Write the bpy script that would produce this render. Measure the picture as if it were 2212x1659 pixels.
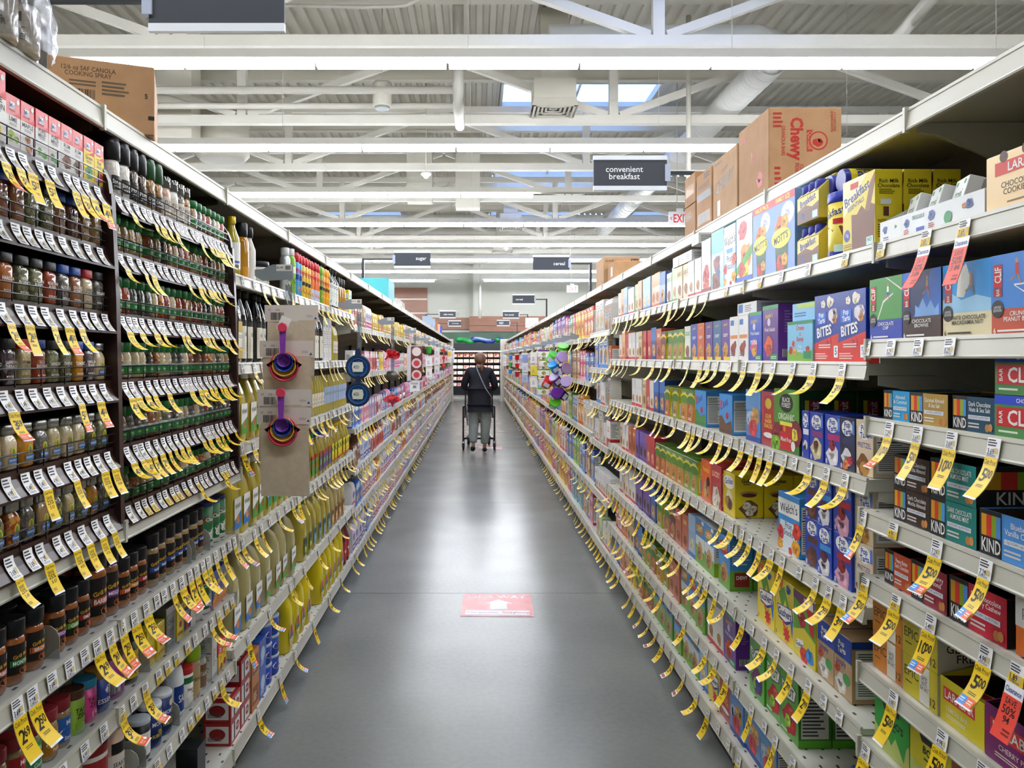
import bpy, math, random
from mathutils import Vector, Matrix, Euler
rnd = random.Random(7)
PI = math.pi
SC = bpy.context.scene
COL = SC.collection
for _o in list(bpy.data.objects): bpy.data.objects.remove(_o)

# ---------------------------------------------------------------- camera
cam_d = bpy.data.cameras.new('camera')
cam = bpy.data.objects.new('camera', cam_d); COL.objects.link(cam)
cam.location = (0, 0, 1.58); cam.rotation_euler = (PI/2, 0, 0)
cam_d.sensor_width = 36; cam_d.lens = 26.85
cam_d.shift_x = 0.03436; cam_d.shift_y = -0.026
cam_d.clip_start = 0.05; cam_d.clip_end = 200
SC.camera = cam

# ---------------------------------------------------------------- daylight above the skylights
world = bpy.data.worlds.new('daylight'); SC.world = world
world.use_nodes = True
wn = world.node_tree.nodes; wl = world.node_tree.links
bg = wn['Background']
tc = wn.new('ShaderNodeTexCoord'); sp = wn.new('ShaderNodeSeparateXYZ'); rp = wn.new('ShaderNodeValToRGB')
rp.color_ramp.elements[0].color = (0.13, 0.20, 0.26, 1); rp.color_ramp.elements[1].color = (0.10, 0.27, 0.95, 1)
rp.color_ramp.elements[0].position = 0.4; rp.color_ramp.elements[1].position = 0.8
wl.new(tc.outputs['Generated'], sp.inputs[0]); wl.new(sp.outputs['Z'], rp.inputs[0]); wl.new(rp.outputs[0], bg.inputs[0])
bg.inputs[1].default_value = 7.0

# ---------------------------------------------------------------- exposure
SC.view_settings.view_transform = 'Standard'
SC.view_settings.look = 'None'
SC.view_settings.exposure = 0.34
SC.view_settings.gamma = 1.0
SC.view_settings.use_curve_mapping = False
TUBE_POWER = 40.0
SC.cycles.max_bounces = 7; SC.cycles.diffuse_bounces = 4; SC.cycles.glossy_bounces = 3
SC.cycles.transmission_bounces = 4; SC.cycles.transparent_max_bounces = 10
SC.cycles.caustics_reflective = False; SC.cycles.caustics_refractive = False
SC.cycles.sample_clamp_indirect = 6.0

# ---------------------------------------------------------------- materials
MATS = {}
def lin(h):
    h = h.lstrip('#')
    r = []
    for i in (0, 2, 4):
        c = int(h[i:i+2], 16)/255
        r.append(c/12.92 if c <= 0.04045 else ((c+0.055)/1.055)**2.4)
    return (r[0], r[1], r[2], 1)
def newmat(name):
    m = bpy.data.materials.new(name); m.use_nodes = True
    return m, m.node_tree.nodes, m.node_tree.links, m.node_tree.nodes['Principled BSDF']
def M(h, rough=0.46, metal=0.0, coat=0.0, spec=0.32):
    k = (h, rough, metal, coat, spec)
    if k in MATS: return MATS[k]
    m, n, l, b = newmat('paint ' + h.strip('#'))
    b.inputs['Base Color'].default_value = lin(h); b.inputs['Roughness'].default_value = rough
    b.inputs['Metallic'].default_value = metal; b.inputs['Coat Weight'].default_value = coat
    b.inputs['Specular IOR Level'].default_value = spec
    MATS[k] = m
    return m
def mottled(name, c1, c2, scale=6.0, rough=0.5, metal=0.0, detail=4, rlo=None, bump=0.0, stretch=None, spec=0.5):
    if name in MATS: return MATS[name]
    m, n, l, b = newmat(name)
    t = n.new('ShaderNodeTexCoord'); mp = n.new('ShaderNodeMapping'); no = n.new('ShaderNodeTexNoise'); rp = n.new('ShaderNodeValToRGB')
    no.inputs['Scale'].default_value = scale; no.inputs['Detail'].default_value = detail
    if stretch: mp.inputs['Scale'].default_value = stretch
    rp.color_ramp.elements[0].position = 0.3; rp.color_ramp.elements[1].position = 0.7
    rp.color_ramp.elements[0].color = lin(c1); rp.color_ramp.elements[1].color = lin(c2)
    l.new(t.outputs['Object'], mp.inputs[0]); l.new(mp.outputs[0], no.inputs['Vector'])
    l.new(no.outputs['Fac'], rp.inputs[0]); l.new(rp.outputs[0], b.inputs['Base Color'])
    b.inputs['Roughness'].default_value = rough; b.inputs['Metallic'].default_value = metal
    b.inputs['Specular IOR Level'].default_value = spec
    if rlo is not None:
        mr = n.new('ShaderNodeMapRange'); mr.inputs['To Min'].default_value = rlo; mr.inputs['To Max'].default_value = rough
        l.new(no.outputs['Fac'], mr.inputs['Value']); l.new(mr.outputs[0], b.inputs['Roughness'])
    if bump:
        bp = n.new('ShaderNodeBump'); bp.inputs['Strength'].default_value = bump; bp.inputs['Distance'].default_value = 0.01
        l.new(no.outputs['Fac'], bp.inputs['Height']); l.new(bp.outputs[0], b.inputs['Normal'])
    MATS[name] = m
    return m
def clear(name, tint='#ffffff', fac=0.16, rough=0.08):
    if name in MATS: return MATS[name]
    m, n, l, b = newmat(name)
    tr = n.new('ShaderNodeBsdfTransparent'); gl = n.new('ShaderNodeBsdfGlossy'); mx = n.new('ShaderNodeMixShader'); fr = n.new('ShaderNodeLayerWeight'); pw = n.new('ShaderNodeMath'); ad = n.new('ShaderNodeMath')
    tr.inputs[0].default_value = lin(tint); gl.inputs['Roughness'].default_value = rough
    fr.inputs[0].default_value = 0.5; pw.operation = 'POWER'; pw.inputs[1].default_value = 5.0; ad.operation = 'MULTIPLY_ADD'; ad.inputs[1].default_value = 0.5; ad.inputs[2].default_value = fac
    l.new(fr.outputs['Facing'], pw.inputs[0]); l.new(pw.outputs[0], ad.inputs[0]); l.new(ad.outputs[0], mx.inputs[0])
    l.new(tr.outputs[0], mx.inputs[1]); l.new(gl.outputs[0], mx.inputs[2])
    l.new(mx.outputs[0], n['Material Output'].inputs[0])
    MATS[name] = m
    return m
def glow(name, h, s):
    if name in MATS: return MATS[name]
    m, n, l, b = newmat(name)
    b.inputs['Base Color'].default_value = (0.8, 0.8, 0.8, 1)
    b.inputs['Emission Color'].default_value = lin(h); b.inputs['Emission Strength'].default_value = s
    MATS[name] = m
    return m
def speckled(name, base, spots, scale=60, thr=0.45, rough=0.12):
    """contents seen through a jar: flakes, seeds, powder"""
    if name in MATS: return MATS[name]
    m, n, l, b = newmat(name)
    t = n.new('ShaderNodeTexCoord'); vo = n.new('ShaderNodeTexVoronoi'); rp = n.new('ShaderNodeValToRGB')
    vo.inputs['Scale'].default_value = scale
    sx = n.new('ShaderNodeSeparateColor')
    rp.color_ramp.elements[0].color = lin(base); rp.color_ramp.elements[1].color = lin(spots)
    rp.color_ramp.elements[0].position = thr; rp.color_ramp.elements[1].position = thr+0.3
    l.new(t.outputs['Object'], vo.inputs['Vector']); l.new(vo.outputs['Color'], sx.inputs[0])
    l.new(sx.outputs[0], rp.inputs[0]); l.new(rp.outputs[0], b.inputs['Base Color'])
    b.inputs['Roughness'].default_value = rough; b.inputs['Coat Weight'].default_value = 0.5; b.inputs['Coat Roughness'].default_value = 0.04
    MATS[name] = m
    return m
def perforated():
    if 'perforated shelf' in MATS: return MATS['perforated shelf']
    m, n, l, b = newmat('perforated shelf')
    t = n.new('ShaderNodeTexCoord'); s = n.new('ShaderNodeSeparateXYZ'); l.new(t.outputs['Object'], s.inputs[0])
    def math_(op, a, v=None):
        k = n.new('ShaderNodeMath'); k.operation = op
        l.new(a, k.inputs[0])
        if v is not None:
            if isinstance(v, (int, float)): k.inputs[1].default_value = v
            else: l.new(v, k.inputs[1])
        return k.outputs[0]
    yr = math_('MULTIPLY', s.outputs['Y'], 20.0); fl = math_('FLOOR', yr)
    odd = math_('MULTIPLY', math_('MODULO', math_('ABSOLUTE', fl), 2.0), 0.5)
    xr = math_('ADD', math_('MULTIPLY', s.outputs['X'], 20.0), odd)
    fx = math_('ABSOLUTE', math_('SUBTRACT', math_('FRACT', xr), 0.5)); fy = math_('ABSOLUTE', math_('SUBTRACT', math_('FRACT', yr), 0.5))
    k = math_('MULTIPLY', math_('LESS_THAN', fx, 0.07), math_('LESS_THAN', fy, 0.15))
    mx = n.new('ShaderNodeMix'); mx.data_type = 'RGBA'
    mx.inputs[6].default_value = lin('#d8d6ca'); mx.inputs[7].default_value = lin('#25231f')
    l.new(k, mx.inputs[0]); l.new(mx.outputs[2], b.inputs['Base Color'])
    b.inputs['Roughness'].default_value = 0.35
    MATS['perforated shelf'] = m
    return m
def wood(name, c1, c2, scale=1.0, stretch=(0.6, 0.6, 14), rough=0.4):
    return mottled(name, c1, c2, scale=scale*4, rough=rough, detail=6, stretch=stretch)

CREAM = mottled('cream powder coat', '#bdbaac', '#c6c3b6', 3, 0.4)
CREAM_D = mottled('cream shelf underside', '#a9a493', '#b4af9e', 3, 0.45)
BROWN = mottled('dark brown laminate', '#2a1713', '#3b211b', 5, 0.34)
BROWN_D = mottled('dark brown steel', '#2b1d15', '#33231a', 4, 0.4)
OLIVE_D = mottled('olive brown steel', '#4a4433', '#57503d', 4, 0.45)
KRAFT = mottled('kraft board', '#a97f58', '#b58b64', 14, 0.75, bump=0.04)
KRAFT2 = mottled('pale kraft board', '#b08a63', '#bd9872', 14, 0.75)
BLACKP = M('#131314', 0.28)
WHITE = M('#f2f2ee', 0.45)
STEEL = M('#b9bcc0', 0.25, 1.0)
PAINTW = mottled('ceiling white paint', '#bdb8aa', '#c6c1b3', 2, 0.55)
PAINTS = mottled('ceiling steel paint', '#c2beb3', '#cbc7bc', 2, 0.5)
GLASSC = clear('clear jar glass', '#f4f8f4', 0.10, 0.03)
FILM = clear('clear plastic', '#f2f4f6', 0.08, 0.12)

# ---------------------------------------------------------------- text outlines
FONT_CACHE = {}
def text2d(s, bold=0.0):
    k = (s, bold)
    if k in FONT_CACHE: return FONT_CACHE[k]
    c = bpy.data.curves.new('lettering', 'FONT'); c.body = s; c.resolution_u = 2; c.offset = bold; c.fill_mode = 'FRONT'; c.space_line = 0.85
    c.align_x = 'CENTER'
    o = bpy.data.objects.new('lettering', c)
    me = bpy.data.meshes.new_from_object(o)
    vs = [(v.co.x, v.co.y) for v in me.vertices]; fs = [tuple(p.vertices) for p in me.polygons]
    bpy.data.objects.remove(o); bpy.data.curves.remove(c); bpy.data.meshes.remove(me)
    if vs:
        x0 = min(v[0] for v in vs); x1 = max(v[0] for v in vs); y0 = min(v[1] for v in vs); y1 = max(v[1] for v in vs)
        vs = [((x-(x0+x1)/2), (y-(y0+y1)/2)) for x, y in vs]
        r = (vs, fs, x1-x0, y1-y0)
    else: r = ([], [], 1, 1)
    FONT_CACHE[k] = r
    return r

def shade(h, f):
    h = h.lstrip('#'); return '#'+''.join('%02x' % (min(255, int(int(h[i:i+2], 16)*f+(6 if f > 1 else 0)))//12*12) for i in (0, 2, 4))
# ---------------------------------------------------------------- mesh builder
class MB:
    def __init__(s): s.v = []; s.f = []; s.mi = []; s.sm = []; s.mats = []
    def m(s, m):
        if isinstance(m, str): m = M(m)
        if m not in s.mats: s.mats.append(m)
        return s.mats.index(m)
    def add(s, vs, fs, m, smooth=False):
        b = len(s.v); s.v.extend(vs); i = s.m(m)
        for f in fs:
            s.f.append(tuple(b+k for k in f)); s.mi.append(i); s.sm.append(smooth)
    def box(s, x0, x1, y0, y1, z0, z1, m, skip=''):
        vs = [(x0,y0,z0),(x1,y0,z0),(x1,y1,z0),(x0,y1,z0),(x0,y0,z1),(x1,y0,z1),(x1,y1,z1),(x0,y1,z1)]
        fs = {'b':(0,3,2,1),'t':(4,5,6,7),'f':(0,1,5,4),'k':(2,3,7,6),'l':(3,0,4,7),'r':(1,2,6,5)}
        s.add(vs, [f for k, f in fs.items() if k not in skip], m)
    def cbox(s, x0, x1, y0, y1, z0, z1, m, b=0.0012):
        """box with chamfered edges"""
        P = {}; vs = []
        for ix, X in enumerate((x0, x1)):
            for iy, Y in enumerate((y0, y1)):
                for iz, Z in enumerate((z0, z1)):
                    dx = b*(1-2*ix); dy = b*(1-2*iy); dz = b*(1-2*iz)
                    for ax, p in enumerate(((X, Y+dy, Z+dz), (X+dx, Y, Z+dz), (X+dx, Y+dy, Z))):
                        P[(ix,iy,iz,ax)] = len(vs); vs.append(p)
        fs = []
        def q(*k): fs.append(tuple(P[i] for i in k))
        q((0,0,0,0),(0,0,1,0),(0,1,1,0),(0,1,0,0)); q((1,0,0,0),(1,1,0,0),(1,1,1,0),(1,0,1,0))
        q((0,0,0,1),(1,0,0,1),(1,0,1,1),(0,0,1,1)); q((0,1,0,1),(0,1,1,1),(1,1,1,1),(1,1,0,1))
        q((0,0,0,2),(0,1,0,2),(1,1,0,2),(1,0,0,2)); q((0,0,1,2),(1,0,1,2),(1,1,1,2),(0,1,1,2))
        for i in (0,1):
            for j in (0,1):
                q((i,j,0,0),(i,j,0,1),(i,j,1,1),(i,j,1,0)); q((i,0,j,0),(i,0,j,2),(i,1,j,2),(i,1,j,0)); q((0,i,j,1),(0,i,j,2),(1,i,j,2),(1,i,j,1))
        for i in (0,1):
            for j in (0,1):
                for k in (0,1): q((i,j,k,0),(i,j,k,1),(i,j,k,2))
        s.add(vs, fs, m)
    def lathe(s, prof, m, n=18, cx=0.0, cy=0.0, sx=1.0, sy=1.0, smooth=True, pw=None, caps=True):
        """profile of (radius, z); pw<1 squares the section off"""
        vs = []
        for r, z in prof:
            for k in range(n):
                a = 2*PI*(k+0.5)/n; c, d = math.cos(a), math.sin(a)
                if pw:
                    c = math.copysign(abs(c)**pw, c); d = math.copysign(abs(d)**pw, d)
                vs.append((cx+r*c*sx, cy+r*d*sy, z))
        fs = []
        for i in range(len(prof)-1):
            for k in range(n):
                k2 = (k+1) % n
                fs.append((i*n+k, i*n+k2, (i+1)*n+k2, (i+1)*n+k))
        s.add(vs, fs, m, smooth)
        if caps:
            b = len(s.v)-len(vs); i = s.m(m)
            s.f.append(tuple(b+k for k in range(n-1, -1, -1))); s.mi.append(i); s.sm.append(False)
            t = b+(len(prof)-1)*n
            s.f.append(tuple(t+k for k in range(n))); s.mi.append(i); s.sm.append(False)
    def tube(s, pts, r, m, n=6, smooth=True):
        pts = [Vector(p) for p in pts]; vs = []
        for i, p in enumerate(pts):
            d = (pts[min(i+1, len(pts)-1)]-pts[max(i-1, 0)]).normalized()
            u = d.orthogonal().normalized() if abs(d.z) > 0.9 else Vector((0,0,1)).cross(d).normalized()
            w = d.cross(u); rr = r[i] if isinstance(r, (list, tuple)) else r
            for k in range(n):
                a = 2*PI*k/n; vs.append(tuple(p+u*math.cos(a)*rr+w*math.sin(a)*rr))
        fs = [tuple(range(n-1, -1, -1)), tuple(range((len(pts)-1)*n, len(pts)*n))]
        for i in range(len(pts)-1):
            for k in range(n):
                k2 = (k+1) % n; fs.append((i*n+k, i*n+k2, (i+1)*n+k2, (i+1)*n+k))
        s.add(vs, fs, m, smooth)
    def bar(s, a, b, w, h, m, up=(0,0,1)):
        """rectangular bar from a to b"""
        a = Vector(a); b = Vector(b); d = (b-a).normalized(); up = Vector(up)
        if abs(d.dot(up)) > 0.98: up = Vector((1,0,0)) if abs(d.x) < 0.9 else Vector((0,1,0))
        u = d.cross(up).normalized(); v = u.cross(d)
        vs = [tuple(p+u*i*w/2+v*j*h/2) for p in (a, b) for i, j in ((-1,-1),(1,-1),(1,1),(-1,1))]
        s.add(vs, [(0,3,2,1),(4,5,6,7),(0,1,5,4),(1,2,6,5),(2,3,7,6),(3,0,4,7)], m)
    def prism(s, poly, y0, y1, m, axis='y', smooth=False):
        """polygon extruded along an axis; polygon in the two other coordinates, counter-clockwise for y"""
        n = len(poly)
        if axis == 'y': vs = [(a, y0, b) for a, b in poly]+[(a, y1, b) for a, b in poly]
        elif axis == 'x': vs = [(y0, a, b) for a, b in poly]+[(y1, a, b) for a, b in poly]
        else: vs = [(a, b, y0) for a, b in poly]+[(a, b, y1) for a, b in poly]
        fs = [tuple(range(n)), tuple(range(2*n-1, n-1, -1))]+[(i, i+n, (i+1) % n+n, (i+1) % n) for i in range(n)]
        s.add(vs, fs, m, smooth)
    def sheet(s, T, nu, nv, m, smooth=True):
        """grid surface from T(u, v)"""
        vs = [T(i/nu, j/nv) for j in range(nv+1) for i in range(nu+1)]
        fs = [(j*(nu+1)+i, j*(nu+1)+i+1, (j+1)*(nu+1)+i+1, (j+1)*(nu+1)+i) for j in range(nv) for i in range(nu)]
        s.add(vs, fs, m, smooth)
    # printed artwork on a face; T(x, y, lift) -> point, x and y in metres
    def art(s, spec, W, H, T, sub=0):
        if W < 0.004 or H < 0.004: return
        e = 0.0002
        for it in spec:
            k = it[0]; e += 0.00006
            if k == 'r':
                _, x0, y0, x1, y1, c = it; nn = sub or 1
                for i in range(nn):
                    a = x0+(x1-x0)*i/nn; b = x0+(x1-x0)*(i+1)/nn
                    s.add([T(p*W, q*H, e) for p, q in ((a,y0),(b,y0),(b,y1),(a,y1))], [(0,1,2,3)], c)
            elif k == 'e':
                _, cx, cy, rx, ry, c = it; n = 20
                s.add([T((cx+rx*math.cos(2*PI*i/n))*W, (cy+ry*math.sin(2*PI*i/n))*H, e) for i in range(n)], [tuple(range(n))], c)
            elif k == 'c':          # true circle, radius as a share of the smaller side
                _, cx, cy, r, c = it; n = 18; rr = r*min(W, H)
                s.add([T(cx*W+rr*math.cos(2*PI*i/n), cy*H+rr*math.sin(2*PI*i/n), e) for i in range(n)], [tuple(range(n))], c)
            elif k == 'p':
                _, pts, c = it
                s.add([T(p*W, q*H, e) for p, q in pts], [tuple(range(len(pts)))], c)
            elif k == 's':          # starburst / splash
                _, cx, cy, r, n, c = it; rr = r*min(W, H)
                pts = []
                for i in range(2*n):
                    q = rr*(1 if i % 2 == 0 else 0.55); a = PI*i/n
                    pts.append(T(cx*W+q*math.cos(a), cy*H+q*math.sin(a), e))
                b = T(cx*W, cy*H, e); N = len(pts)
                s.add(pts+[b], [(i, (i+1) % N, N) for i in range(N)], c)
            elif k == 'b':          # irregular food shape
                _, cx, cy, r, c, sd = it; g = random.Random(sd); n = 14; rr = r*min(W, H); pts = []
                for i in range(n):
                    q = rr*g.uniform(0.75, 1.1); a = 2*PI*i/n
                    pts.append(T(cx*W+q*math.cos(a), cy*H+q*math.sin(a)*0.85, e))
                s.add(pts, [tuple(range(n))], c)
                if rr > 0.007:      # bits of lighter and darker food printed on it
                    for i in range(6):
                        a = g.uniform(0, 2*PI); q = rr*g.uniform(0.15, 0.6); br = rr*g.uniform(0.14, 0.27); kk = shade(c, 1.22 if i % 2 else 0.74)
                        s.add([T(cx*W+q*math.cos(a)+br*math.cos(2*PI*j/6)*g.uniform(.8, 1.2), cy*H+q*math.sin(a)*.85+br*math.sin(2*PI*j/6)*g.uniform(.8, 1.2), e+0.00003) for j in range(6)], [tuple(range(6))], kk)
            elif k == 't':
                tx, cx, cy, h, c = it[1:6]; rot = it[6] if len(it) > 6 else 0; wm = it[7] if len(it) > 7 else 0.9
                bold = it[8] if len(it) > 8 else 0.012
                vs, fs, tw, th = text2d(tx, bold)
                nl = tx.count('\n')+1
                q = h*H*nl*1.02/max(th, 0.3) if th > 0.01 else 1
                span = (W if abs(math.sin(rot)) < 0.7 else H)*wm
                qx = min(q, span/max(tw, 0.01)); qy = q if qx > q*0.6 else qx/0.6
                cr, sr = math.cos(rot), math.sin(rot)
                s.add([T(cx*W+x*qx*cr-y*qy*sr, cy*H+x*qx*sr+y*qy*cr, e) for x, y in vs], fs, c)
            elif k == 'L':          # lines of small print
                _, x0, y0, x1, y1, n, c = it; g = random.Random(n)
                for i in range(n):
                    ya = y1-(y1-y0)*(i+0.2)/n; yb = y1-(y1-y0)*(i+0.7)/n; xe = x0+(x1-x0)*g.uniform(0.55, 1)
                    s.add([T(p*W, q2*H, e) for p, q2 in ((x0,yb),(xe,yb),(xe,ya),(x0,ya))], [(0,1,2,3)], c)
            elif k == 'B':          # bar code
                _, x0, y0, x1, y1 = it[:5]; c = it[5] if len(it) > 5 else '#1a1a1a'; g = random.Random(5); x = 0.06; nb = 0
                while x < 0.92 and nb < 16:
                    w = g.choice((0.02, 0.03, 0.05)); nb += 1
                    xa = x0+(x1-x0)*x; xb = x0+(x1-x0)*(x+w)
                    s.add([T(p*W, q2*H, e) for p, q2 in ((xa,y0),(xb,y0),(xb,y1),(xa,y1))], [(0,1,2,3)], c)
                    x += w+g.choice((0.02, 0.03))
    def mesh(s, name, hard=True):
        me = bpy.data.meshes.new(name)
        me.from_pydata(s.v, [], s.f)
        for m in s.mats: me.materials.append(m)
        me.polygons.foreach_set('material_index', s.mi)
        me.polygons.foreach_set('use_smooth', s.sm)
        me.update()
        return me
    def obj(s, name, parent=None, **kw):
        return link(name, s.mesh(name), parent, **kw)

def link(name, me, parent=None, label=None, cat=None, group=None, kind=None, loc=None, rot=None):
    o = bpy.data.objects.new(name, me); COL.objects.link(o)
    if parent is not None: o.parent = parent
    if label: o['label'] = label
    if cat: o['category'] = cat
    if group: o['group'] = group
    if kind: o['kind'] = kind
    if loc is not None: o.location = loc
    if rot is not None: o.rotation_euler = rot
    return o
def empty(name, label, cat, loc=(0,0,0), rotz=0.0, group=None):
    o = bpy.data.objects.new(name, None); COL.objects.link(o); o.empty_display_size = 0.05
    o.location = loc; o.rotation_euler = (0, 0, rotz); o['label'] = label; o['category'] = cat
    if group: o['group'] = group
    return o
def structure(name, mb): return mb.obj(name, kind='structure')
def ordn(n):
    return str(n)+('th' if 10 <= n % 100 <= 20 else {1:'st',2:'nd',3:'rd'}.get(n % 10, 'th'))
# ================================================================ THE BUILDING
# floor: polished concrete with saw-cut joints
m, n, l, b = newmat('polished concrete')
t = n.new('ShaderNodeTexCoord'); no = n.new('ShaderNodeTexNoise'); no2 = n.new('ShaderNodeTexNoise'); rp = n.new('ShaderNodeValToRGB')
no.inputs['Scale'].default_value = 1.1; no.inputs['Detail'].default_value = 2
no2.inputs['Scale'].default_value = 38; no2.inputs['Detail'].default_value = 3
ad = n.new('ShaderNodeMath'); ad.operation = 'MULTIPLY_ADD'; ad.inputs[1].default_value = 0.35
l.new(t.outputs['Object'], no.inputs['Vector']); l.new(t.outputs['Object'], no2.inputs['Vector'])
l.new(no2.outputs['Fac'], ad.inputs[0]); l.new(no.outputs['Fac'], ad.inputs[2])
rp.color_ramp.elements[0].position = 0.3; rp.color_ramp.elements[1].position = 1.0
rp.color_ramp.elements[0].color = lin('#696b69'); rp.color_ramp.elements[1].color = lin('#868883')
l.new(ad.outputs[0], rp.inputs[0]); l.new(rp.outputs[0], b.inputs['Base Color'])
b.inputs['Roughness'].default_value = 0.24
b.inputs['Specular IOR Level'].default_value = 0.2
FLOORM = m
fl = MB(); fl.box(-14, 14, -6, 31.6, -0.1, 0, FLOORM)
for y in (5.12, 8.3, 13.4, 18.6, 24): fl.box(-1.02, 1.1, y-0.002, y+0.002, 0, 0.0006, '#2a2c2c')
structure('floor', fl)

WALLW = mottled('warm white wall', '#bdbeb2', '#c4c5b9', 1.2, 0.7)
WALLB = mottled('cream back wall', '#c6c7bb', '#cccdc2', 1.2, 0.75)
w = MB(); w.box(-14, -0.15, 31.2, 31.5, 0, 7, WALLB); w.box(-0.15, 14, 30.6, 31.5, 0, 7, WALLB); structure('wall_back', w)
w = MB(); w.box(-14.2, -14, -6, 31.5, 0, 7, WALLW); structure('wall_left', w)
w = MB(); w.box(14, 14.2, -6, 31.5, 0, 7, WALLW); structure('wall_right', w)
w = MB(); w.box(-14, 14, -6.2, -6, 0, 7, WALLW); structure('wall_front', w)
# wood cladding and the green band on the back wall
WOODW = wood('walnut cladding', '#7d4a2f', '#96603f', 1.0, (0.5, 0.5, 9))
w = MB(); w.box(-4.2, -2.02, 31.1, 31.199, 2.6, 4.42, WOODW)
for z in (3.38, 3.95): w.box(-4.2, -2.02, 31.085, 31.1, z-0.025, z+0.025, '#e8e6e0')
structure('trim_1', w)
w = MB(); w.box(-3.0, -0.3, 31.08, 31.199, 2.72, 3.2, WOODW); w.box(-0.3, 4.6, 30.42, 30.599, 2.6, 3.22, WOODW); w.box(-0.3, 4.6, 30.41, 30.42, 2.83, 2.85, '#5f3824')
structure('trim_2', w)
w = MB(); w.box(-3.0, 4.6, 30.36, 30.41, 1.9, 2.58, mottled('green wall paint', '#47604f', '#4f6a58', 2, 0.6)); structure('trim_3', w)

# roof deck: trapezoidal sheet, ribs along the aisle; openings for skylights
ZR = 6.62
SKY = [(0.45, 3.45, 6.3, 7.9), (0.45, 3.45, 14.0, 15.5), (0.45, 3.45, 19.9, 21.3), (0.45, 3.45, 25.6, 27.0), (-5.5, -2.6, 25.6, 27.0), (5.4, 8.4, 25.6, 27.0)]
d = MB()
def deck(x0, x1, y0, y1):
    p = 0.2; x = x0
    while x < x1-0.01:
        xe = min(x+p, x1); q = (xe-x)/p
        pts = [(x, 0), (x+0.085*q, 0), (x+0.105*q, 0.045), (x+0.18*q, 0.045), (xe, 0)]
        vs = [(a, y, ZR+b) for y in (y0, y1) for a, b in pts]
        d.add(vs, [(i, i+1, i+6, i+5) for i in range(4)], PAINTW)
        x += p
ys = sorted({-6.0, 31.5} | {v for s in SKY for v in s[2:]})
for ya, yb in zip(ys, ys[1:]):
    holes = sorted((s[0], s[1]) for s in SKY if s[2] <= ya+0.01 and s[3] >= yb-0.01)
    x = -14.0
    for h0, h1 in holes+[(14.0, 14.0)]:
        if h0 > x+0.01: deck(x, h0, ya, yb)
        x = h1
structure('ceiling', d)
for i, (x0, x1, y0, y1) in enumerate(SKY):
    o = empty('skylight', 'skylight in the white roof deck, %s row along, %s the aisle' % (['nearest','second','third','fourth','fourth','fourth'][i], 'over' if 0 < x0 < 1 else ('cereal side of' if x0 > 1 else 'spice side of')), 'skylight', ((x0+x1)/2, (y0+y1)/2, ZR))
    hx = (x1-x0)/2; hy = (y1-y0)/2
    f = MB(); T = 0.05
    a, c = hx-.002, hy-.002
    f.box(-a, a, -c, -c+T, -.02, .13, PAINTW); f.box(-a, a, c-T, c, -.02, .13, PAINTW); f.box(-a, -a+T, -c+T, c-T, -.02, .13, PAINTW); f.box(a-T, a, -c+T, c-T, -.02, .13, PAINTW); f.obj('curb', o)
    f = MB(); f.box(-0.02, 0.02, -hy+.06, hy-.06, 0.08, 0.12, PAINTW); f.obj('glazing_bar', o)
    f = MB(); f.box(-hx+.06, hx-.06, -hy+.06, hy-.06, 0.122, 0.128, clear('skylight glazing', '#ffffff', 0.02, 0.05)); f.obj('pane', o)
# purlins (deep beams across the aisle) and the pitch of the trusses: 2.85 m
for k in range(10):
    y = 4.21+2.85*k
    p = MB(); p.box(-14, 14, y-0.006, y+0.006, ZR-0.42, ZR, PAINTW); p.box(-14, 14, y-0.07, y+0.07, ZR-0.43, ZR-0.418, PAINTW)
    p.obj('roof_purlin', label='white steel roof beam running across the aisle, %s from the camera end' % ordn(k+1), cat='beam', group='roof beams across the aisle')
for k in range(10):
    y = 2.98+2.85*k
    o = empty('roof_truss', 'white open-web roof truss crossing above the aisle, %s from the camera end' % ordn(k+1), 'truss', (0, y, 5.10), 0, 'roof trusses across the aisle')
    p = MB(); p.box(-14, 14, -0.06, 0.06, 0, 0.125, PAINTS); p.box(-14, 14, -0.065, 0.065, -0.004, 0.0, PAINTS); p.obj('bottom_chord', o)
    p = MB(); p.box(-14, 14, -0.055, 0.055, 1.08, 1.19, PAINTS); p.obj('top_chord', o)
    for j in range(-2, 3):
        xn = 2.06+5.6*j
        if abs(xn) < 13.5:
            p = MB(); p.box(xn-0.065, xn+0.065, -0.05, 0.05, 0.125, 1.08, PAINTS); p.obj('post', o)
            for sx in (-1, 1):
                if abs(xn+sx*2.8) < 14:
                    p = MB(); p.bar((xn+sx*0.1, 0, 0.13), (xn+sx*2.75, 0, 1.08), 0.09, 0.1, PAINTS); p.obj('diagonal', o)
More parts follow.
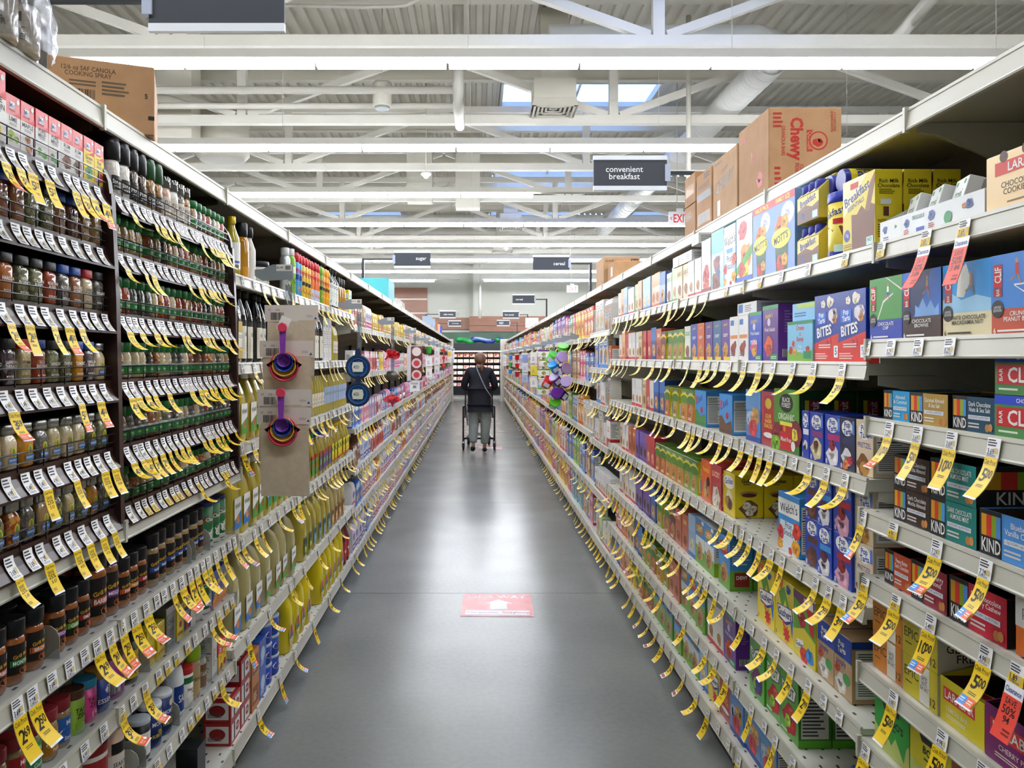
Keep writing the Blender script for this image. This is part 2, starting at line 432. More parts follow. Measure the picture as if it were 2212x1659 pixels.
# ------------------------------------------------ light strips: rows of tubes hung across the aisle
TUBE = glow('fluorescent tube', '#f4f8ff', TUBE_POWER)
for k in range(-2, 8):
    y = 7.06+2.85*k
    x0, x1 = -8.6, 7.4
    if k == 2: x1 = 2.1
    if k == 7: x1 = -0.6
    o = empty('light_strip', ('long row of bright fluorescent tubes hung across the aisle, %s from the camera' % ordn(k+1)) if k >= 0 else 'row of fluorescent tubes hung across the aisle above and behind the camera', 'light', (0, y, 4.29), 0, 'fluorescent light rows')
    h = MB(); h.box(x0, x1, -0.055, 0.055, 0.045, 0.125, PAINTS); h.box(x0, x1, -0.075, 0.075, 0.037, 0.045, PAINTS); h.obj('housing', o)
    h = MB()
    x = x0+1.2
    while x < x1: h.tube([(x, 0, 0.12), (x, 0, 1.905)], 0.003, PAINTS, 4); x += 2.44
    h.obj('suspension_wire', o)
    x = x0+(0.95-x0) % 1.22-1.22
    tb = MB(); tb.box(-0.595, 0.595, -0.042, 0.042, -0.032, 0.036, TUBE); me = tb.mesh('tube')
    while x < x1:
        if x-0.02 >= x0 and x+1.22 <= x1+0.05: link('tube', me, o, loc=(x+0.61, 0, 0))
        x += 1.22
# a last strip to the right of the far row
o = empty('light_strip', 'short row of fluorescent tubes closest to the cream back wall', 'light', (0, 26.95, 4.29), 0, 'fluorescent light rows')
h = MB(); h.box(0.2, 7.4, -0.055, 0.055, 0.045, 0.125, PAINTS); h.obj('housing', o)
for i in range(5): link('tube', me, o, loc=(0.85+1.22*i, 0, 0))
h = MB(); h.tube([(1, 0, .12), (1, 0, 1.905)], .004, PAINTS, 4); h.tube([(6, 0, .12), (6, 0, 1.905)], .004, PAINTS, 4); h.obj('suspension_wire', o)

# ------------------------------------------------ ducts, pipes and fittings
SPIRAL = mottled('spiral duct paint', '#cfcec8', '#dbdad5', 2, 0.35, stretch=(1, 12, 1))
o = empty('spiral_duct', 'round white spiral duct running along the roof over the cereal side', 'duct', (0, 0, 0))
p = MB(); p.tube([(3.95, 10.2, 5.55), (3.95, 24, 5.55)], 0.21, SPIRAL, 20)
for i in range(46): p.tube([(3.95, 10.4+0.3*i, 5.55), (3.95, 10.415+0.3*i, 5.55)], 0.215, SPIRAL, 20)
p.obj('main_pipe', o)
p = MB(); p.tube([(0.9, 9.6, 5.55), (3.5, 9.6, 5.55), (3.8, 9.75, 5.55), (3.95, 10.2, 5.55)], 0.2, SPIRAL, 20); p.obj('elbow', o)
def pipe(name, label, pts, r, mm=PAINTS, cat='pipe'):
    q = MB(); q.tube(pts, r, mm, 10); q.obj(name, label=label, cat=cat)
pipe('sprinkler_pipe', 'white pipe crossing the roof on the spice side, nearer of a parallel pair', [(-9, 10.8, 5.36), (-0.25, 10.8, 5.36)], 0.055)
pipe('sprinkler_pipe', 'white pipe crossing the roof on the spice side, farther of a parallel pair', [(-9, 11.3, 5.3), (-0.25, 11.3, 5.3)], 0.045)
pipe('riser_pipe', 'thick white pipe dropping from the roof beside the parallel pipes', [(-0.25, 10.2, 6.6), (-0.25, 10.2, 5.1), (-0.25, 10.3, 5.0), (-0.25, 11.3, 5.0)], 0.075)
pipe('conduit', 'thin white conduit sagging across the roof above the first light row', [(-3, 9.6, 6.02), (-1.4, 9.6, 5.98), (-0.9, 9.6, 6.0), (-0.6, 9.6, 6.15), (-0.55, 9.6, 6.4)], 0.022)
pipe('conduit', 'thin white conduit crossing the roof above the blue-lit truss', [(0.1, 9.4, 6.4), (0.2, 9.4, 6.1), (0.35, 9.4, 6.0), (5.6, 9.4, 6.0), (5.8, 9.4, 6.1), (5.8, 9.4, 6.5)], 0.022)
pipe('roof_pipe', 'large white pipe slanting up along the roof past the cereal side', [(4.9, 8.9, 5.3), (5.3, 5.2, 6.62)], 0.075)
pipe('wall_post', 'slim white post standing behind the snack cartons', [(3.05, 11.0, 2.0), (3.05, 11.0, 6.5)], 0.035)
pipe('hanging_tube', 'slim white tube hanging before the back wall', [(0.12, 28.6, 3.05), (0.12, 28.6, 4.3), (0.12, 28.6, 4.32), (0.12, 28.6, 6.62)], [0.06, 0.06, 0.006, 0.006])
for i, (x, y, z) in enumerate([(1.12, 11.2, 5.17), (0.95, 21.7, 5.22), (0.85, 25.4, 5.1)]):
    o = empty('air_diffuser', 'square white air diffuser hanging from the roof, %s from the camera' % ordn(i+1), 'diffuser', (x, y, z), 0, 'square air diffusers')
    p = MB(); p.box(-0.3, 0.3, -0.3, 0.3, 0.13, 0.4, PAINTW)
    p.add([(-0.33,-0.33,0),(0.33,-0.33,0),(0.33,0.33,0),(-0.33,0.33,0),(-0.3,-0.3,0.13),(0.3,-0.3,0.13),(0.3,0.3,0.13),(-0.3,0.3,0.13)], [(0,1,5,4),(1,2,6,5),(2,3,7,6),(3,0,4,7)], PAINTW); p.obj('plenum', o)
    p = MB()
    for q in range(5):
        r = 0.3-0.06*q; r2 = r-0.03
        for a, b2, c2, d2 in ((-r,r,-r,-r2),(-r,r,r2,r),(-r,-r2,-r,r),(r2,r,-r,r)): p.box(a, b2, c2, d2, 0.0+0.012*q, 0.012+0.012*q, PAINTW)
    p.box(-0.29, 0.29, -0.29, 0.29, 0.1, 0.11, '#77756f'); p.obj('louver', o)
    p = MB(); p.box(-0.2, 0.2, -0.2, 0.2, 0.4, 6.62-z, PAINTW); p.obj('drop_duct', o)
for i, (x, y, z) in enumerate([(-1.35, 10.9, 5.15), (-6.2, 12.2, 5.2)]):
    p = MB(); p.lathe([(0.12, 0), (0.135, 0.02), (0.135, 0.33), (0.12, 0.35)], PAINTW, 24); p.tube([(0, 0, .35), (0, 0, 6.62-z)], .008, PAINTS, 6); p.lathe([(0.1, -0.03), (0.11, 0.0)], '#8f9691', 24)
    p.obj('ceiling_speaker', label='white cylindrical speaker hanging beside the parallel pipes' if i == 0 else 'white cylindrical speaker hanging beyond the parallel pipes', cat='speaker', loc=(x, y, z))
    p = None
for i, (x, y) in enumerate([(-0.93, 14.0), (0.9, 23.5)]):
    z = 4.9
    o = empty('ceiling_sensor', ['small white dome sensor on a rod between the light rows', 'small white dome sensor far along the light rows'][i], 'sensor', (x, y, z))
    p = MB(); p.lathe([(0.09, 0.06), (0.1, 0.03), (0.06, 0.0), (0.03, -0.04)], WHITE, 18); p.obj('dome', o)
    p = MB(); p.tube([(0, 0, 0.06), (0, 0, 6.62-z)], 0.012, PAINTS, 6); p.obj('rod', o)
for i, (x, y) in enumerate([(-1.22, 16.4), (-0.2, 17.1), (-4.7, 12.05)]):
    p = MB(); p.box(-0.27, 0.27, -0.2, 0.2, 4.9 if i < 2 else 5.0, 6.62, PAINTW)
    for z in (5.3, 5.7, 6.1): p.box(-0.275, 0.275, -0.205, 0.205, z, z+0.012, PAINTW)
    p.obj('vertical_duct', label=['square white duct dropping from the roof left of the sensor rod', 'square white duct dropping near the aisle centre', 'square white duct beyond the spice side top shelf'][i].replace('left of', 'beside'), cat='duct', loc=(x, y, 0))
p = MB(); p.lathe([(0.36, 0), (0.45, 0.1), (0.45, 0.6), (0.3, 0.9)], PAINTW, 24)
p.obj('duct_bend', label='wide white duct bend hanging behind the kraft carton', cat='duct', loc=(-4.3, 12.9, 4.9))
# ================================================================ SHELVING
SIDE = {-1: 'spice and oil side', 1: 'snack and cereal side'}
BAYMESH = {}
BACK = 1.40
def bay_parts(side, L, levels, style):
    """meshes of one bay, centred on its own length; x measured from the aisle centre line"""
    k = (side, round(L, 3), tuple(levels), style)
    if k in BAYMESH: return BAYMESH[k]
    s = side; h = L/2; out = []
    backm = BROWN_D if style == 'brown' else (OLIVE_D if side < 0 else mottled('beige back panel', '#6f6858', '#7a7362', 4, 0.5))
    def bx(mb, xa, xb, ya, yb, za, zb, m): mb.box(min(s*xa, s*xb), max(s*xa, s*xb), ya, yb, za, zb, m)
    p = MB(); bx(p, BACK-0.02, BACK, -h, h, 0.1, 2.17, backm); out.append(('back_panel', p.mesh('back_panel'), []))
    p = MB(); bx(p, BACK-0.045, BACK-0.021, h-0.03, h, 0.0, 2.17, '#8d8672' if side > 0 else '#352a20')
    for i in range(28): bx(p, BACK-0.0465, BACK-0.045, h-0.018, h-0.012, 0.2+0.07*i, 0.235+0.07*i, '#15130f')
    out.append(('upright', p.mesh('upright'), []))
    for i, (z, xl) in enumerate(levels):
        top = i == 0; base = i == len(levels)-1
        p = MB()
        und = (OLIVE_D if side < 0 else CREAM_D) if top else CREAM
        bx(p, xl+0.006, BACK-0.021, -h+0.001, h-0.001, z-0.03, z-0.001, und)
        p.add([(s*(xl+0.006), -h+0.001, z), (s*(BACK-0.021), -h+0.001, z), (s*(BACK-0.021), h-0.001, z), (s*(xl+0.006), h-0.001, z)], [(0,1,2,3) if s > 0 else (3,2,1,0)], perforated())
        if not base:                                    # tapered cantilever bracket at the joint
            b = [(s*(xl+0.03), z-0.031), (s*(BACK-0.05), z-0.031), (s*(BACK-0.05), z-0.13), (s*(BACK-0.1), z-0.13), (s*(xl+0.08), z-0.062), (s*(xl+0.03), z-0.055)]
            if s > 0: b = b[::-1]
            p.prism(b, h-0.006, h-0.002, und)
            b2 = [(x, y) for x, y in b]; p.prism(b2, -h+0.002, -h+0.006, und)
        r = MB(); hh = 0.052 if top else (0.05 if base else 0.042)
        pr = [(xl+0.006, z+0.004), (xl+0.0005, z+0.004), (xl-0.001, z-0.004), (xl+0.0008, z-0.006), (xl-0.0045, z-hh+0.007), (xl-0.0065, z-hh+0.004), (xl-0.005, z-hh), (xl+0.006, z-hh)]
        pr = [(s*a, q) for a, q in pr]
        if s < 0: pr = pr[::-1]
        r.prism(pr[::-1], -h+0.0015, h-0.0015, CREAM)
        c = MB(); bx(c, xl-0.0085, xl+0.004, h-0.011, h-0.0012, z-hh-0.004, z+0.006, CREAM)
        out.append(('top_shelf' if top else 'base_deck' if base else 'shelf', p.mesh('shelf'), [('price_rail', r.mesh('price_rail')), ('rail_end_cap', c.mesh('rail_end_cap'))]))
    p = MB(); xl = levels[-1][1]; bx(p, xl+0.05, xl+0.065, -h, h, 0.0, levels[-1][0]-0.05, '#3a3833'); out.append(('kick_plate', p.mesh('kick_plate'), []))
    BAYMESH[k] = out
    return out
def bay(side, y0, y1, levels, label, style='plain', group=None):
    o = empty('shelving_bay', label, 'shelving', (0, (y0+y1)/2, 0), 0, group or ('shelving bays of the '+SIDE[side]))
    for nm, me, kids in bay_parts(side, y1-y0, levels, style):
        q = link(nm, me, o)
        for kn, km in kids: link(kn, km, q)
    return o
BW = 0.914
# levels: (height of the surface, distance of the front edge from the aisle centre)
LTOP = (2.19, 0.914); RTOP = (2.19, 1.061)
LEV_RACK = [LTOP, (1.175, 0.862), (0.935, 0.874), (0.72, 0.879), (0.473, 0.883), (0.15, 0.888)]
LEV_OIL = [LTOP, (1.885, 0.885), (1.557, 0.885), (1.25, 0.885), (0.898, 0.885), (0.51, 0.885), (0.15, 0.888)]
LEV_BAKE = [LTOP, (1.81, 0.885), (1.46, 0.885), (1.06, 0.885), (0.76, 0.885), (0.46, 0.885), (0.15, 0.888)]
LEV_KIND = [RTOP, (1.858, 0.985), (1.62, 0.965), (1.43, 0.965), (1.205, 0.95), (1.044, 0.95), (0.826, 0.945), (0.643, 0.945), (0.39, 0.945), (0.15, 0.945)]
LEV_BAR = [RTOP, (1.858, 0.985), (1.565, 0.965), (1.277, 0.965), (0.96, 0.96), (0.66, 0.95), (0.39, 0.945), (0.15, 0.945)]
LEV_END = [RTOP, (1.78, 0.965), (1.495, 0.955), (1.215, 0.955), (0.91, 0.955), (0.52, 0.95), (0.15, 0.945)]
LEV_CER = [RTOP, (1.75, 0.965), (1.37, 0.965), (0.94, 0.96), (0.52, 0.95), (0.15, 0.945)]
LY0 = 1.869; RY0 = 1.89
bay(-1, LY0-BW, LY0, LEV_RACK, 'cream shelving bay under the rack of square spice jars', 'brown')
bay(-1, LY0, LY0+BW, LEV_RACK, 'cream shelving bay under the rack of green-lidded jars', 'brown')
for i in range(3): bay(-1, LY0+BW*(1+i), LY0+BW*(2+i), LEV_OIL, 'cream shelving bay of cooking oils, %s from the spice racks' % ordn(i+1))
for i in range(24): bay(-1, LY0+BW*(4+i), LY0+BW*(5+i), LEV_BAKE, 'cream shelving bay of baking goods, %s beyond the oils' % ordn(i+1))
bay(1, RY0-BW, RY0, LEV_KIND, 'cream shelving bay holding the open nut bar boxes')
for i in range(4): bay(1, RY0+BW*i, RY0+BW*(i+1), LEV_BAR, 'cream shelving bay of fruit snacks and bars, %s from the nut bars' % ordn(i+1))
bay(1, RY0+BW*4, RY0+BW*5, LEV_END, 'cream shelving bay with offset shelves between the bars and cereals')
for i in range(23): bay(1, RY0+BW*(5+i), RY0+BW*(6+i), LEV_CER, 'cream shelving bay of cereals, %s beyond the snack bars' % ordn(i+1))
YEND_L = LY0+BW*28; YEND_R = RY0+BW*28
for s, y in ((-1, YEND_L), (1, YEND_R)):
    p = MB(); p.box(min(s*0.86, s*1.4), max(s*0.86, s*1.4), 0, 0.03, 0, 2.24, CREAM); p.box(min(s*0.845, s*0.93), max(s*0.845, s*0.93), -0.03, 0.04, 0, 2.24, CREAM)
    p.obj('end_panel', label='cream upright panel closing the far end of the '+SIDE[s], cat='panel', loc=(0, y+0.005, 0))

# ---------------------------------------------------------------- wooden spice racks
TIERS = [1.99, 1.847, 1.691, 1.526, 1.364, 1.217]
def spice_rack(y0, y1, label, first):
    o = empty('spice_rack', label, 'rack', (-0.9, (y0+y1)/2, 1.1762), 0); h = (y1-y0)/2
    def panel(y):
        p = MB(); pts = [(0.04, 0.0), (0.028, 0.55), (0.016, 0.80)]
        for i in range(7): a = PI/2*i/6; pts.append((0.012-0.12+0.12*math.cos(a), 0.80+0.12*math.sin(a)))
        pts += [(-0.30, 0.92), (-0.30, 0.0)]
        p.prism([(a, b) for a, b in pts], y, y+0.02, BROWN); p.obj('side_panel', o)
    if first: panel(-h+0.001)
    panel(h-0.022)
    p = MB(); p.box(-0.30, -0.29, -h+0.021, h-0.022, 0, 0.9, '#1c100c'); p.obj('back_board', o)
    for i, z in enumerate(TIERS):
        q = z-1.1762; f = 0.006+0.026*(2.0-z)/0.8
        p = MB(); p.box(-0.29, f-0.012, -h+0.022, h-0.023, q-0.012, q-0.0005, BROWN)
        pr = [(f-0.012, q-0.0005), (f-0.012, q-0.018), (f-0.006, q-0.034), (f+0.006, q-0.05), (f+0.014, q-0.054), (f+0.014, q-0.049), (f+0.002, q-0.032), (f-0.006, q-0.016), (f-0.006, q)]
        p.prism(pr[::-1], -h+0.022, h-0.023, BROWN); t = p.obj('tier', o)
        p = MB()
        for dz in (0.012, 0.032): p.tube([(f-0.002, -h+0.022, q+dz), (f-0.002, h-0.023, q+dz)], 0.0018, BLACKP, 5)
        for j in range(10): yy = -h+0.06+j*(2*h-0.12)/9; p.tube([(f-0.002, yy, q-0.004), (f-0.002, yy, q+0.033)], 0.0015, BLACKP, 4)
        p.obj('wire_rail', t)
    return o
spice_rack(LY0-BW, LY0, 'dark brown wooden rack of square spice jars', True)
spice_rack(LY0, LY0+BW, 'dark brown wooden rack of green-lidded spice jars', False)

# ---------------------------------------------------------------- shelf labels and hanging price flags
YEL = '#f7cf1d'
def curve_T(prof):
    L = [0]
    for a, b in zip(prof, prof[1:]): L.append(L[-1]+math.dist(a, b))
    tot = L[-1]
    def T(x, y, e, W=0.0):
        t = min(max(tot-y, 0), tot); i = 0
        while i < len(L)-2 and L[i+1] < t: i += 1
        f = (t-L[i])/(L[i+1]-L[i]); a, b = prof[i], prof[i+1]
        d = ((b[0]-a[0])/(L[i+1]-L[i]), (b[1]-a[1])/(L[i+1]-L[i]))
        nx, nz = -d[1], d[0]                      # outward normal of a strip running down
        return (x-W/2, -(a[0]+(b[0]-a[0])*f+nx*e), a[1]+(b[1]-a[1])*f+nz*e)
    return T, tot
def strip_mesh(prof, W, spec, back='#e9e4cf', base='#ffffff'):
    mb = MB(); T, tot = curve_T(prof); n = len(prof)-1
    for e, c, fl in ((0.0, base, 1), (-0.0006, back, -1)):
        vs = []
        for i, pnt in enumerate(prof):
            y = tot*(1-i/n)
            vs += [T(0, y, e, W), T(W, y, e, W)]
        mb.add(vs, [((2*i, 2*i+2, 2*i+3, 2*i+1) if fl > 0 else (2*i, 2*i+1, 2*i+3, 2*i+2)) for i in range(n)], c, True)
    # split wide rectangles along the curve so that they follow it
    sp = []
    for it in spec:
        if it[0] == 'r' and it[4]-it[2] > 0.2:
            k = 8
            for i in range(k): sp.append(('r', it[1], it[2]+(it[4]-it[2])*i/k, it[3], it[2]+(it[4]-it[2])*(i+1)/k, it[5]))
        else: sp.append(it)
    mb.art(sp, W, tot, lambda x, y, e: T(x, y, e+0.0002, W))
    return mb.mesh('price flag')
def label_art(price, yel=False):
    a = [('L', .08, .55, .92, .95, 3, '#3b3f47'), ('t', price, .36, .3, .30, '#22264a', 0, .5), ('r', .62, .2, .86, .5, '#d9c48a'), ('L', .1, .04, .8, .15, 2, '#77798a')]
    if yel: a = [('r', 0, 0, 1, .5, YEL)]+a
    return a
LABELM = {}
def label_mesh(price, yel=False, curved=False):
    k = (price, yel, curved)
    if k not in LABELM:
        if curved: prof = [(0.001, 0), (0.002, -0.01), (0.008, -0.023), (0.016, -0.035), (0.021, -0.04)]
        else: prof = [(0, 0), (0.0025, -0.018), (0.0055, -0.036)]
        LABELM[k] = strip_mesh(prof, 0.029 if curved else 0.036, label_art(price, yel))
    return LABELM[k]
FLAGM = {}
def flag_prof(bend, L=0.088, n=8, a0=0.15):
    x, z = 0.0, 0.0; pts = [(x, z)]
    for i in range(n):
        a = a0+bend*(i+0.5)/n; x += L/n*math.sin(a); z -= L/n*math.cos(a); pts.append((x, z))
    return pts
def flag_mesh(price, bend, foot):
    k = (price, bend, foot)
    if k in FLAGM: return FLAGM[k]
    a, b = price.split('.') if '.' in price else (price, '')
    if foot == 'clear':
        art = [('r', 0, 0, 1, .78, '#ee4a3a'), ('t', 'Clearance', .5, .88, .1, '#2b3f8f', 0, .85), ('t', 'SAVE', .5, .68, .11, '#2a1512', 0, .6), ('t', '50%', .5, .52, .15, '#2a1512', 0, .7), ('t', price.replace('.', ' '), .5, .36, .12, '#2a1512', 0, .6), ('L', .5, .08, .9, .22, 2, '#7c211b')]
        FLAGM[k] = strip_mesh(flag_prof(bend, 0.1), 0.046, art); return FLAGM[k]
    if foot == 'save':
        art = [('r', 0, .06, 1, 1, YEL), ('t', 'Club Price!', .5, .9, .085, '#2a2410', 0, .85), ('t', 'SAVE', .48, .74, .1, '#2a2410', 0, .6), ('t', '25%', .5, .6, .14, '#2a2410', 0, .7), ('t', price.replace('.', ' '), .55, .43, .1, '#2a2410', 0, .5), ('L', .12, .14, .45, .24, 2, '#7a6a12')]
    else:
        art = [('r', 0, .05, 1, 1, YEL), ('t', 'Club Price!', .5, .9, .095, '#2a2410', 0, .9), ('r', .05, .835, .95, .845, '#8a7a16'), ('t', a, .36 if b else .5, .6, .3, '#1d1a10', 0, .45, .02)]
        if b: art.append(('t', b, .72, .64, .2, '#1d1a10', 0, .42, .02))
        art.append(('L', .25, .3, .75, .38, 2, '#6a5c12'))
    if foot == 'orange': art += [('r', .04, .04, .96, .27, '#f2622f'), ('t', 'Gluten\nFree', .36, .155, .07, '#ffe9dd', 0, .5), ('c', .8, .17, .12, '#ffffff')]
    if foot == 'blue': art += [('r', .04, .04, .5, .25, '#3f8fe0'), ('r', .5, .04, .96, .25, '#f0663a'), ('L', .1, .09, .4, .2, 2, '#e8f2ff'), ('L', .58, .09, .88, .2, 2, '#ffeadf')]
    if foot == 'green': art += [('r', .04, .04, .5, .25, '#7fae2c'), ('r', .5, .04, .96, .25, '#3f9fe8')]
    if foot == 'red': art += [('r', .0, .0, 1, .3, '#fbf6ee'), ('r', .08, .06, .92, .24, '#a63a30')]
    FLAGM[k] = strip_mesh(flag_prof(bend), 0.042, art)
    return FLAGM[k]
TAGQ = []     # collected, then labelled and built together
def tag(side, x, y, z, place, price, flag=None, yel=False, curved=False, jit=0.0):
    """flag = (price, bend, foot) or None"""
    TAGQ.append((side, x, y, z, place, price, flag, yel, curved, jit))
PRICES = ['2.99', '3.49', '2.99', '4.29', '3.99', '2.50', '5.00', '1.99']
BENDS = [0.35, 0.6, 0.9, 1.15, 1.4]
def lip_tags(side, xl, z, y0, y1, step, place, flags=0.7, foots=('',), curved=False, prices=None, bends=None, yel=0.0, skip=0.0):
    y = y0+step*0.4
    while y < y1-0.02:
        if rnd.random() >= skip:
            fl = None
            if rnd.random() < flags: fl = (rnd.choice(prices or PRICES), rnd.choice(bends or BENDS), rnd.choice(foots))
            tag(side, xl, y, z, place, rnd.choice(('4.99', '3.69', '7.29', '5.49')), fl, rnd.random() < yel, curved, rnd.uniform(-0.25, 0.25))
        y += step*rnd.uniform(0.75, 1.25)
def build_tags(limit):
    TAGQ.sort(key=lambda t: t[2])
    cnt = {}; far = MB(); n_ind = 0
    for side, x, y, z, place, price, fl, yel, curved, jit in TAGQ:
        rz = PI/2 if side < 0 else -PI/2
        lm = label_mesh(price, yel, curved)
        if n_ind >= limit[bool(fl)]:
            pass
        kind = 'flag' if fl else 'label'
        key = (place, kind); cnt[key] = cnt.get(key, 0)+1
        BUILT[kind] = BUILT.get(kind, 0)+1
        loc = (side*(x-0.0035) if not curved else side*x, y, z)
        if BUILT[kind] > limit[bool(fl)]:
            FARQ.append((lm, fl, loc, rz, jit, curved)); continue
        d = ('yellow price flag hanging' if fl and fl[2] != 'clear' else 'red clearance flag hanging' if fl else 'yellow and white price label' if yel else 'white price label')
        o = link('price_flag' if fl else 'price_label', lm, None, '%s, %s along %s' % (d, ordn(cnt[key]), place), 'price tag', ('price flags, ' if fl else 'price labels, ')+place, loc=loc, rot=(0, 0, rz))
        if fl:
            if True:
                f = link('flag', flag_mesh(*fl), o); f.location = (0, -0.0055 if not curved else -0.021, -0.036 if not curved else -0.04); f.rotation_euler = (0, 0, jit*0.6)
                if curved: f.scale = (0.72, 0.72, 0.72)
BUILT = {}; FARQ = []
def far_tags():
    mb = MB(); mats = {}
    for lm, fl, loc, rz, jit, curved in FARQ:
        for me, off, r in ([(lm, (0, 0, 0), 0)]+([(flag_mesh(*fl), (0, -0.0055, -0.036), jit*0.6)] if fl else [])):
            X = Matrix.Translation(loc) @ Matrix.Rotation(rz, 4, 'Z') @ Matrix.Translation(off) @ Matrix.Rotation(r, 4, 'Z')
            vs = [tuple(X @ v.co) for v in me.vertices]
            for p in me.polygons:
                mm = me.materials[p.material_index]; i = mb.m(mm); b = len(mb.v)
                mb.v += [vs[k] for k in p.vertices]; mb.f.append(tuple(range(b, len(mb.v)))); mb.mi.append(i); mb.sm.append(p.use_smooth)
    if mb.v: mb.obj('distant_price_tags', label='small price tags along the shelf edges far down the aisle', cat='price tags', kind='stuff')
# ================================================================ PRODUCTS (each kind built once, then copied)
P = {}
class Proto: pass
def reg(key, name, cat, desc, w, h, d, me, kids=()):
    p = Proto(); p.key = key; p.name = name; p.cat = cat; p.desc = desc; p.w = w; p.h = h; p.d = d; p.me = me; p.kids = list(kids); P[key] = p
def faces(mb, w, h, d, front=(), side=(), top=(), sub=0):
    if front: mb.art(front, w, h, lambda x, y, e: (x-w/2, -e, y))
    if side:
        mb.art(side, d, h, lambda x, y, e: (w/2+e, x, y))
        mb.art(side, d, h, lambda x, y, e: (-w/2-e, d-x, y))
    if top: mb.art(top, w, d, lambda x, y, e: (x-w/2, y, h+e))
NF = [('r', .07, .08, .93, .86, '#f3f2ec'), ('L', .12, .12, .88, .6, 13, '#6f6f6f'), ('L', .12, .66, .88, .82, 4, '#5f5f5f'), ('r', .09, .62, .91, .64, '#222222')]
def carton(key, desc, w, h, d, base, front=(), side=NF, top=(), name='snack_box', cat='box', rough=0.33):
    mb = MB(); bm = M(base, rough, 0, 0, .5) if isinstance(base, str) else base
    mb.cbox(-w/2, w/2, 0, d, 0, h, bm); faces(mb, w, h, d, front, side, top)
    reg(key, name, cat, desc, w, h, d, mb.mesh(name))
def tray(key, desc, w, h, d, base, front=(), side=(), inner='#1d1713', hb=None, cut=None, name='display_box', fill=None):
    """open-topped box: front wall, two side walls, higher back"""
    mb = MB(); t = 0.002; hb = hb or h; bm = M(base, .35)
    mb.box(-w/2, w/2, 0, d, 0, t, bm)
    mb.box(-w/2, w/2, 0, t, t, h, bm); mb.box(-w/2, w/2, d-t, d, t, hb, bm)
    for s in (-1, 1):
        a, b = (-w/2, -w/2+t) if s < 0 else (w/2-t, w/2)
        pts = [(t, t), (d-t, t), (d-t, hb), (t, h)]
        mb.prism(pts, a, b, bm, axis='x')
    mb.box(-w/2+t+.0003, w/2-t-.0003, t+.0003, d-t-.0003, t, t+0.002, inner)
    if fill: 
        g = random.Random(len(key)); n = max(3, int(d/0.018))
        for i in range(n): 
            y = t+0.003+(d-2*t-0.006)*(i+.5)/n
            mb.bar((-w/2+.008, y, h*fill), (w/2-.008, y+g.uniform(-.004, .004), h*fill+g.uniform(-.006, .006)), 0.013, h*0.3, inner)
    for s in (-1, 1): mb.box(min(s*(w/2-t-.0002), s*(w/2-t-.001)), max(s*(w/2-t-.0002), s*(w/2-t-.001)), t, d-t, t, h-.002, '#4a3a2c')
    mb.box(-w/2+t, w/2-t, d-t-.001, d-t-.0002, t, hb-.002, '#4a3a2c')
    faces(mb, w, h, d, front, side)
    reg(key, name, 'box', desc, w, h, d, mb.mesh(name))
def round_art(mb, spec, R, W, z0, H, sub=8, cx=0, cy=0):
    mb.art(spec, W, H, lambda x, y, e: (cx+(R+e)*math.sin((x-W/2)/R), cy-(R+e)*math.cos((x-W/2)/R), z0+y), sub)
def bottle(key, name, cat, desc, prof, body, cap=None, label=None, pw=None, sy=1.0, n=18, liquid=None, capname='cap', extra=None):
    """prof = (radius, z); cap = (profile, colour); label = (z0, z1, radius, arc width, art)"""
    R = max(r for r, z in prof); H = max(z for r, z in prof)
    bm = M(body, 0.09, 0, .4) if isinstance(body, str) else body
    mb = MB(); mb.lathe(prof, bm, n, 0, R*sy, 1, sy, True, pw)
    if extra: extra(mb)
    kids = []
    if label:
        z0, z1, lr, W, art_ = label
        lb = MB()
        if pw: lb.art(art_, W, z1-z0, lambda x, y, e: (x-W/2, R*sy-lr*sy-.0004-e, z0+y))
        else: round_art(lb, art_, lr+.0004, W, z0, z1-z0, 8, 0, R)
        kids.append(('label', lb.mesh('label')))
    if cap:
        c = MB(); cp, cc = cap; c.lathe(cp, M(cc, .35) if isinstance(cc, str) else cc, n, 0, R*sy, 1, sy if pw else 1.0, True, pw if pw and cap[0][0][0] > R*.8 else None)
        kids.append((capname, c.mesh(capname))); H = max(H, max(z for r, z in cp))
    reg(key, name, cat, desc, 2*R, H, 2*R*sy, mb.mesh(name), kids)
W_ = '#f6f5f0'
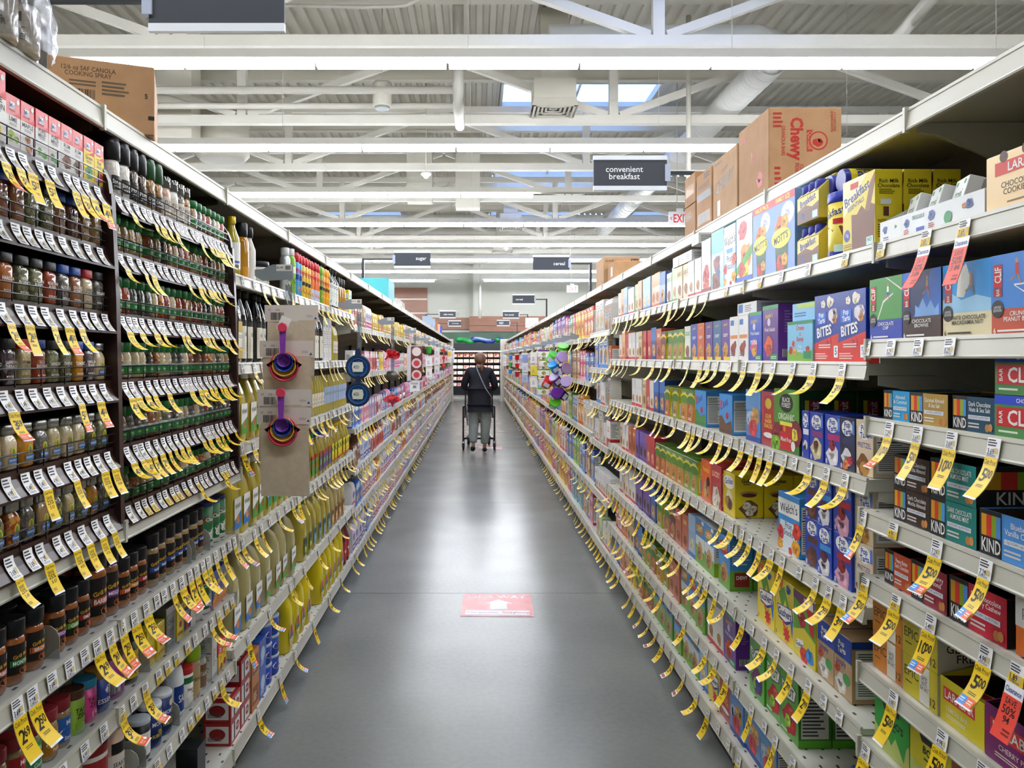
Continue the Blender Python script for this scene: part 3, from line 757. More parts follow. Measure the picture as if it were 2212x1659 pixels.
# ---- spice jars: square glass with flat plastic lids
def sqjar(key, desc, body, lid, words, tc='#f2efe6', lidh=.018):
    r = .0215
    prof = [(r*.9, 0), (r, .003), (r, .06), (r*.94, .065), (r*.8, .068), (r*.8, .071)]
    a = [('t', words, .5, .62, .13, tc, 0, .98, .008), ('t', 'MORTON &', .5, .2, .07, tc, 0, .95, .006), ('t', 'SAN FRANCISCO', .5, .1, .04, tc, 0, .7, 0)]
    bottle(key, 'spice_jar', 'jar', desc, prof, body, ([(r*.97, .07), (r, .072), (r, .087), (r*.97, .089)], lid), (.005, .06, r, .038, a), pw=.45, n=24, capname='lid')
DARK = '#1c1b1d'; RED = '#b92a2c'; BLUE = '#17479e'
CONT = {'chili': speckled('chili powder', '#7d3f1e', '#8d4a24', 200), 'cinn': speckled('cinnamon powder', '#83502f', '#8f5a37', 200), 'chive': speckled('green flakes', '#5e5f3c', '#8d8a63', 130),
 'herb': speckled('dried herb', '#4d4f35', '#767452', 150), 'stick': speckled('cinnamon sticks', '#4a261a', '#6d3d2a', 50), 'seed': speckled('coriander seed', '#7b5529', '#b38a55', 160),
 'tan': speckled('tan powder', '#97794f', '#a38559', 200), 'harissa': speckled('orange powder', '#9c541f', '#a9602a', 200), 'grey': speckled('grey seeds', '#4a4843', '#77736b', 190),
 'onion': speckled('cream powder', '#cbb892', '#d6c5a2', 200), 'saffron': speckled('dark red threads', '#3a2026', '#85808a', 40), 'turm': speckled('turmeric', '#c07f12', '#cf8f1e', 200),
 'paprika': speckled('red powder', '#93351a', '#a23f20', 200), 'sesame': speckled('sesame seed', '#b7a272', '#cdbd94', 180), 'pepper': speckled('peppercorn', '#2c2521', '#6b5748', 170), 'pale': speckled('garlic powder', '#cfbd93', '#dccda9', 200),
 'flake': speckled('pepper flakes', '#8a3a12', '#c78a2e', 130), 'white': speckled('sea salt', '#d9d3c8', '#ece8df', 160), 'pink': speckled('pink salt', '#c99a84', '#ddb6a2', 150)}
SQ = [('chili', BLUE, 'CHILI\nPOWDER', 'square jar of brown chili powder, dark lid'), ('cinn', RED, 'CHILI', 'square jar of brown powder, red lid'), ('chive', DARK, 'CHIVES', 'square jar of green chives, black lid'),
 ('herb', DARK, 'CILANTRO', 'square jar of grey-green herb, black lid'), ('cinn', BLUE, 'GROUND\nCINNAMON', 'square jar of ground cinnamon, blue lid'), ('stick', BLUE, 'CINNAMON\nSTICKS', 'square jar of cinnamon sticks, blue lid'),
 ('seed', RED, 'CORIANDER\nSEED', 'square jar of coriander seed, red lid'), ('tan', RED, 'GROUND\nCORIANDER', 'square jar of tan powder, red lid'), ('harissa', DARK, 'HARISSA', 'square jar of orange powder, black lid'),
 ('herb', DARK, 'HERBS\nPROVENCE', 'square jar of mixed herbs, black lid'), ('chive', DARK, 'ITALIAN\nBLEND', 'square jar of green blend, black lid'), ('paprika', DARK, 'MEXICAN\nBLEND', 'square jar of red-brown blend, black lid'),
 ('grey', BLUE, 'NUTMEG', 'square jar of grey seeds, blue lid'), ('cinn', BLUE, 'GROUND\nNUTMEG', 'square jar of ground nutmeg, blue lid'), ('onion', RED, 'ONION\nPOWDER', 'square jar of cream powder, red lid'), ('grey', DARK, 'OREGANO', 'square jar of dark herb, black lid'),
 ('saffron', DARK, 'SAFFRON\nTHREADS', 'square jar of saffron threads, black lid'), ('sesame', RED, 'SESAME\nSEED', 'square jar of sesame seed, red lid'), ('paprika', BLUE, 'TACO\nSEASONING', 'square jar of red seasoning, blue lid'), ('chive', DARK, 'TARRAGON', 'square jar of green leaves, black lid'),
 ('herb', DARK, 'THYME', 'square jar of thyme, black lid'), ('turm', BLUE, 'TURMERIC', 'square jar of yellow turmeric, blue lid'), ('saffron', BLUE, 'VANILLA\nBEANS', 'square jar of dark beans, blue lid')]
for i, (c, ld, wd, ds) in enumerate(SQ): sqjar('sq%d' % i, ds, CONT[c], ld, wd, '#2b2622' if c in ('onion', 'sesame') else '#f2efe6')
# ---- organic jars with silver screw lids
SILV = M('#9b9c98', .28, .9)
def ojar(key, desc, body, rr=.0215):
    prof = [(rr*.9, 0), (rr, .003), (rr, .05), (rr*.85, .061), (rr*.72, .065), (rr*.72, .068)]
    a = [('p', [(.2, .3), (.28, .72), (.42, .86), (.42, .3)], '#c9662f'), ('e', .56, .62, .22, .26, '#c8c43a'), ('e', .56, .6, .13, .2, '#6f8a33'), ('r', .1, .18, .9, .42, '#2f6fb8'), ('t', 'ORGANICS', .5, .3, .1, W_, 0, .7), ('t', 'Spice', .5, .07, .1, W_, 0, .6)]
    bottle(key, 'organic_spice_jar', 'jar', desc, prof, CONT[body] , ([(rr*.82, .067), (rr*.9, .069), (rr*.9, .073), (rr*.87, .075), (rr*.9, .077), (rr*.9, .085), (rr*.8, .087)], SILV), (.005, .049, rr, .034, a), pw=.45, n=24, capname='lid')
for k, ds in (('pale', 'pale powder'), ('tan', 'tan powder'), ('turm', 'yellow curry'), ('grey', 'grey seed'), ('onion', 'cream powder'), ('herb', 'green herb'), ('flake', 'red flakes'), ('cinn', 'brown powder'), ('sesame', 'seeds'), ('chive', 'green leaves')):
    ojar('o_'+k, 'silver-lidded square jar of '+ds, k)
# ---- round jars with green lids
GREEN = '#1d6b33'
def gjar(key, desc, body, big=False, small=False):
    rr = .0305 if big else .0205; h = .092 if not small else .072
    prof = [(rr*.86, 0), (rr*.97, .003), (rr, .01), (rr*.98, h*.6), (rr*.86, h*.68), (rr*.8, h*.72), (rr*.8, h*.75)]
    a = [('r', 0, 0, 1, .42, '#2f7a3c'), ('r', 0, .42, 1, .56, '#c9d6d2'), ('t', 'ORGANIC', .5, .49, .1, '#3a6f8a', 0, .5), ('t', 'McC', .5, .78, .16, W_, 0, .3), ('t', 'Spice', .5, .22, .16, '#dfe9d6', 0, .4)]
    bottle(key, 'green_lidded_jar', 'jar', desc, prof, CONT[body], ([(rr*.9, h*.73), (rr*1.0, h*.75), (rr*1.02, h*.97), (rr*.92, h)], GREEN), (h*.12, h*.6, rr, rr*2.6, a), n=16, capname='lid')
for k, ds in (('chili', 'brown powder'), ('tan', 'tan powder'), ('onion', 'cream powder'), ('paprika', 'red powder'), ('herb', 'dried herb'), ('sesame', 'seeds'), ('turm', 'yellow powder'), ('pepper', 'peppercorns'), ('grey', 'grey seed'), ('flake', 'red flakes'), ('white', 'white salt')):
    gjar('g_'+k, 'green-lidded round jar of '+ds, k); 
gjar('G_chili', 'wide green-lidded jar of brown powder', 'chili', True); gjar('G_herb', 'wide green-lidded jar of dried herb', 'herb', True); gjar('G_tan', 'wide green-lidded jar of tan powder', 'tan', True)
for k in ('flake', 'tan', 'herb', 'onion', 'turm', 'chili'): gjar('s_'+k, 'short green-lidded jar of '+{'flake': 'red flakes', 'tan': 'tan powder', 'herb': 'dried herb', 'onion': 'cream powder', 'turm': 'yellow powder', 'chili': 'brown powder'}[k], k, small=True)
# grinders with black sealed tops
def grinder(key, desc, body, capc, words):
    r = .024
    bottle(key, 'spice_grinder', 'grinder', desc, [(r*.9, 0), (r, .004), (r, .075), (r*.86, .085)], CONT[body], ([(r*.9, .084), (r*1.05, .088), (r*1.05, .125), (r*.9, .14)], capc), (.01, .07, r, r*2.4, [('r', .1, 0, .9, .6, '#22221f'), ('t', words, .5, .35, .18, W_, 0, .7), ('t', 'SEA SALT', .5, .12, .12, W_, 0, .6)]), n=16)
grinder('gr_p', 'black-capped grinder of peppercorns', 'pepper', '#17171a', 'PEPPER'); grinder('gr_s', 'black-capped grinder of sea salt', 'white', '#17171a', 'SEA SALT'); grinder('gr_h', 'black-capped grinder of mixed seeds', 'seed', '#1f4a2a', 'ORGANIC')
for k, nm in (('pink', 'pink salt'), ('white', 'white salt'), ('grey', 'grey salt'), ('seed', 'coarse seed')):
    r = .023; bottle('cl_'+k, 'salt_jar', 'jar', 'clear-capped round jar of '+nm, [(r*.9, 0), (r, .004), (r, .07), (r*.9, .085)], CONT[k], ([(r*.92, .084), (r, .086), (r, .118), (r*.95, .12)], clear('clear cap', '#dfe6e2', .25, .06)), (.008, .06, r, r*2.4, [('r', .05, 0, .95, 1, '#d9cfc0'), ('t', 'FLEUR', .5, .7, .2, '#2c2a28', 0, .7), ('t', 'DE SEL', .5, .4, .16, '#2c2a28', 0, .6)]), n=16)
# extract cartons
def extract(key, desc, words, pics, yl=False, w=.047, h=.1):
    fr = [('r', 0, 0, 1, .6, '#e9e6e0'), ('p', [(0, .6), (1, .6), (1, .72), (.55, .62)], '#d2282b'), ('r', .25, .72, .6, .86, '#f2f2f4'), ('t', 'Mc', .42, .79, .1, '#23408e', 0, .3), ('r', .2, .68, .66, .72, '#b8201f'), ('c', .82, .9, .1, '#eeeae0'), ('t', words, .5, .53, .09, '#2b2624', 0, .85, .015), ('L', .25, .4, .75, .46, 2, '#8a8681')]
    if yl: fr[0] = ('r', 0, 0, 1, .7, '#f2d21c')
    for i, (x, y, r, c) in enumerate(pics): fr.append(('b', x, y, r, c, i+3))
    carton(key, desc, w, h, .04, '#cf2127', fr, [('r', .05, 0, .95, .6, '#e9e6e0'), ('L', .15, .1, .85, .5, 6, '#77736e')], name='extract_carton', cat='carton')
extract('ex0', 'red and white lime extract carton', 'LIME', [(.35, .2, .3, '#a9c34c'), (.75, .16, .2, '#8fae3a')]); extract('ex1', 'red and white maple extract carton', 'MAPLE', [(.5, .27, .22, '#a9713f'), (.62, .1, .25, '#c78d58')])
extract('ex2', 'red and white mint extract carton', 'PURE\nMINT', [(.3, .15, .2, '#4c9a3c'), (.7, .1, .22, '#5cae46')]); extract('ex3', 'red and white rum extract carton', 'RUM', [(.5, .2, .42, '#7a4a26')]); extract('ex4', 'yellow and red green-colour carton', 'Green', [(.5, .2, .4, '#5aa06a')], True); extract('ex5', 'yellow and red red-colour carton', 'Red', [(.6, .2, .32, '#b3203a'), (.3, .1, .2, '#d9a8a8')], True)
extract('ex6', 'tall red lemon extract carton with yellow top', 'PURE\nLEMON', [(.5, .15, .3, '#f0d84a')], w=.06, h=.135)
# ---- bottom-left shelves: seasonings
def shaker(key, desc, words, bandc, body='harissa', r=.026, h=.128):
    a = [('r', 0, .12, 1, 1, '#1d1917'), ('t', 'Grill Mates', .5, .66, .11, '#e6b23a', .12, .75, .02), ('r', .08, .36, .92, .54, bandc), ('t', words, .5, .45, .11, W_, 0, .7, .02), ('b', .5, .2, .16, '#a4562a', 4), ('b', .65, .18, .12, '#c77a3a', 6), ('r', .62, .8, .82, .95, '#f2f2f4'), ('t', 'Mc', .72, .87, .08, '#23408e', 0, .14)]
    bottle(key, 'seasoning_shaker', 'shaker', desc, [(r*.88, 0), (r, .006), (r, h*.66), (r*.86, h*.74)], CONT[body], ([(r*.9, h*.72), (r*1.02, h*.735), (r*1.02, h*.97), (r*.95, h)], '#16161a'), (.012, h*.62, r, r*2.5, a), n=18, capname='lid')
for k, wd, c, ds in (('barb', 'BARBECUE', '#b8452a', 'red-brown'), ('mont', 'MONTREAL', '#2e8f4e', 'green'), ('brown', 'BROWN', '#c4602a', 'orange'), ('mesq', 'MESQUITE', '#7b2f8e', 'purple'), ('garl', 'GARLIC', '#6aa83a', 'lime'), ('smok', 'SMOKE', '#a32f2a', 'dark red'), ('sweet', 'SWEET', '#d8572a', 'orange red'), ('honey', 'HONEY', '#e08a2a', 'amber'), ('apple', 'APPLE', '#c8324a', 'rose')):
    shaker('sh_'+k, 'grill seasoning shaker with %s band' % ds, wd, c)
shaker('SH_barb', 'large black-lidded barbecue seasoning shaker', 'BARBECUE', '#b8452a', 'harissa', .036, .185); shaker('SH_mesq', 'tall black-lidded shaker with purple label', 'MESQUITE', '#7b2f8e', 'cinn', .03, .175)
shaker('sh_weber', 'grey-labelled black-lidded shaker', 'weber', '#2f4f9a', 'tan', .027, .15)
def mcj(key, desc, c, words):
    r = .025; bottle(key, 'seasoning_jar', 'jar', desc, [(r*.9, 0), (r, .005), (r, .07), (r*.85, .08)], CONT['chive' if c == '#2f8f4a' else 'tan'], ([(r*.9, .079), (r, .082), (r, .104), (r*.92, .106)], '#8e2630'), (.012, .066, r, r*2.4, [('r', 0, 0, 1, 1, c), ('t', 'Mc', .5, .75, .2, W_, 0, .3), ('e', .5, .42, .4, .16, W_), ('t', words, .5, .15, .16, W_, 0, .6)]), n=16, capname='lid')
mcj('mc_g', 'red-lidded seasoning jar with green label', '#2f8f4a', 'Garlic'); mcj('mc_r', 'red-lidded seasoning jar with red label', '#a9222c', 'Garlic'); mcj('mc_b', 'red-lidded seasoning jar with blue label', '#2a62b4', 'Steak'); mcj('mc_o', 'red-lidded seasoning jar with amber label', '#b8741f', 'Fajita')
def tub(key, name, desc, r, h, body, capc, art_, caph=.02, cat='tub', W=None, rough=None):
    bottle(key, name, cat, desc, [(r*.93, 0), (r, .006), (r, h-caph)], M(body, .35) if isinstance(body, str) else body, ([(r*1.01, h-caph), (r*1.03, h-caph+.003), (r*1.03, h-.003), (r*.98, h)], capc), (.004, h-caph-.004, r, W or r*2.6, art_), n=22, capname='lid')
tub('zing_g', 'seasoning_tub', 'lime green tub with dark lettering', .026, .1, '#a3cf4a', '#5a3a28', [('t', 'TASTY\nZING', .5, .6, .16, '#26331a', 0, .8), ('L', .2, .1, .8, .3, 3, '#3b4a22')]); tub('zing_p', 'seasoning_tub', 'hot pink tub with dark lettering', .026, .1, '#d13f86', '#2a7fa6', [('t', 'TASTY\nZEST', .5, .6, .16, '#3a1226', 0, .8), ('b', .5, .2, .2, '#e889b4', 2)])
tub('cream_b', 'seasoning_tub', 'navy wrapped seasoning jar', .028, .1, '#2a3f8a', '#a5742f', [('t', 'ESSENCE', .5, .3, .15, W_, 0, .8), ('b', .5, .65, .2, '#d8d2e8', 7)]); tub('purp', 'seasoning_tub', 'large purple tub with bar code', .045, .12, '#96217f', '#5b3a2e', [('r', .1, .1, .4, .4, W_), ('B', .1, .1, .4, .4), ('t', 'PINK SALT', .65, .6, .18, '#d9a0cf', PI/2, .8)], W=.11)
tub('dan', 'seasoning_tub', 'dark seasoning canister with yellow label', .032, .13, '#2b1715', '#131214', [('r', 0, .1, 1, .8, '#e2c21f'), ('t', "DAN'S", .5, .6, .15, '#2a1712', 0, .7), ('b', .5, .3, .2, '#b5401f', 3)])
carton('colman', 'yellow mustard tin with red bull mark', .05, .105, .035, '#e8cf1a', [('t', 'MUSTARD', .5, .2, .09, '#b3231f', 0, .8), ('b', .5, .45, .22, '#c9402a', 5), ('r', .2, .7, .8, .9, '#d9b615')], [('b', .5, .5, .25, '#c9a010', 2)], [('r', .1, .1, .9, .9, '#d8c020')], 'spice_tin', 'tin', .2)
carton('chilitin', 'silver chili tin with dark printing', .062, .125, .05, M('#a8aaa6', .25, .8), [('r', .08, .1, .92, .85, '#8a8d8c'), ('t', 'CHILI', .5, .65, .12, '#22242a', 0, .7), ('L', .15, .2, .85, .5, 6, '#4a4d52')], [('L', .15, .2, .85, .8, 8, '#4a4d52')], (), 'spice_tin', 'tin')
carton('oldbay', 'yellow and navy seafood seasoning tin', .052, .115, .035, '#e7c51d', [('r', 0, .1, 1, .75, '#25306e'), ('t', 'OLD\nBAY', .5, .5, .14, W_, 0, .7, .02), ('c', .5, .25, .25, '#c9302c')], [('t', 'OLD BAY', .5, .5, .3, '#25306e', PI/2, .8)], (), 'spice_tin', 'tin', .25)
tub('chachere', 'seasoning_canister', 'green and red creole seasoning canister', .033, .15, '#1f6a3a', '#2c2460', [('e', .5, .7, .42, .12, '#c8232c'), ('t', 'Chachere', .5, .7, .1, W_, 0, .7), ('b', .5, .3, .3, '#ece7df', 9), ('r', 0, 0, 1, .1, '#d9d4c8')], .012)
tub('steak', 'seasoning_canister', 'white seasoning canister with red trim', .028, .125, '#e9e7e0', '#b5262a', [('r', 0, .75, 1, .95, '#27703c'), ('t', 'Seasoning\nSalt', .5, .5, .09, '#1d2a4a', 0, .8), ('L', .2, .1, .8, .3, 3, '#6a6a6a')])
carton('spike', 'blue and orange seasoning carton', .05, .12, .04, '#24408e', [('p', [(0, 0), (1, 0), (1, .4), (0, .2)], '#e8902a'), ('t', 'Spike', .5, .65, .18, '#f4e23a', .15, .8, .02), ('b', .5, .28, .28, '#d9a64a', 5)], name='seasoning_carton', cat='carton')
tub('salt_navy', 'salt_canister', 'navy salt canister with white lid', .033, .12, '#1b2f6e', '#e8eaec', [('t', 'MORTON', .5, .62, .12, W_, 0, .7, .02), ('r', 0, .12, 1, .48, '#16255a'), ('t', 'SALT\nSUBSTITUTE', .5, .34, .1, '#e8d21f', 0, .7), ('c', .5, .85, .12, '#d9cf9a')], .012)
tub('salt_blk', 'salt_canister', 'black salt canister with clear lid', .03, .11, '#17181c', '#b9c4cc', [('r', .1, .1, .8, .8, '#e9e9e6'), ('L', .15, .15, .75, .75, 8, '#333333')], .012)
bottle('grind_w', 'salt_grinder', 'grinder', 'white salt shaker with navy cap and handle', [(.03, 0), (.033, .01), (.034, .11), (.03, .14), (.024, .16)], M('#e9ebee', .3), ([(.026, .158), (.034, .165), (.034, .19), (.03, .2)], '#1c3470'), (.02, .1, .0335, .07, [('r', 0, 0, 1, 1, '#1c3c86'), ('t', 'SALT', .5, .5, .3, W_, 0, .6)]), n=18)
bottle('himal', 'salt_grinder', 'grinder', 'lime-capped grinder of pink salt', [(.028, 0), (.03, .006), (.03, .11), (.026, .125)], CONT['pink'], ([(.03, .122), (.032, .126), (.032, .16), (.026, .165)], '#93b81f'), (.01, .1, .03, .075, [('r', 0, 0, 1, 1, '#b9a070'), ('t', 'Himalania', .5, .6, .16, '#3a3a22', 0, .8), ('p', [(0, 0), (1, 0), (1, .2), (.5, .4), (0, .2)], '#8a8f3a')]), n=18)
bottle('wham', 'salt_grinder', 'grinder', 'clear-capped grinder of brown salt', [(.027, 0), (.029, .006), (.029, .09), (.024, .105)], CONT['white'], ([(.026, .1), (.03, .105), (.03, .15), (.024, .17)], clear('clear cap', '#dfe6e2', .25, .06)), (.01, .085, .029, .07, [('r', 0, 0, 1, 1, '#8a6a55'), ('t', 'TableSalt', .5, .6, .2, W_, 0, .8)]), n=18)
tub('lawry', 'seasoned_salt', 'large red and cream seasoned salt canister', .045, .17, '#e8e2d6', '#8d1f22', [('r', 0, .62, 1, .95, '#a3282b'), ('r', .0, .55, 1, .62, '#20191a'), ('c', .72, .32, .32, '#b3212c'), ('c', .72, .32, .2, '#e8e2d6'), ('c', .74, .32, .1, '#b3212c')], .02, W=.12); tub('seasal', 'seasoned_salt', 'cream and black seasoned salt canister', .033, .185, '#d8b79f', '#b02b26', [('r', 0, .05, 1, .6, '#e9e2d8'), ('r', .1, .62, .9, .8, '#1d1a19'), ('t', 'SEASONED', .5, .45, .07, '#1d1a19', 0, .7), ('t', 'SALT', .5, .32, .14, '#1d1a19', 0, .7)], .02)
tub('realsalt', 'salt_tub', 'clear tub of red salt with white label', .048, .11, speckled('red salt', '#7d3a33', '#a5574a', 150), '#c9ccd0', [('r', .2, .05, .95, .8, '#e3d3ce'), ('t', 'Real', .58, .66, .14, '#7a2a2a', 0, .5), ('t', 'SALT', .58, .3, .2, '#1d1a19', 0, .55)], .022, W=.12)
carton('blackbox', 'black salt carton', .075, .16, .07, '#15171b', [('L', .2, .3, .8, .5, 4, '#3a3d44')], (), name='seasoning_carton', cat='carton'); carton('white_c', 'tall white salt carton', .05, .15, .05, '#dcdcd8', [('L', .2, .3, .8, .7, 8, '#9a9a98')], name='seasoning_carton', cat='carton')
carton('redvan', 'red vanilla carton with white label', .115, .085, .1, '#a3191d', [('r', .1, .12, .92, .85, '#e9e6e4'), ('r', .3, .12, .42, .85, '#2b1b1d'), ('e', .68, .5, .18, .2, '#a3191d'), ('t', 'SPICE', .68, .5, .14, W_, 0, .25)], [('r', .08, .12, .92, .85, '#dcd8d6'), ('e', .5, .5, .3, .25, '#8d1b20'), ('L', .15, .2, .85, .4, 3, '#555555')], [('r', .1, .15, .9, .85, '#e9e6e4'), ('r', .45, .15, .58, .85, '#2b1b1d'), ('e', .3, .5, .14, .22, '#a3191d')], 'vanilla_carton', 'carton')
# ---- oils
OILY = M('#b3a338', .1, 0, .5); OILD = M('#a08a1c', .08, 0, .5); OILP = M('#c2bb72', .14, 0, .4)
def oil(key, desc, r, h, body, cap, art_, lz=(.12, .55), pw=.6, sy=.8, name='oil_bottle', W=None):
    prof = [(r*.85, 0), (r, h*.03), (r, h*.12), (r*.96, h*.16), (r, h*.2), (r, h*.58), (r*.8, h*.72), (r*.42, h*.86), (r*.36, h*.9)]
    bottle(key, name, 'bottle', desc, prof, body, ([(r*.4, h*.895), (r*.44, h*.9), (r*.44, h*.985), (r*.38, h)], cap), (h*lz[0], h*lz[1], r*1.0, W or r*1.5, art_), pw=pw, sy=sy, n=20)
WES = lambda c1, c2: [('r', 0, 0, 1, 1, W_), ('p', [(0, 0), (1, 0), (1, .55), (0, .3)], c1), ('b', .6, .3, .3, c2, 4), ('t', 'Wess', .5, .75, .17, '#26451f', .12, .85, .02)]
oil('wes_b', 'tall clear oil bottle with blue and white label', .052, .272, OILY, '#e8e8e4', WES('#2a78c8', '#d98a4a')); oil('wes_g', 'tall clear oil bottle with green and white label', .052, .272, OILY, '#e8e8e4', WES('#4a9a2c', '#a8733a'))
CRI = [('r', 0, 0, 1, 1, '#dfe6ea'), ('p', [(0, 0), (1, 0), (1, .4), (0, .2)], '#3f8f3a'), ('p', [(0, .2), (1, .4), (1, .55), (0, .35)], '#2a62b8'), ('e', .5, .66, .48, .22, W_), ('t', 'Crisco', .5, .66, .24, '#c8232c', .3, .9, .02)]
oil('crisco', 'clear oil bottle with red script label', .05, .27, OILY, '#e8e8e4', CRI, W=.075)
oil('maz', 'golden corn oil bottle with yellow label', .045, .25, OILD, '#e0b81a', [('r', 0, 0, 1, 1, '#e9d21f'), ('t', 'MaZ', .5, .7, .28, '#1f6a34', 0, .9, .02), ('b', .5, .25, .25, '#d99a1f', 2), ('r', 0, 0, 1, .1, '#b9302a')], W=.07)
oil('oilgreen', 'golden oil bottle with green cap and red label', .045, .25, OILD, '#1f7a3a', [('r', 0, 0, 1, 1, '#4f8f3a'), ('b', .5, .45, .3, '#c23a22', 3), ('r', 0, .8, 1, 1, '#b83226')], W=.07); oil('oilblue', 'golden oil bottle with blue cap and purple label', .045, .25, OILD, '#1a4fae', [('r', 0, 0, 1, 1, '#5a4a7a'), ('b', .5, .4, .3, '#7aa83a', 5), ('r', 0, .75, 1, 1, '#a33a2a')], W=.07)
oil('olive_s', 'slim pale oil bottle with small label', .03, .25, M('#a99a3a', .08, 0, .5), '#2a2a28', [('r', 0, 0, 1, 1, '#d9d4c4'), ('b', .5, .6, .3, '#d9823a', 2), ('t', 'OIL', .5, .25, .2, '#22301c', 0, .7)], (.2, .5), None, 1.0, W=.045); oil('olive_l', 'slim pale oil bottle with blue label', .03, .25, M('#a99a3a', .08, 0, .5), '#3a2a28', [('r', 0, 0, 1, 1, '#a9bddb'), ('t', 'OIL', .5, .6, .2, '#22301c', 0, .7)], (.2, .6), None, 1.0, W=.045)
DG = M('#141a12', .07, 0, .6)
oil('evo', 'dark olive oil bottle with gold and white label', .034, .29, DG, '#1d4a30', [('r', 0, 0, 1, 1, '#c9a63a'), ('r', .05, .3, .95, .7, '#e9e6da'), ('t', 'OLIO', .5, .6, .1, '#2b3420', 0, .8)], (.06, .55), .55, 1.0, W=.05); oil('evob', 'black wine-shaped oil bottle with cream label', .036, .29, M('#0d0d0f', .07, 0, .6), '#101012', [('r', 0, 0, 1, 1, '#e3dfcf'), ('b', .5, .75, .2, '#3a3d33', 2), ('L', .2, .2, .8, .5, 4, '#6a6a5a')], (.06, .5), None, 1.0, W=.06)
carton('oilbox', 'tall white carton of olive oil', .075, .26, .075, '#dcd9d4', [('r', .25, .78, .5, .92, '#3f5f9a'), ('e', .38, .88, .1, .04, '#e8b23a'), ('L', .15, .3, .85, .7, 8, '#9a9590'), ('r', .2, .08, .5, .2, '#b9b4c8')], [('p', [(.3, .3), (.5, .7), (.6, .3)], '#5a4a3a'), ('L', .2, .75, .8, .9, 3, '#c98a7a')], name='oil_carton', cat='carton')
bottle('goldoil', 'oil_bottle', 'bottle', 'glass oil bottle with gold cap and white label', [(.036, 0), (.04, .006), (.04, .16), (.034, .19), (.017, .235), (.0165, .25)], M('#b9a62c', .06, 0, .6), ([(.0185, .248), (.02, .252), (.02, .282), (.018, .285)], M('#d9b92c', .25, .3)), (.035, .16, .04, .095, [('r', 0, 0, 1, 1, '#efeee8'), ('L', .1, .6, .6, .9, 6, '#8a93b0'), ('r', .1, .22, .45, .3, '#4a5fae'), ('b', .75, .35, .1, '#e0c02a', 3), ('B', .1, .03, .4, .16), ('L', .6, .05, .9, .2, 3, '#777777')]), n=24)
bottle('darkoil', 'oil_bottle', 'bottle', 'amber oil bottle with black cap', [(.026, 0), (.028, .006), (.028, .15), (.02, .17)], M('#b07a10', .07, 0, .6), ([(.021, .168), (.023, .172), (.023, .22), (.019, .225)], '#15151a'), (.01, .05, .028, .06, [('r', 0, 0, 1, 1, '#c98f1f')]), n=20); bottle('whiteoil', 'oil_bottle', 'bottle', 'white-labelled bottle with black cap', [(.026, 0), (.028, .006), (.028, .13), (.014, .17), (.014, .18)], M('#cfc8b4', .1, 0, .5), ([(.016, .178), (.018, .18), (.018, .215), (.016, .22)], '#15151a'), (.01, .125, .028, .07, [('r', 0, 0, 1, 1, '#e6e3dd'), ('L', .2, .3, .8, .8, 6, '#77736c')]), n=20)
carton('cocobox', 'white carton of coconut oil with blue emblem', .085, .165, .085, '#e4e2de', [('r', .3, .7, .62, .9, '#3f6fae'), ('e', .46, .86, .1, .07, '#e0902f'), ('b', .85, .6, .2, '#8a5a44', 4), ('L', .25, .3, .75, .6, 5, '#9a958f')], [('L', .2, .2, .8, .8, 9, '#b9b4bd')], name='oil_carton', cat='carton')
bottle('cocojar', 'coconut_oil_jar', 'jar', 'wide jar of white coconut oil with black lid', [(.042, 0), (.045, .006), (.045, .075), (.04, .085)], M('#e2e0d8', .1, 0, .6), ([(.042, .083), (.045, .086), (.045, .106), (.042, .108)], '#1b1b1f'), (.01, .07, .045, .07, [('e', .5, .35, .3, .3, '#e0a63a'), ('e', .5, .35, .18, .2, '#4f6f8a')]), n=24, capname='lid')
bottle('spraysilver', 'spray_can', 'can', 'silver spray can with clear cap', [(.024, 0), (.026, .004), (.026, .17), (.018, .19)], M('#c4c6c6', .25, .5), ([(.019, .188), (.021, .19), (.021, .222), (.019, .225)], '#e9ecee'), (.02, .15, .026, .06, [('L', .2, .2, .8, .8, 7, '#8a8f90'), ('r', .2, .05, .6, .15, '#3a3a3a')]), n=18); bottle('spraygreen', 'spray_can', 'can', 'green avocado spray can with white cap', [(.025, 0), (.027, .004), (.027, .18), (.019, .2)], M('#7fb23a', .3), ([(.02, .198), (.022, .2), (.022, .23), (.02, .233)], '#eef0ee'), (.02, .15, .027, .06, [('b', .5, .4, .3, '#3f6a1f', 2), ('r', .1, .7, .9, .95, '#e9efdf')]), n=18)
def pam(key, desc, body, capc, bits):
    a = [('t', 'PAM', .5, .8, .16, '#c8232c', .3, .8, .03)]+bits
    bottle(key, 'spray_can', 'can', desc, [(.022, 0), (.024, .003), (.024, .17), (.021, .178)], M(body, .3), ([(.0225, .177), (.0245, .18), (.0245, .208), (.018, .226)], capc), (.006, .17, .024, .062, a), n=18)
pam('pam_b', 'blue cooking spray can with red cap', '#4fa3d8', '#c8232a', [('r', 0, .5, 1, .66, '#23408e'), ('b', .5, .22, .35, '#d98a63', 2)]); pam('pam_y', 'yellow cooking spray can with red cap', '#e8c43a', '#c8232a', [('r', 0, .4, 1, .52, '#3a2a1a'), ('b', .5, .22, .35, '#c97a2a', 2)]); pam('pam_r', 'orange cooking spray can with red cap', '#e87a3a', '#c8232a', [('r', 0, 0, 1, .4, '#c9d2e0'), ('b', .5, .2, .3, '#d9582a', 2)])
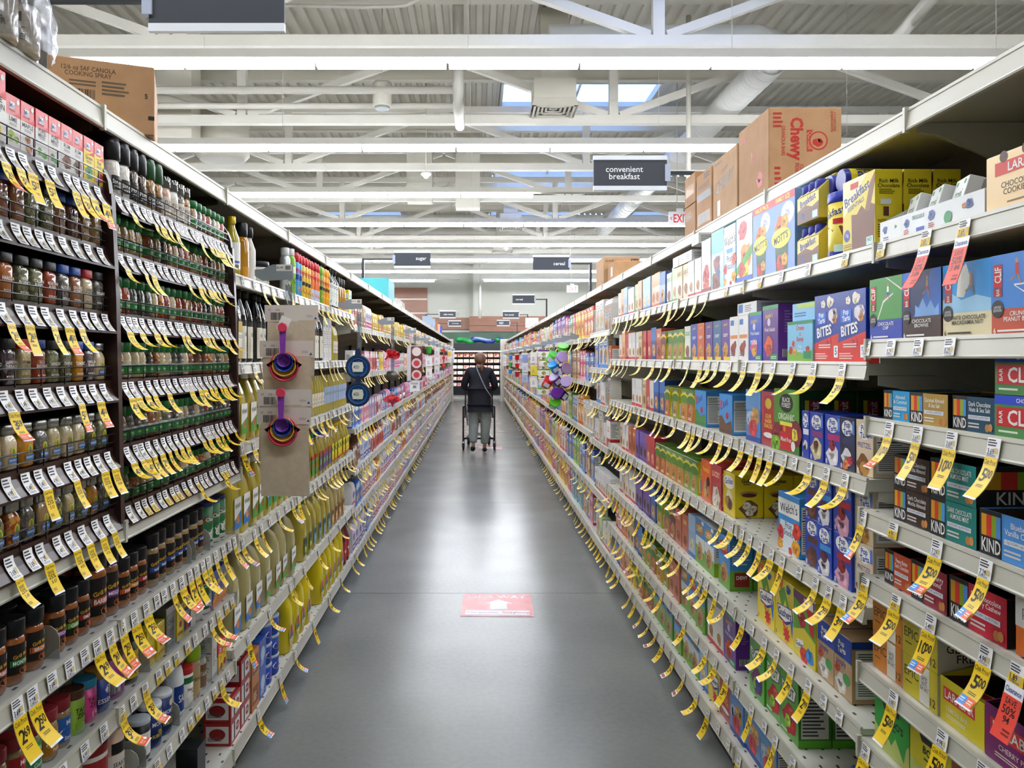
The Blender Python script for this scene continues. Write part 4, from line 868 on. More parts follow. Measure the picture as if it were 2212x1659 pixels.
pam('oilspray', 'green cooking spray can with lime cap', '#6fa332', '#7fb23a', [('r', 0, .5, 1, .62, '#1d2a12'), ('b', .5, .25, .3, '#e0c04a', 2)]); pam('orspray', 'orange cooking spray can with yellow cap', '#e9a21f', '#f0a81f', [('r', 0, .5, 1, .62, '#5a3a12'), ('b', .5, .25, .3, '#f0d84a', 2)])
bottle('avoc', 'oil_bottle', 'bottle', 'black avocado oil bottle with white label', [(.03, 0), (.033, .005), (.033, .17), (.014, .21), (.014, .225)], M('#16181a', .08, 0, .6), ([(.016, .222), (.018, .225), (.018, .26), (.016, .262)], '#111113'), (.02, .16, .033, .08, [('r', 0, 0, 1, 1, '#e9ebe4'), ('t', 'Chosen', .5, .85, .12, '#2a2a2a', 0, .8), ('b', .5, .5, .26, '#4f8f2a', 4), ('b', .5, .5, .16, '#dfe8b4', 4), ('e', .5, .15, .4, .12, '#2f7a34')]), n=20)
carton('splenda', 'bright yellow sweetener carton', .12, .17, .06, '#e9d81a', [('e', .5, .75, .4, .12, '#9fc8dc'), ('t', 'Splenda', .5, .75, .12, '#2f7fb0', 0, .7), ('L', .2, .25, .7, .5, 4, '#b8a80f')], name='sweetener_carton', cat='carton')
# jugs
def jug(key, desc, body, capc, art_, r=.062, h=.33, name='oil_jug', dark=None):
    prof = [(r*.92, 0), (r, h*.02), (r, h*.55), (r*.94, h*.7), (r*.72, h*.84), (r*.4, h*.92), (r*.36, h*.94)]
    def hand(mb): mb.tube([(r*.35, r, h*.9), (r*.85, r, h*.88), (r*1.0, r, h*.78), (r*.96, r, h*.62)], r*.13, body, 8)
    bottle(key, name, 'jug', desc, prof, body, ([(r*.42, h*.935), (r*.44, h*.94), (r*.44, h*.985), (r*.4, h)], capc), (h*.1, h*.42, r, r*1.3, art_), pw=.62, sy=1.3, n=24, extra=None)
JG = mottled('pale oil in plastic', '#aaa068', '#b3a973', 3, .16)
jug('jug_b', 'large pale oil jug with blue and white label', JG, '#e6e6de', WES('#2a78c8', '#d98a4a'), h=.32); jug('jug_g', 'large pale oil jug with green and white label', JG, '#e6e6de', WES('#4a9a2c', '#a8733a'), h=.32)
jug('jug_s', 'pale oil jug with green cap and dark label', mottled('yellow oil in plastic', '#b3a23c', '#bcac48', 3, .14), '#2f8a3f', [('r', 0, 0, 1, 1, '#3f6a2f'), ('r', .1, .6, .9, .9, '#1d211c'), ('b', .5, .3, .3, '#d9c02a', 2)], .052, .29); jug('jug_o', 'pale oil jug with orange label', mottled('amber oil in plastic', '#a9975a', '#b3a166', 3, .14), '#e6e6de', [('r', 0, 0, 1, 1, '#d98a4a'), ('r', .1, .6, .9, .9, '#1d211c'), ('b', .5, .3, .3, '#e9d9b0', 2)], .052, .29)
jug('jug_t', 'pale oil jug with blue-green label', mottled('yellow oil in plastic', '#b3a23c', '#bcac48', 3, .14), '#e6e6de', [('r', 0, 0, 1, 1, '#5f8fae'), ('r', .1, .6, .9, .9, '#1d211c'), ('b', .5, .3, .3, '#9ab85a', 2)], .052, .29)
YJ = mottled('yellow plastic', '#d9c40c', '#e2cd12', 3, .3)
jug('yjug', 'bright yellow oil jug with red and green label', YJ, '#e0cb12', [('e', .5, .5, .5, .5, '#d9d4c0'), ('p', [(.12, .55), (.88, .55), (.75, .9), (.5, 1), (.25, .9)], '#b02a26'), ('p', [(.06, .34), (.94, .34), (.9, .55), (.1, .55)], '#2f6a52'), ('b', .5, .2, .2, '#e0c04a', 2)], .06, .31, 'yellow_oil_jug')
tub('crtub', 'shortening_tin', 'blue shortening tin with oval label', .05, .088, '#2448a8', '#b9c6d8', [('e', .55, .55, .4, .26, W_), ('t', 'Crisco', .55, .55, .2, '#c8232c', .2, .5, .02), ('b', .7, .2, .16, '#7a2a1f', 3)], .012, 'tin', W=.12)
carton('brbox', 'orange wrapped baking bar carton', .1, .12, .1, '#b8722f', [('r', .1, .2, .9, .8, '#8a4a1f'), ('L', .2, .3, .8, .6, 4, '#e8d2a8')], top=[('r', .3, .3, .7, .7, '#d8d4cc')], name='baking_carton', cat='carton'); carton('blbox', 'blue wrapped baking carton', .1, .12, .1, '#2a56b8', [('c', .5, .5, .3, '#c8dcf2'), ('L', .2, .1, .8, .3, 3, '#dfe8f6')], top=[('c', .5, .5, .2, '#c8dcf2'), ('L', .2, .7, .8, .9, 3, '#dfe8f6')], name='baking_carton', cat='carton')
# ---- snack and cereal side cartons
def kind(key, desc, col, l1, l2, w=.155, h=.07, d=.16):
    f = [('r', 0, 0, .36, 1, '#1b1a1c'), ('r', .03, .42, .115, .9, '#d99a1c'), ('r', .115, .42, .2, .9, '#d9372a'), ('r', .2, .42, .275, .9, '#8fae22'), ('r', .275, .42, .345, .9, '#4f94dc'), ('t', 'KIND', .19, .22, .3, W_, 0, .31, .015), ('t', l1+'\n'+l2, .66, .72, .14, W_, 0, .5, .008), ('r', .4, .36, .9, .48, '#d9dde4'), ('t', '5g SUGAR | 6g PROTEIN', .65, .42, .07, '#3a4460', 0, .44, 0), ('L', .4, .1, .66, .28, 2, '#d9d4d0'), ('e', .84, .16, .05, .11, '#b5793f'), ('e', .91, .18, .045, .11, '#c98a4f')]
    s = [('r', 0, 0, 1, 1, '#1b1a1c'), ('r', .1, .45, .3, .88, '#d99a1c'), ('r', .3, .45, .5, .88, '#d9372a'), ('r', .5, .45, .7, .88, '#8fae22'), ('r', .7, .45, .88, .88, '#4f94dc'), ('t', 'KIND', .5, .24, .3, '#c9c7c4', 0, .78, .012)]
    tray(key, desc, w, h, d, col, f, s, '#2a1a12', h*1.02, name='nut_bar_box', fill=.55)
kind('k_sky', 'open sky-blue and black nut bar box', '#2f9fd6', 'Almond', '& Coconut', .11); kind('k_gold', 'open gold and black nut bar box', '#b5924a', 'Caramel Almond', '& Sea Salt', .14); kind('k_navy', 'open navy and black nut bar box', '#1f4a63', 'Dark Chocolate', 'Nuts & Sea Salt', .13)
kind('k_brown', 'dark brown and black nut bar box', '#3b2a27', 'Dark Chocolate', 'Mocha Almond', .14, .075); kind('k_teal', 'teal and black nut bar box', '#1f7f7a', 'DARK CHOCOLATE', 'ALMOND MINT', .15, .08); kind('k_blue', 'open light blue and black nut bar box', '#4f94dc', 'Blueberry', 'Vanilla Cashew', .17, .085)
kind('k_orange', 'open rust-red and black nut bar box', '#c24a2a', 'Peanut Butter', 'Dark Chocolate', .11, .08); kind('k_wine', 'open wine-red and black nut bar box', '#8a1f33', 'Cranberry', 'Almond', .13, .085); kind('k_red', 'open crimson and black nut bar box', '#c41f3a', 'Dark Chocolate', 'Cherry Cashew', .17, .09)
def clif(key, desc, base, ground, words, tcol=W_, pic=(), w=.146):
    f = [('r', 0, .33, 1, 1, ground)]+list(pic)+[('r', .05, .6, .2, .88, '#c8202a'), ('t', 'CLIF', .125, .75, .12, W_, PI/2, .2, .02), ('r', .05, .48, .2, .59, '#a3161f'), ('t', 'BAR', .125, .535, .08, W_, PI/2, .09, .01), ('c', .12, .33, .11, '#2a211f'), ('t', 'LIMITED\nEDITION', .12, .33, .035, W_, 0, .14, 0), ('t', words, .52, .23, .06, tcol, 0, .8, .012), ('t', '6', .07, .06, .07, tcol, 0, .1), ('L', .12, .03, .9, .08, 1, tcol)]
    carton(key, desc, w, .152, .085, base, f, [('L', .2, .1, .8, .9, 10, '#8a93a8')], name='energy_bar_carton', cat='carton')
FIG = lambda x, y, c1, c2: [('e', x, y+.12, .025, .03, '#b8835f'), ('p', [(x-.03, y), (x+.03, y), (x+.025, y+.09), (x-.025, y+.09)], c1), ('p', [(x-.03, y-.05), (x+.035, y-.05), (x+.03, y), (x-.03, y)], c2), ('p', [(x-.02, y-.05), (x, y-.05), (x-.1, y-.12), (x-.12, y-.1)], '#b8835f'), ('p', [(x+.01, y-.05), (x+.03, y-.05), (x+.07, y-.16), (x+.05, y-.17)], '#b8835f')]
clif('c_chip', 'blue energy bar carton with green playing-field picture', '#1f3fae', '#4f9a4a', 'CHOCOLATE\nCHIP', W_, [('p', [(.5, 1), (.53, 1), (1, .78), (1, .75)], W_), ('p', [(.25, .34), (.28, .34), (.45, .6), (.75, .72), (.74, .74), (.43, .63)], W_)]+FIG(.58, .76, W_, '#2a4a9a'))
clif('c_brown', 'brown energy bar carton with blue skyline picture', '#3d211d', '#2f6fd0', 'CHOCOLATE\nBROWNIE', W_, [('p', [(0, .33), (.3, .33), (.55, .6), (.75, 1), (.4, 1), (0, .7)], '#2a3560'), ('p', [(.35, .33), (.95, .33), (.95, .5), (.85, .42), (.75, .56), (.65, .44), (.55, .6), (.45, .45), (.35, .5)], '#7fb0ea')]+FIG(.66, .76, '#b8835f', '#b0383a'))
clif('c_white', 'cream energy bar carton with surfing wave picture', '#e6d8ae', '#3f9fe8', 'WHITE CHOCOLATE\nMACADAMIA NUT', '#2a2622', [('p', [(0, .33), (1, .33), (1, .48), (.7, .55), (.4, .5), (.2, .6), (0, .52)], '#9fd0f2'), ('p', [(.3, .55), (.45, .53), (.6, .75), (.5, .98), (.35, .9)], '#e9e6dc')]+FIG(.6, .72, '#b8835f', '#b8835f'), .155)
clif('c_orange', 'orange-red energy bar carton with blue court picture', '#c8502f', '#3f86d8', 'CRUNCHY\nPEANUT BUTTER', W_, [('p', [(.4, .6), (1, .6), (1, .62), (.4, .62)], W_), ('p', [(.4, .6), (.42, .6), (.9, .34), (.86, .34)], W_)]+FIG(.45, .78, '#c83a2a', '#c83a2a'), .155)
tray('clifbox', 'green and blue energy bar box with red badge', .19, .078, .13, '#4f8a4f', [('r', 0, .78, 1, 1, '#2346c8'), ('t', 'CHOCOLATE CHIP', .55, .89, .1, W_, 0, .6), ('r', .03, .25, .62, .72, '#c8202a'), ('t', 'CLIF', .38, .48, .36, W_, 0, .42, .02), ('t', 'BAR', .09, .48, .12, W_, PI/2, .4), ('L', .06, .08, .5, .18, 1, '#dfe9d6')], [('r', 0, .78, 1, 1, '#2346c8')], hb=.078, name='energy_bar_box')
carton('lara_box', 'peach cookie-dough bar carton with red banner', .2, .11, .12, '#eec988', [('r', .13, .62, 1, .85, '#d43a33'), ('t', 'LARABAR', .56, .735, .15, W_, 0, .75, .012), ('t', 'CHOCOLATE CHIP\nCOOKIE DOUGH', .55, .38, .11, '#4a2a1a', 0, .8, .01), ('c', .25, .93, .1, '#5a2f26'), ('c', .55, .95, .1, '#5a2f26'), ('c', .85, .93, .1, '#5a2f26'), ('L', .3, .1, .8, .16, 1, '#7a5a3a')], name='fruit_bar_carton', cat='carton')
tray('tosi_tray', 'white scalloped display tray of blueberry bites', .395, .055, .13, '#e3e5e6', [('r', .0, 0, .24, 1, '#eceded'), ('b', .06, .6, .22, '#4f63a0', 1), ('b', .18, .62, .1, '#4f8a4f', 2), ('L', .04, .1, .1, .3, 2, '#3a4a8a'), ('b', .3, .6, .22, '#4f63a0', 3), ('L', .27, .12, .34, .35, 3, '#b0322f'), ('t', 'DELICIOUS', .42, .75, .16, '#4f8a7a', 0, .12), ('r', .4, .1, .48, .3, '#3f56b0'), ('b', .55, .62, .24, '#4f63a0', 5), ('L', .52, .12, .59, .35, 3, '#b0322f'), ('b', .88, .62, .25, '#3a5590', 7), ('b', .84, .6, .15, '#b57a45', 8), ('c', .7, .35, .25, '#4f9a6a')], [('b', .5, .5, .4, '#4f63a0', 4)], '#cfd2d4', .12, name='display_tray')
carton('tosi', 'white blueberry snack carton leaning in the scalloped tray', .075, .115, .03, '#f0f0ee', [('t', 'tosi', .5, .68, .16, '#3f6a4a', 0, .7), ('b', .45, .3, .26, '#4f63a0', 3), ('b', .7, .32, .14, '#a9713f', 4), ('c', .2, .9, .08, '#5a9a7a'), ('c', .8, .9, .08, '#5a9a7a'), ('L', .2, .06, .8, .14, 2, '#4a5aa0')], [('r', .15, .1, .85, .6, '#3f9a5a'), ('t', 'SUPER', .5, .35, .14, W_, PI/2, .4)], name='snack_carton', cat='carton')
MILK = [('p', [(.3, 0), (.98, 0), (1, .55), (.85, .6), (.75, .5), (.6, .6), (.45, .5), (.28, .52)], '#7a4a33'), ('p', [(.7, .5), (.85, .5), (1, .85), (1, .98), (.85, .85)], '#8a5a3f')]
carton('bk_carton', 'yellow chocolate breakfast drink carton', .166, .197, .07, '#e6cf2a', [('r', 0, 0, 1, 1, '#ecd85a'), ('p', [(0, 1), (0, .5), (.8, 1)], '#f2ecc0')]+MILK+[('t', 'Breakfast', .45, .78, .13, '#2b3a9a', .25, .8, .015), ('t', 'ESSENTIALS', .42, .64, .06, '#2b3a9a', .2, .6, .01), ('r', .25, .86, .5, .94, '#d4322f'), ('c', .14, .25, .1, '#3a4aa8'), ('t', '13g', .14, .25, .06, W_, 0, .12), ('r', .75, .05, .95, .16, '#cfe8e0'), ('t', 'NO', .85, .12, .05, '#1f6a5a', 0, .15), ('L', .03, .05, .4, .14, 3, '#8a6a2a')], [('t', 'Rich Milk\nChocolate', .5, .82, .055, '#2a2412', 0, .8, .012), ('L', .15, .68, .85, .75, 3, '#6a5c12'), ('r', .3, .4, .5, .52, '#5a2f22'), ('r', .2, .55, .6, .62, '#e9e9ee'), ('t', 'INSTRUCTIONS', .5, .34, .035, '#2a2412', 0, .8), ('L', .1, .12, .9, .3, 6, '#5a4c12'), ('r', .7, 0, 1, .1, '#2a2f8a')], name='breakfast_drink_carton', cat='carton')
tub('bk_tub', 'breakfast_drink_tub', 'yellow breakfast drink tub with blue lid', .055, .185, '#e6d24a', '#2233a8', [('r', 0, 0, 1, .1, '#23309a')]+[('p', [(.3, 0), (.95, 0), (.95, .5), (.8, .58), (.6, .5), (.45, .58), (.3, .5)], '#7a4a33'), ('t', 'Breakfast', .5, .82, .14, '#2b3a9a', .2, .9, .015), ('r', .1, .9, .4, .98, '#d4322f'), ('r', .62, .62, .95, .72, '#c8262f'), ('r', .65, .08, .9, .22, '#cfe8e0')], .03, W=.13)
bottle('bk_bottle', 'breakfast_drink_bottle', 'bottle', 'yellow and blue drink bottle lying on its side', [(.03, 0), (.032, .005), (.032, .11), (.02, .135)], M('#2a3190', .3), ([(.02, .133), (.023, .135), (.023, .16), (.02, .162)], '#2233a8'), (.015, .09, .032, .09, [('r', 0, 0, 1, 1, '#e6d23a'), ('t', 'fast', .5, .5, .5, '#2b3a9a', 0, .8)]), n=18)
def carrier(key, desc):
    w, h, d = .15, .13, .11; mb = MB(); c = M('#dcc84a', .4)
    pts = [(0, 0), (d, 0), (d, h*.62), (d*.55, h), (d*.45, h), (0, h*.62)]
    mb.prism(pts, -w/2, w/2, c, axis='x')
    mb.art([('r', 0, 0, 1, .45, '#6a4432'), ('p', [(0, .45), (1, .45), (1, .62), (.7, .5), (.4, .64), (0, .5)], '#7a4f3a'), ('t', 'Breakfast', .5, .8, .26, '#3a429a', .12, .85, .015), ('r', .72, .06, .95, .32, '#cfe8e0'), ('c', .28, .25, .12, '#3a4aa8')], w, h*.62, lambda x, y, e: (x-w/2, -e, y))
    mb.add([(-w/2+.01, -.0, h*.64), (w/2-.01, 0, h*.64), (w/2-.01, d*.44, h*.99), (-w/2+.01, d*.44, h*.99)], [(0,1,2,3)], '#e9dfa8')
    for k in (-1, 0, 1):
        mb.lathe([(.018, h*.55), (.018, h*.86), (.013, h*.9)], '#2a2f96', 12, k*.045, d*.2)
    for k in (-.03, .03): mb.add([(k+.012*math.cos(a*PI/5), d*.4-.002, h*.98+.014*math.sin(a*PI/5)-.018) for a in range(10)], [tuple(range(10))], '#1a1510')
    reg(key, 'bottle_carrier', 'carrier', desc, w, h, d, mb.mesh('bottle_carrier'))
carrier('bk_carrier', 'yellow and brown bottle carrier with blue caps')
MOT = lambda top: [('p', [(0, 0), (1, 0), (1, 1), (0, 1)], '#86a8e0'), ('r', 0, .9, 1, 1, '#cc3a3a'), ('t', top, .52, .95, .06, '#f4e04a', 0, .85, .015), ('e', .72, .74, .26, .14, W_), ('t', 'Real\nFRUIT', .72, .74, .045, '#3f6fc8', 0, .4), ('p', [(.25, .02), (.7, .02), (.74, .4), (.2, .4)], '#2a5a30'), ('b', .4, .6, .22, '#e0732a', 3), ('b', .6, .62, .16, '#e8a02a', 5), ('e', .45, .45, .4, .13, '#f0e04a'), ('t', "MOTT'S", .45, .45, .1, '#1d2a1f', .12, .72, .02), ('b', .42, .12, .2, '#b82f2a', 7), ('b', .6, .16, .14, '#e0a02a', 9)]
carton('motts_l', 'large light blue fruit snack carton with yellow oval', .2, .255, .1, '#6f93d4', MOT('FAMILY SIZE'), [('L', .2, .1, .8, .9, 16, '#9ab4e0')], name='fruit_snack_carton', cat='carton'); carton('motts_v', 'light blue value-pack fruit snack carton', .165, .255, .1, '#6f93d4', MOT('VALUE PACK'), name='fruit_snack_carton', cat='carton')
def simple(key, desc, w, h, d, base, top, pic, words='', wc=W_, band=None, side=NF, name='snack_carton', extra=()):
    f = [('r', 0, .62, 1, 1, top)]
    if words: f.append(('t', words, .5, .78, .13, wc, 0, .85, .015))
    for i, (x, y, r, c) in enumerate(pic): f.append(('b', x, y, r, c, i+int(w*1000)))
    if band: f.append(('r', 0, 0, 1, .1, band))
    carton(key, desc, w, h, d, base, f+list(extra), side, name=name, cat='carton')
simple('joy', 'white and green fruit roll carton with yellow band', .17, .25, .09, '#e9ebe6', '#dbe6ee', [(.4, .8, .28, '#d9505a'), (.6, .4, .34, '#e8902a'), (.5, .15, .35, '#e8d02a')], '', W_, '#2a5fc8', extra=[('p', [(0, .25), (1, .55), (1, .4), (0, .12)], '#4fa33a'), ('b', .35, .2, .2, '#d93a3a', 5)])
WEL = [('r', 0, .62, 1, .9, W_), ('t', "Welch's", .5, .76, .16, '#1f2238', .08, .92, .01), ('r', .25, .55, .75, .62, '#3f93d8'), ('r', .1, .0, .9, .52, '#e3eef4'), ('t', 'Fruit\nSnacks', .5, .4, .11, '#1f2a5a', 0, .7, .008), ('b', .12, .3, .18, '#c8323a', 3), ('b', .88, .42, .2, '#d9402f', 5), ('b', .85, .15, .2, '#e8a02a', 6), ('b', .1, .1, .15, '#e0a03a', 8), ('b', .6, .05, .1, '#c8323a', 9)]
carton('welch', 'blue and white fruit snack carton with script lettering', .16, .185, .09, '#2f8fd8', WEL, name='fruit_snack_carton', cat='carton'); carton('welch_t', 'tall white fruit snack carton with script lettering', .14, .245, .09, '#6fb4e4', WEL, name='fruit_snack_carton', cat='carton')
simple('aqua', 'tall aqua snack carton with dark fruit', .165, .25, .09, '#4fb4c8', '#7fcad8', [(.45, .45, .28, '#8a3f3a'), (.4, .15, .35, '#7a3a2a'), (.6, .3, .14, '#2a5a9a')])
BIT = [('p', [(0, 0), (1, 0), (1, .42), (0, .28)], '#d8362f'), ('b', .66, .88, .14, '#f0e6d0', 2), ('b', .38, .86, .1, '#f2ead8', 9), ('b', .8, .68, .2, '#e9e0ea', 4), ('b', .84, .62, .1, '#b57a45', 3), ('r', .1, .56, .5, .74, '#2f6fd8'), ('t', 'Pop\nTarts', .3, .66, .08, W_, .1, .4, .02), ('t', 'BITES', .42, .46, .15, W_, .12, .72, .03), ('b', .6, .28, .12, '#c8323a', 5), ('r', .82, .07, .98, .24, W_), ('t', '5', .9, .16, .1, '#2a3fae', 0, .12), ('L', .05, .04, .7, .14, 3, '#f4c9c2'), ('L', .2, .2, .7, .27, 2, '#f4dcd6')]
carton('bites', 'tall navy and red pastry bites carton', .147, .192, .08, '#23409c', BIT, [('r', 0, 0, 1, .3, '#c8302a'), ('B', .1, .45, .5, .95), ('L', .55, .4, .9, .95, 10, '#8fa0d8')], name='pastry_bites_carton', cat='carton')
carton('bunny', 'light blue and green fruit snack carton with red lettering', .182, .125, .09, '#7fc4e8', [('p', [(0, 0), (1, 0), (1, .3), (.6, .2), (.3, .32), (0, .26)], '#7fb040'), ('r', 0, .92, 1, 1, '#3a8a5a'), ('t', 'Create\na\nBunny', .52, .68, .14, '#d9304a', 0, .4, .02), ('b', .25, .45, .1, '#c8402f', 3), ('b', .15, .28, .12, '#a92f2a', 5), ('b', .3, .25, .12, '#e0a03a', 6), ('b', .82, .3, .12, '#b5402a', 8), ('r', .66, .08, .96, .26, '#2f8a5a'), ('t', 'Fruit\nSnacks', .52, .33, .09, '#e9f4fa', 0, .4)], name='fruit_snack_carton', cat='carton')
carton('bunny_flat', 'light blue snack carton lying flat on another', .17, .055, .13, '#7fc0e6', [('r', .2, .7, 1, .95, '#b8d060'), ('L', .1, .2, .6, .5, 2, '#3f6fa8')], name='fruit_snack_carton', cat='carton')
ANN = lambda c1, c2: [('r', 0, .93, 1, 1, '#3f9a5a'), ('t', "Annie's", .42, .82, .09, '#e8c83a', .1, .6, .015), ('c', .42, .7, .1, '#d9cfe6'), ('t', 'Fruit Snacks', .48, .57, .07, W_, 0, .8, .012), ('b', .4, .28, .3, c1, 3), ('b', .45, .2, .2, c2, 4), ('r', .5, .02, .98, .13, '#2a8a4f'), ('L', .55, .04, .9, .1, 2, '#c9e8d0')]
carton('ann_p', 'purple fruit snack carton with orange bunny candy', .135, .19, .07, '#5f2a8a', ANN('#e0602a', '#b83a22'), [('L', .3, .5, .7, .9, 8, '#8f6ab0'), ('r', .2, .08, .8, .22, '#d9d4dc'), ('B', .2, .08, .8, .22)], name='fruit_snack_carton', cat='carton'); carton('ann_b', 'bright blue minis fruit snack carton', .125, .175, .07, '#2a4fc0', ANN('#d95a8a', '#e0a83a')+[('t', 'minis', .4, .4, .12, W_, 0, .7, .02)], name='fruit_snack_carton', cat='carton')
simple('meat', 'white meat bar carton with brown sticks', .1, .17, .07, '#ecebe8', '#e6e5e2', [(.4, .25, .3, '#8a3527'), (.6, .35, .2, '#9a4532')], '', W_, None, extra=[('r', .1, .8, .5, .92, '#3f6fb0'), ('r', .1, .5, .9, .58, '#d98a4a'), ('L', .1, .1, .5, .2, 2, '#77736c')]); carton('white_lie', 'long white carton lying flat', .2, .045, .32, '#dedddb', [('r', .05, .2, .3, .9, '#3f6fb0'), ('L', .4, .2, .9, .8, 4, '#8a8a8a')], [('L', .05, .15, .95, .85, 5, '#8a8a8a')], name='snack_carton', cat='carton')
CR = lambda c, c2: [('t', "Annie's", .5, .88, .07, '#e8c83a', .1, .7, .015), ('t', 'CRISPY', .5, .62, .08, W_, 0, .7, .015), ('b', .5, .28, .34, c, 3), ('b', .45, .15, .26, c2, 5), ('r', .3, 0, 1, .1, '#f0c83a')]
for k, c, ds in (('pu', '#5f3a94', 'purple'), ('te', '#2a6a9a', 'teal'), ('or', '#d9602a', 'orange'), ('bl', '#2a4aae', 'cobalt')): carton('cr_'+k, '%s granola bar carton with bar picture' % ds, .105, .165, .06, c, CR('#c79a5a', '#b5843f'), name='granola_bar_carton', cat='carton')
simple('greenorg', 'white and green organic bar carton', .1, .16, .06, '#e8ebe2', '#dfe6d8', [(.5, .25, .35, '#8a5a3a')], 'ORGANIC', '#3f8a3a', '#4a6a3a')
NV = lambda c1, c2: [('p', [(0, 0), (1, 0), (1, .5), (.5, .62), (0, .5)], c2), ('e', .5, .74, .6, .14, '#e8d22a'), ('e', .5, .68, .6, .13, c1), ('t', 'NATURE', .5, .88, .07, W_, 0, .7, .012), ('b', .5, .35, .36, '#b98a4f', 3), ('b', .45, .2, .3, '#a9773a', 5), ('L', .1, .05, .6, .14, 2, '#f0ead8')]
NVS = [('r', 0, 0, 1, 1, '#d9c92a'), ('r', .08, .08, .92, .5, '#efeee6'), ('L', .12, .1, .88, .48, 9, '#3b3b3b'), ('r', .15, .58, .85, .78, '#f2f2ee'), ('B', .2, .6, .8, .76)]
for k, c, c2, ds in (('g', '#4a7a2a', '#7a9a3a', 'leaf green'), ('r', '#4a7a2a', '#b5452a', 'green and red'), ('o', '#5f8a2a', '#c98a3a', 'green and amber'), ('m', '#6a2a2f', '#8a3a32', 'maroon')): carton('nv_'+k, '%s granola bar carton' % ds, .11, .15, .09, c, NV(c, c2), NVS, name='granola_bar_carton', cat='carton')
carton('gg', 'yellow cereal bar carton with marshmallow bar', .135, .165, .11, '#e3c91a', [('e', .5, .78, .46, .16, '#e9e6dc'), ('t', 'Golden', .5, .8, .14, '#2a3f8a', .1, .8, .02), ('b', .5, .36, .36, '#d9cfb4', 3), ('b', .45, .3, .26, '#a57a3f', 4), ('b', .6, .25, .2, '#5a3a26', 5)], [('t', 'Golden', .5, .86, .09, '#3a3a2a', 0, .8, .03), ('L', .3, .76, .7, .8, 1, '#6a5c12'), ('e', .5, .57, .32, .06, '#b58a4f'), ('e', .5, .53, .26, .05, '#5a3322'), ('b', .5, .22, .36, '#6a4a33', 3), ('b', .42, .28, .16, '#e6dcc8', 5), ('b', .62, .22, .16, '#d9c8ac', 6), ('b', .5, .12, .16, '#e6dcc8', 7)], name='cereal_bar_carton', cat='carton')
simple('lc', 'red cereal bar carton with puffed lettering', .14, .175, .09, '#a8242c', '#b8303a', [(.5, .25, .42, '#d9c9b4'), (.4, .2, .2, '#e8dccb')], 'LUCKY', '#f0e0b0'); simple('reese', 'bright orange cereal bar carton', .14, .175, .09, '#e2591c', '#e8661f', [(.5, .28, .36, '#b98a55'), (.7, .5, .2, '#4a2418')], "Reese's", '#f0d22a')
simple('zbar_b', 'blue kids energy bar carton with brown ground', .16, .155, .085, '#3f93e0', '#4aa0ea', [(.62, .45, .12, '#c8323a')], '', W_, '#5a3a22', extra=[('p', [(0, .1), (1, .1), (.9, .35), (.5, .25), (.2, .45), (0, .4)], '#6a4a2c'), ('t', 'Z BAR', .4, .74, .16, '#2a3a9a', .25, .7, .02), ('p', [(.1, .62), (.24, .66), (.24, .86), (.1, .82)], '#d8362f')])
simple('zbar_g', 'blue kids energy bar carton with green ground', .16, .155, .085, '#3f93e0', '#4aa0ea', [(.62, .45, .12, '#c8323a')], '', W_, '#2f7a4a', extra=[('p', [(0, .1), (1, .1), (.9, .35), (.5, .25), (.2, .45), (0, .4)], '#4a8a3a'), ('t', 'Z BAR', .4, .74, .16, '#2a3a9a', .25, .7, .02), ('p', [(.1, .62), (.24, .66), (.24, .86), (.1, .82)], '#d8362f')])
simple('kidbox', 'blue fruit snack carton with coloured badges', .145, .185, .08, '#4f86c8', '#6aa0da', [(.3, .45, .26, '#b8c4d8'), (.65, .5, .28, '#c99a5a'), (.5, .25, .3, '#c8464a')], '', W_, '#2a4a9a'); simple('raisin', 'rose-red raisin carton with gold lettering', .13, .185, .07, '#a8384a', '#b5455a', [], '', W_, None, extra=[('r', .18, .12, .82, .92, '#b8322f'), ('e', .5, .78, .22, .1, '#e8c83a'), ('t', 'SOUR\nRAISIN\nSNACKS', .5, .46, .085, '#f0cf4a', 0, .6, .015), ('e', .5, .2, .34, .05, W_)])
carton('bforest', 'green fruit snack carton with black oval', .2, .2, .085, '#3f7a2a', [('r', 0, .45, 1, 1, '#5f9a36'), ('e', .5, .78, .27, .15, '#191f17'), ('t', 'BLACK\nFOREST', .5, .79, .08, W_, 0, .45, .015), ('t', 'ORGANIC', .5, .56, .1, '#e9efe0', 0, .7, .008), ('b', .12, .25, .25, '#8f2a3a', 3), ('b', .85, .3, .26, '#7a1f33', 5), ('b', .06, .1, .2, '#7fae2f', 6), ('b', .82, .3, .14, '#e6d24a', 7), ('r', .26, .03, .74, .42, '#c8262a'), ('r', .26, .42, .74, .48, '#ece04a'), ('t', 'Mixed Fruit', .5, .2, .07, W_, 0, .42, .01), ('c', .3, .36, .05, '#7a1f2a'), ('c', .44, .37, .05, '#e0842a'), ('c', .58, .36, .05, '#b02a2f'), ('c', .78, .12, .08, W_)], [('r', 0, 0, 1, 1, '#1f4a26'), ('r', .2, .3, .75, .85, '#a92a2a'), ('r', .2, .3, .35, .85, '#d8c82f'), ('t', 'Mixed Fruit', .55, .58, .16, W_, PI/2, .5)], name='fruit_snack_carton', cat='carton')
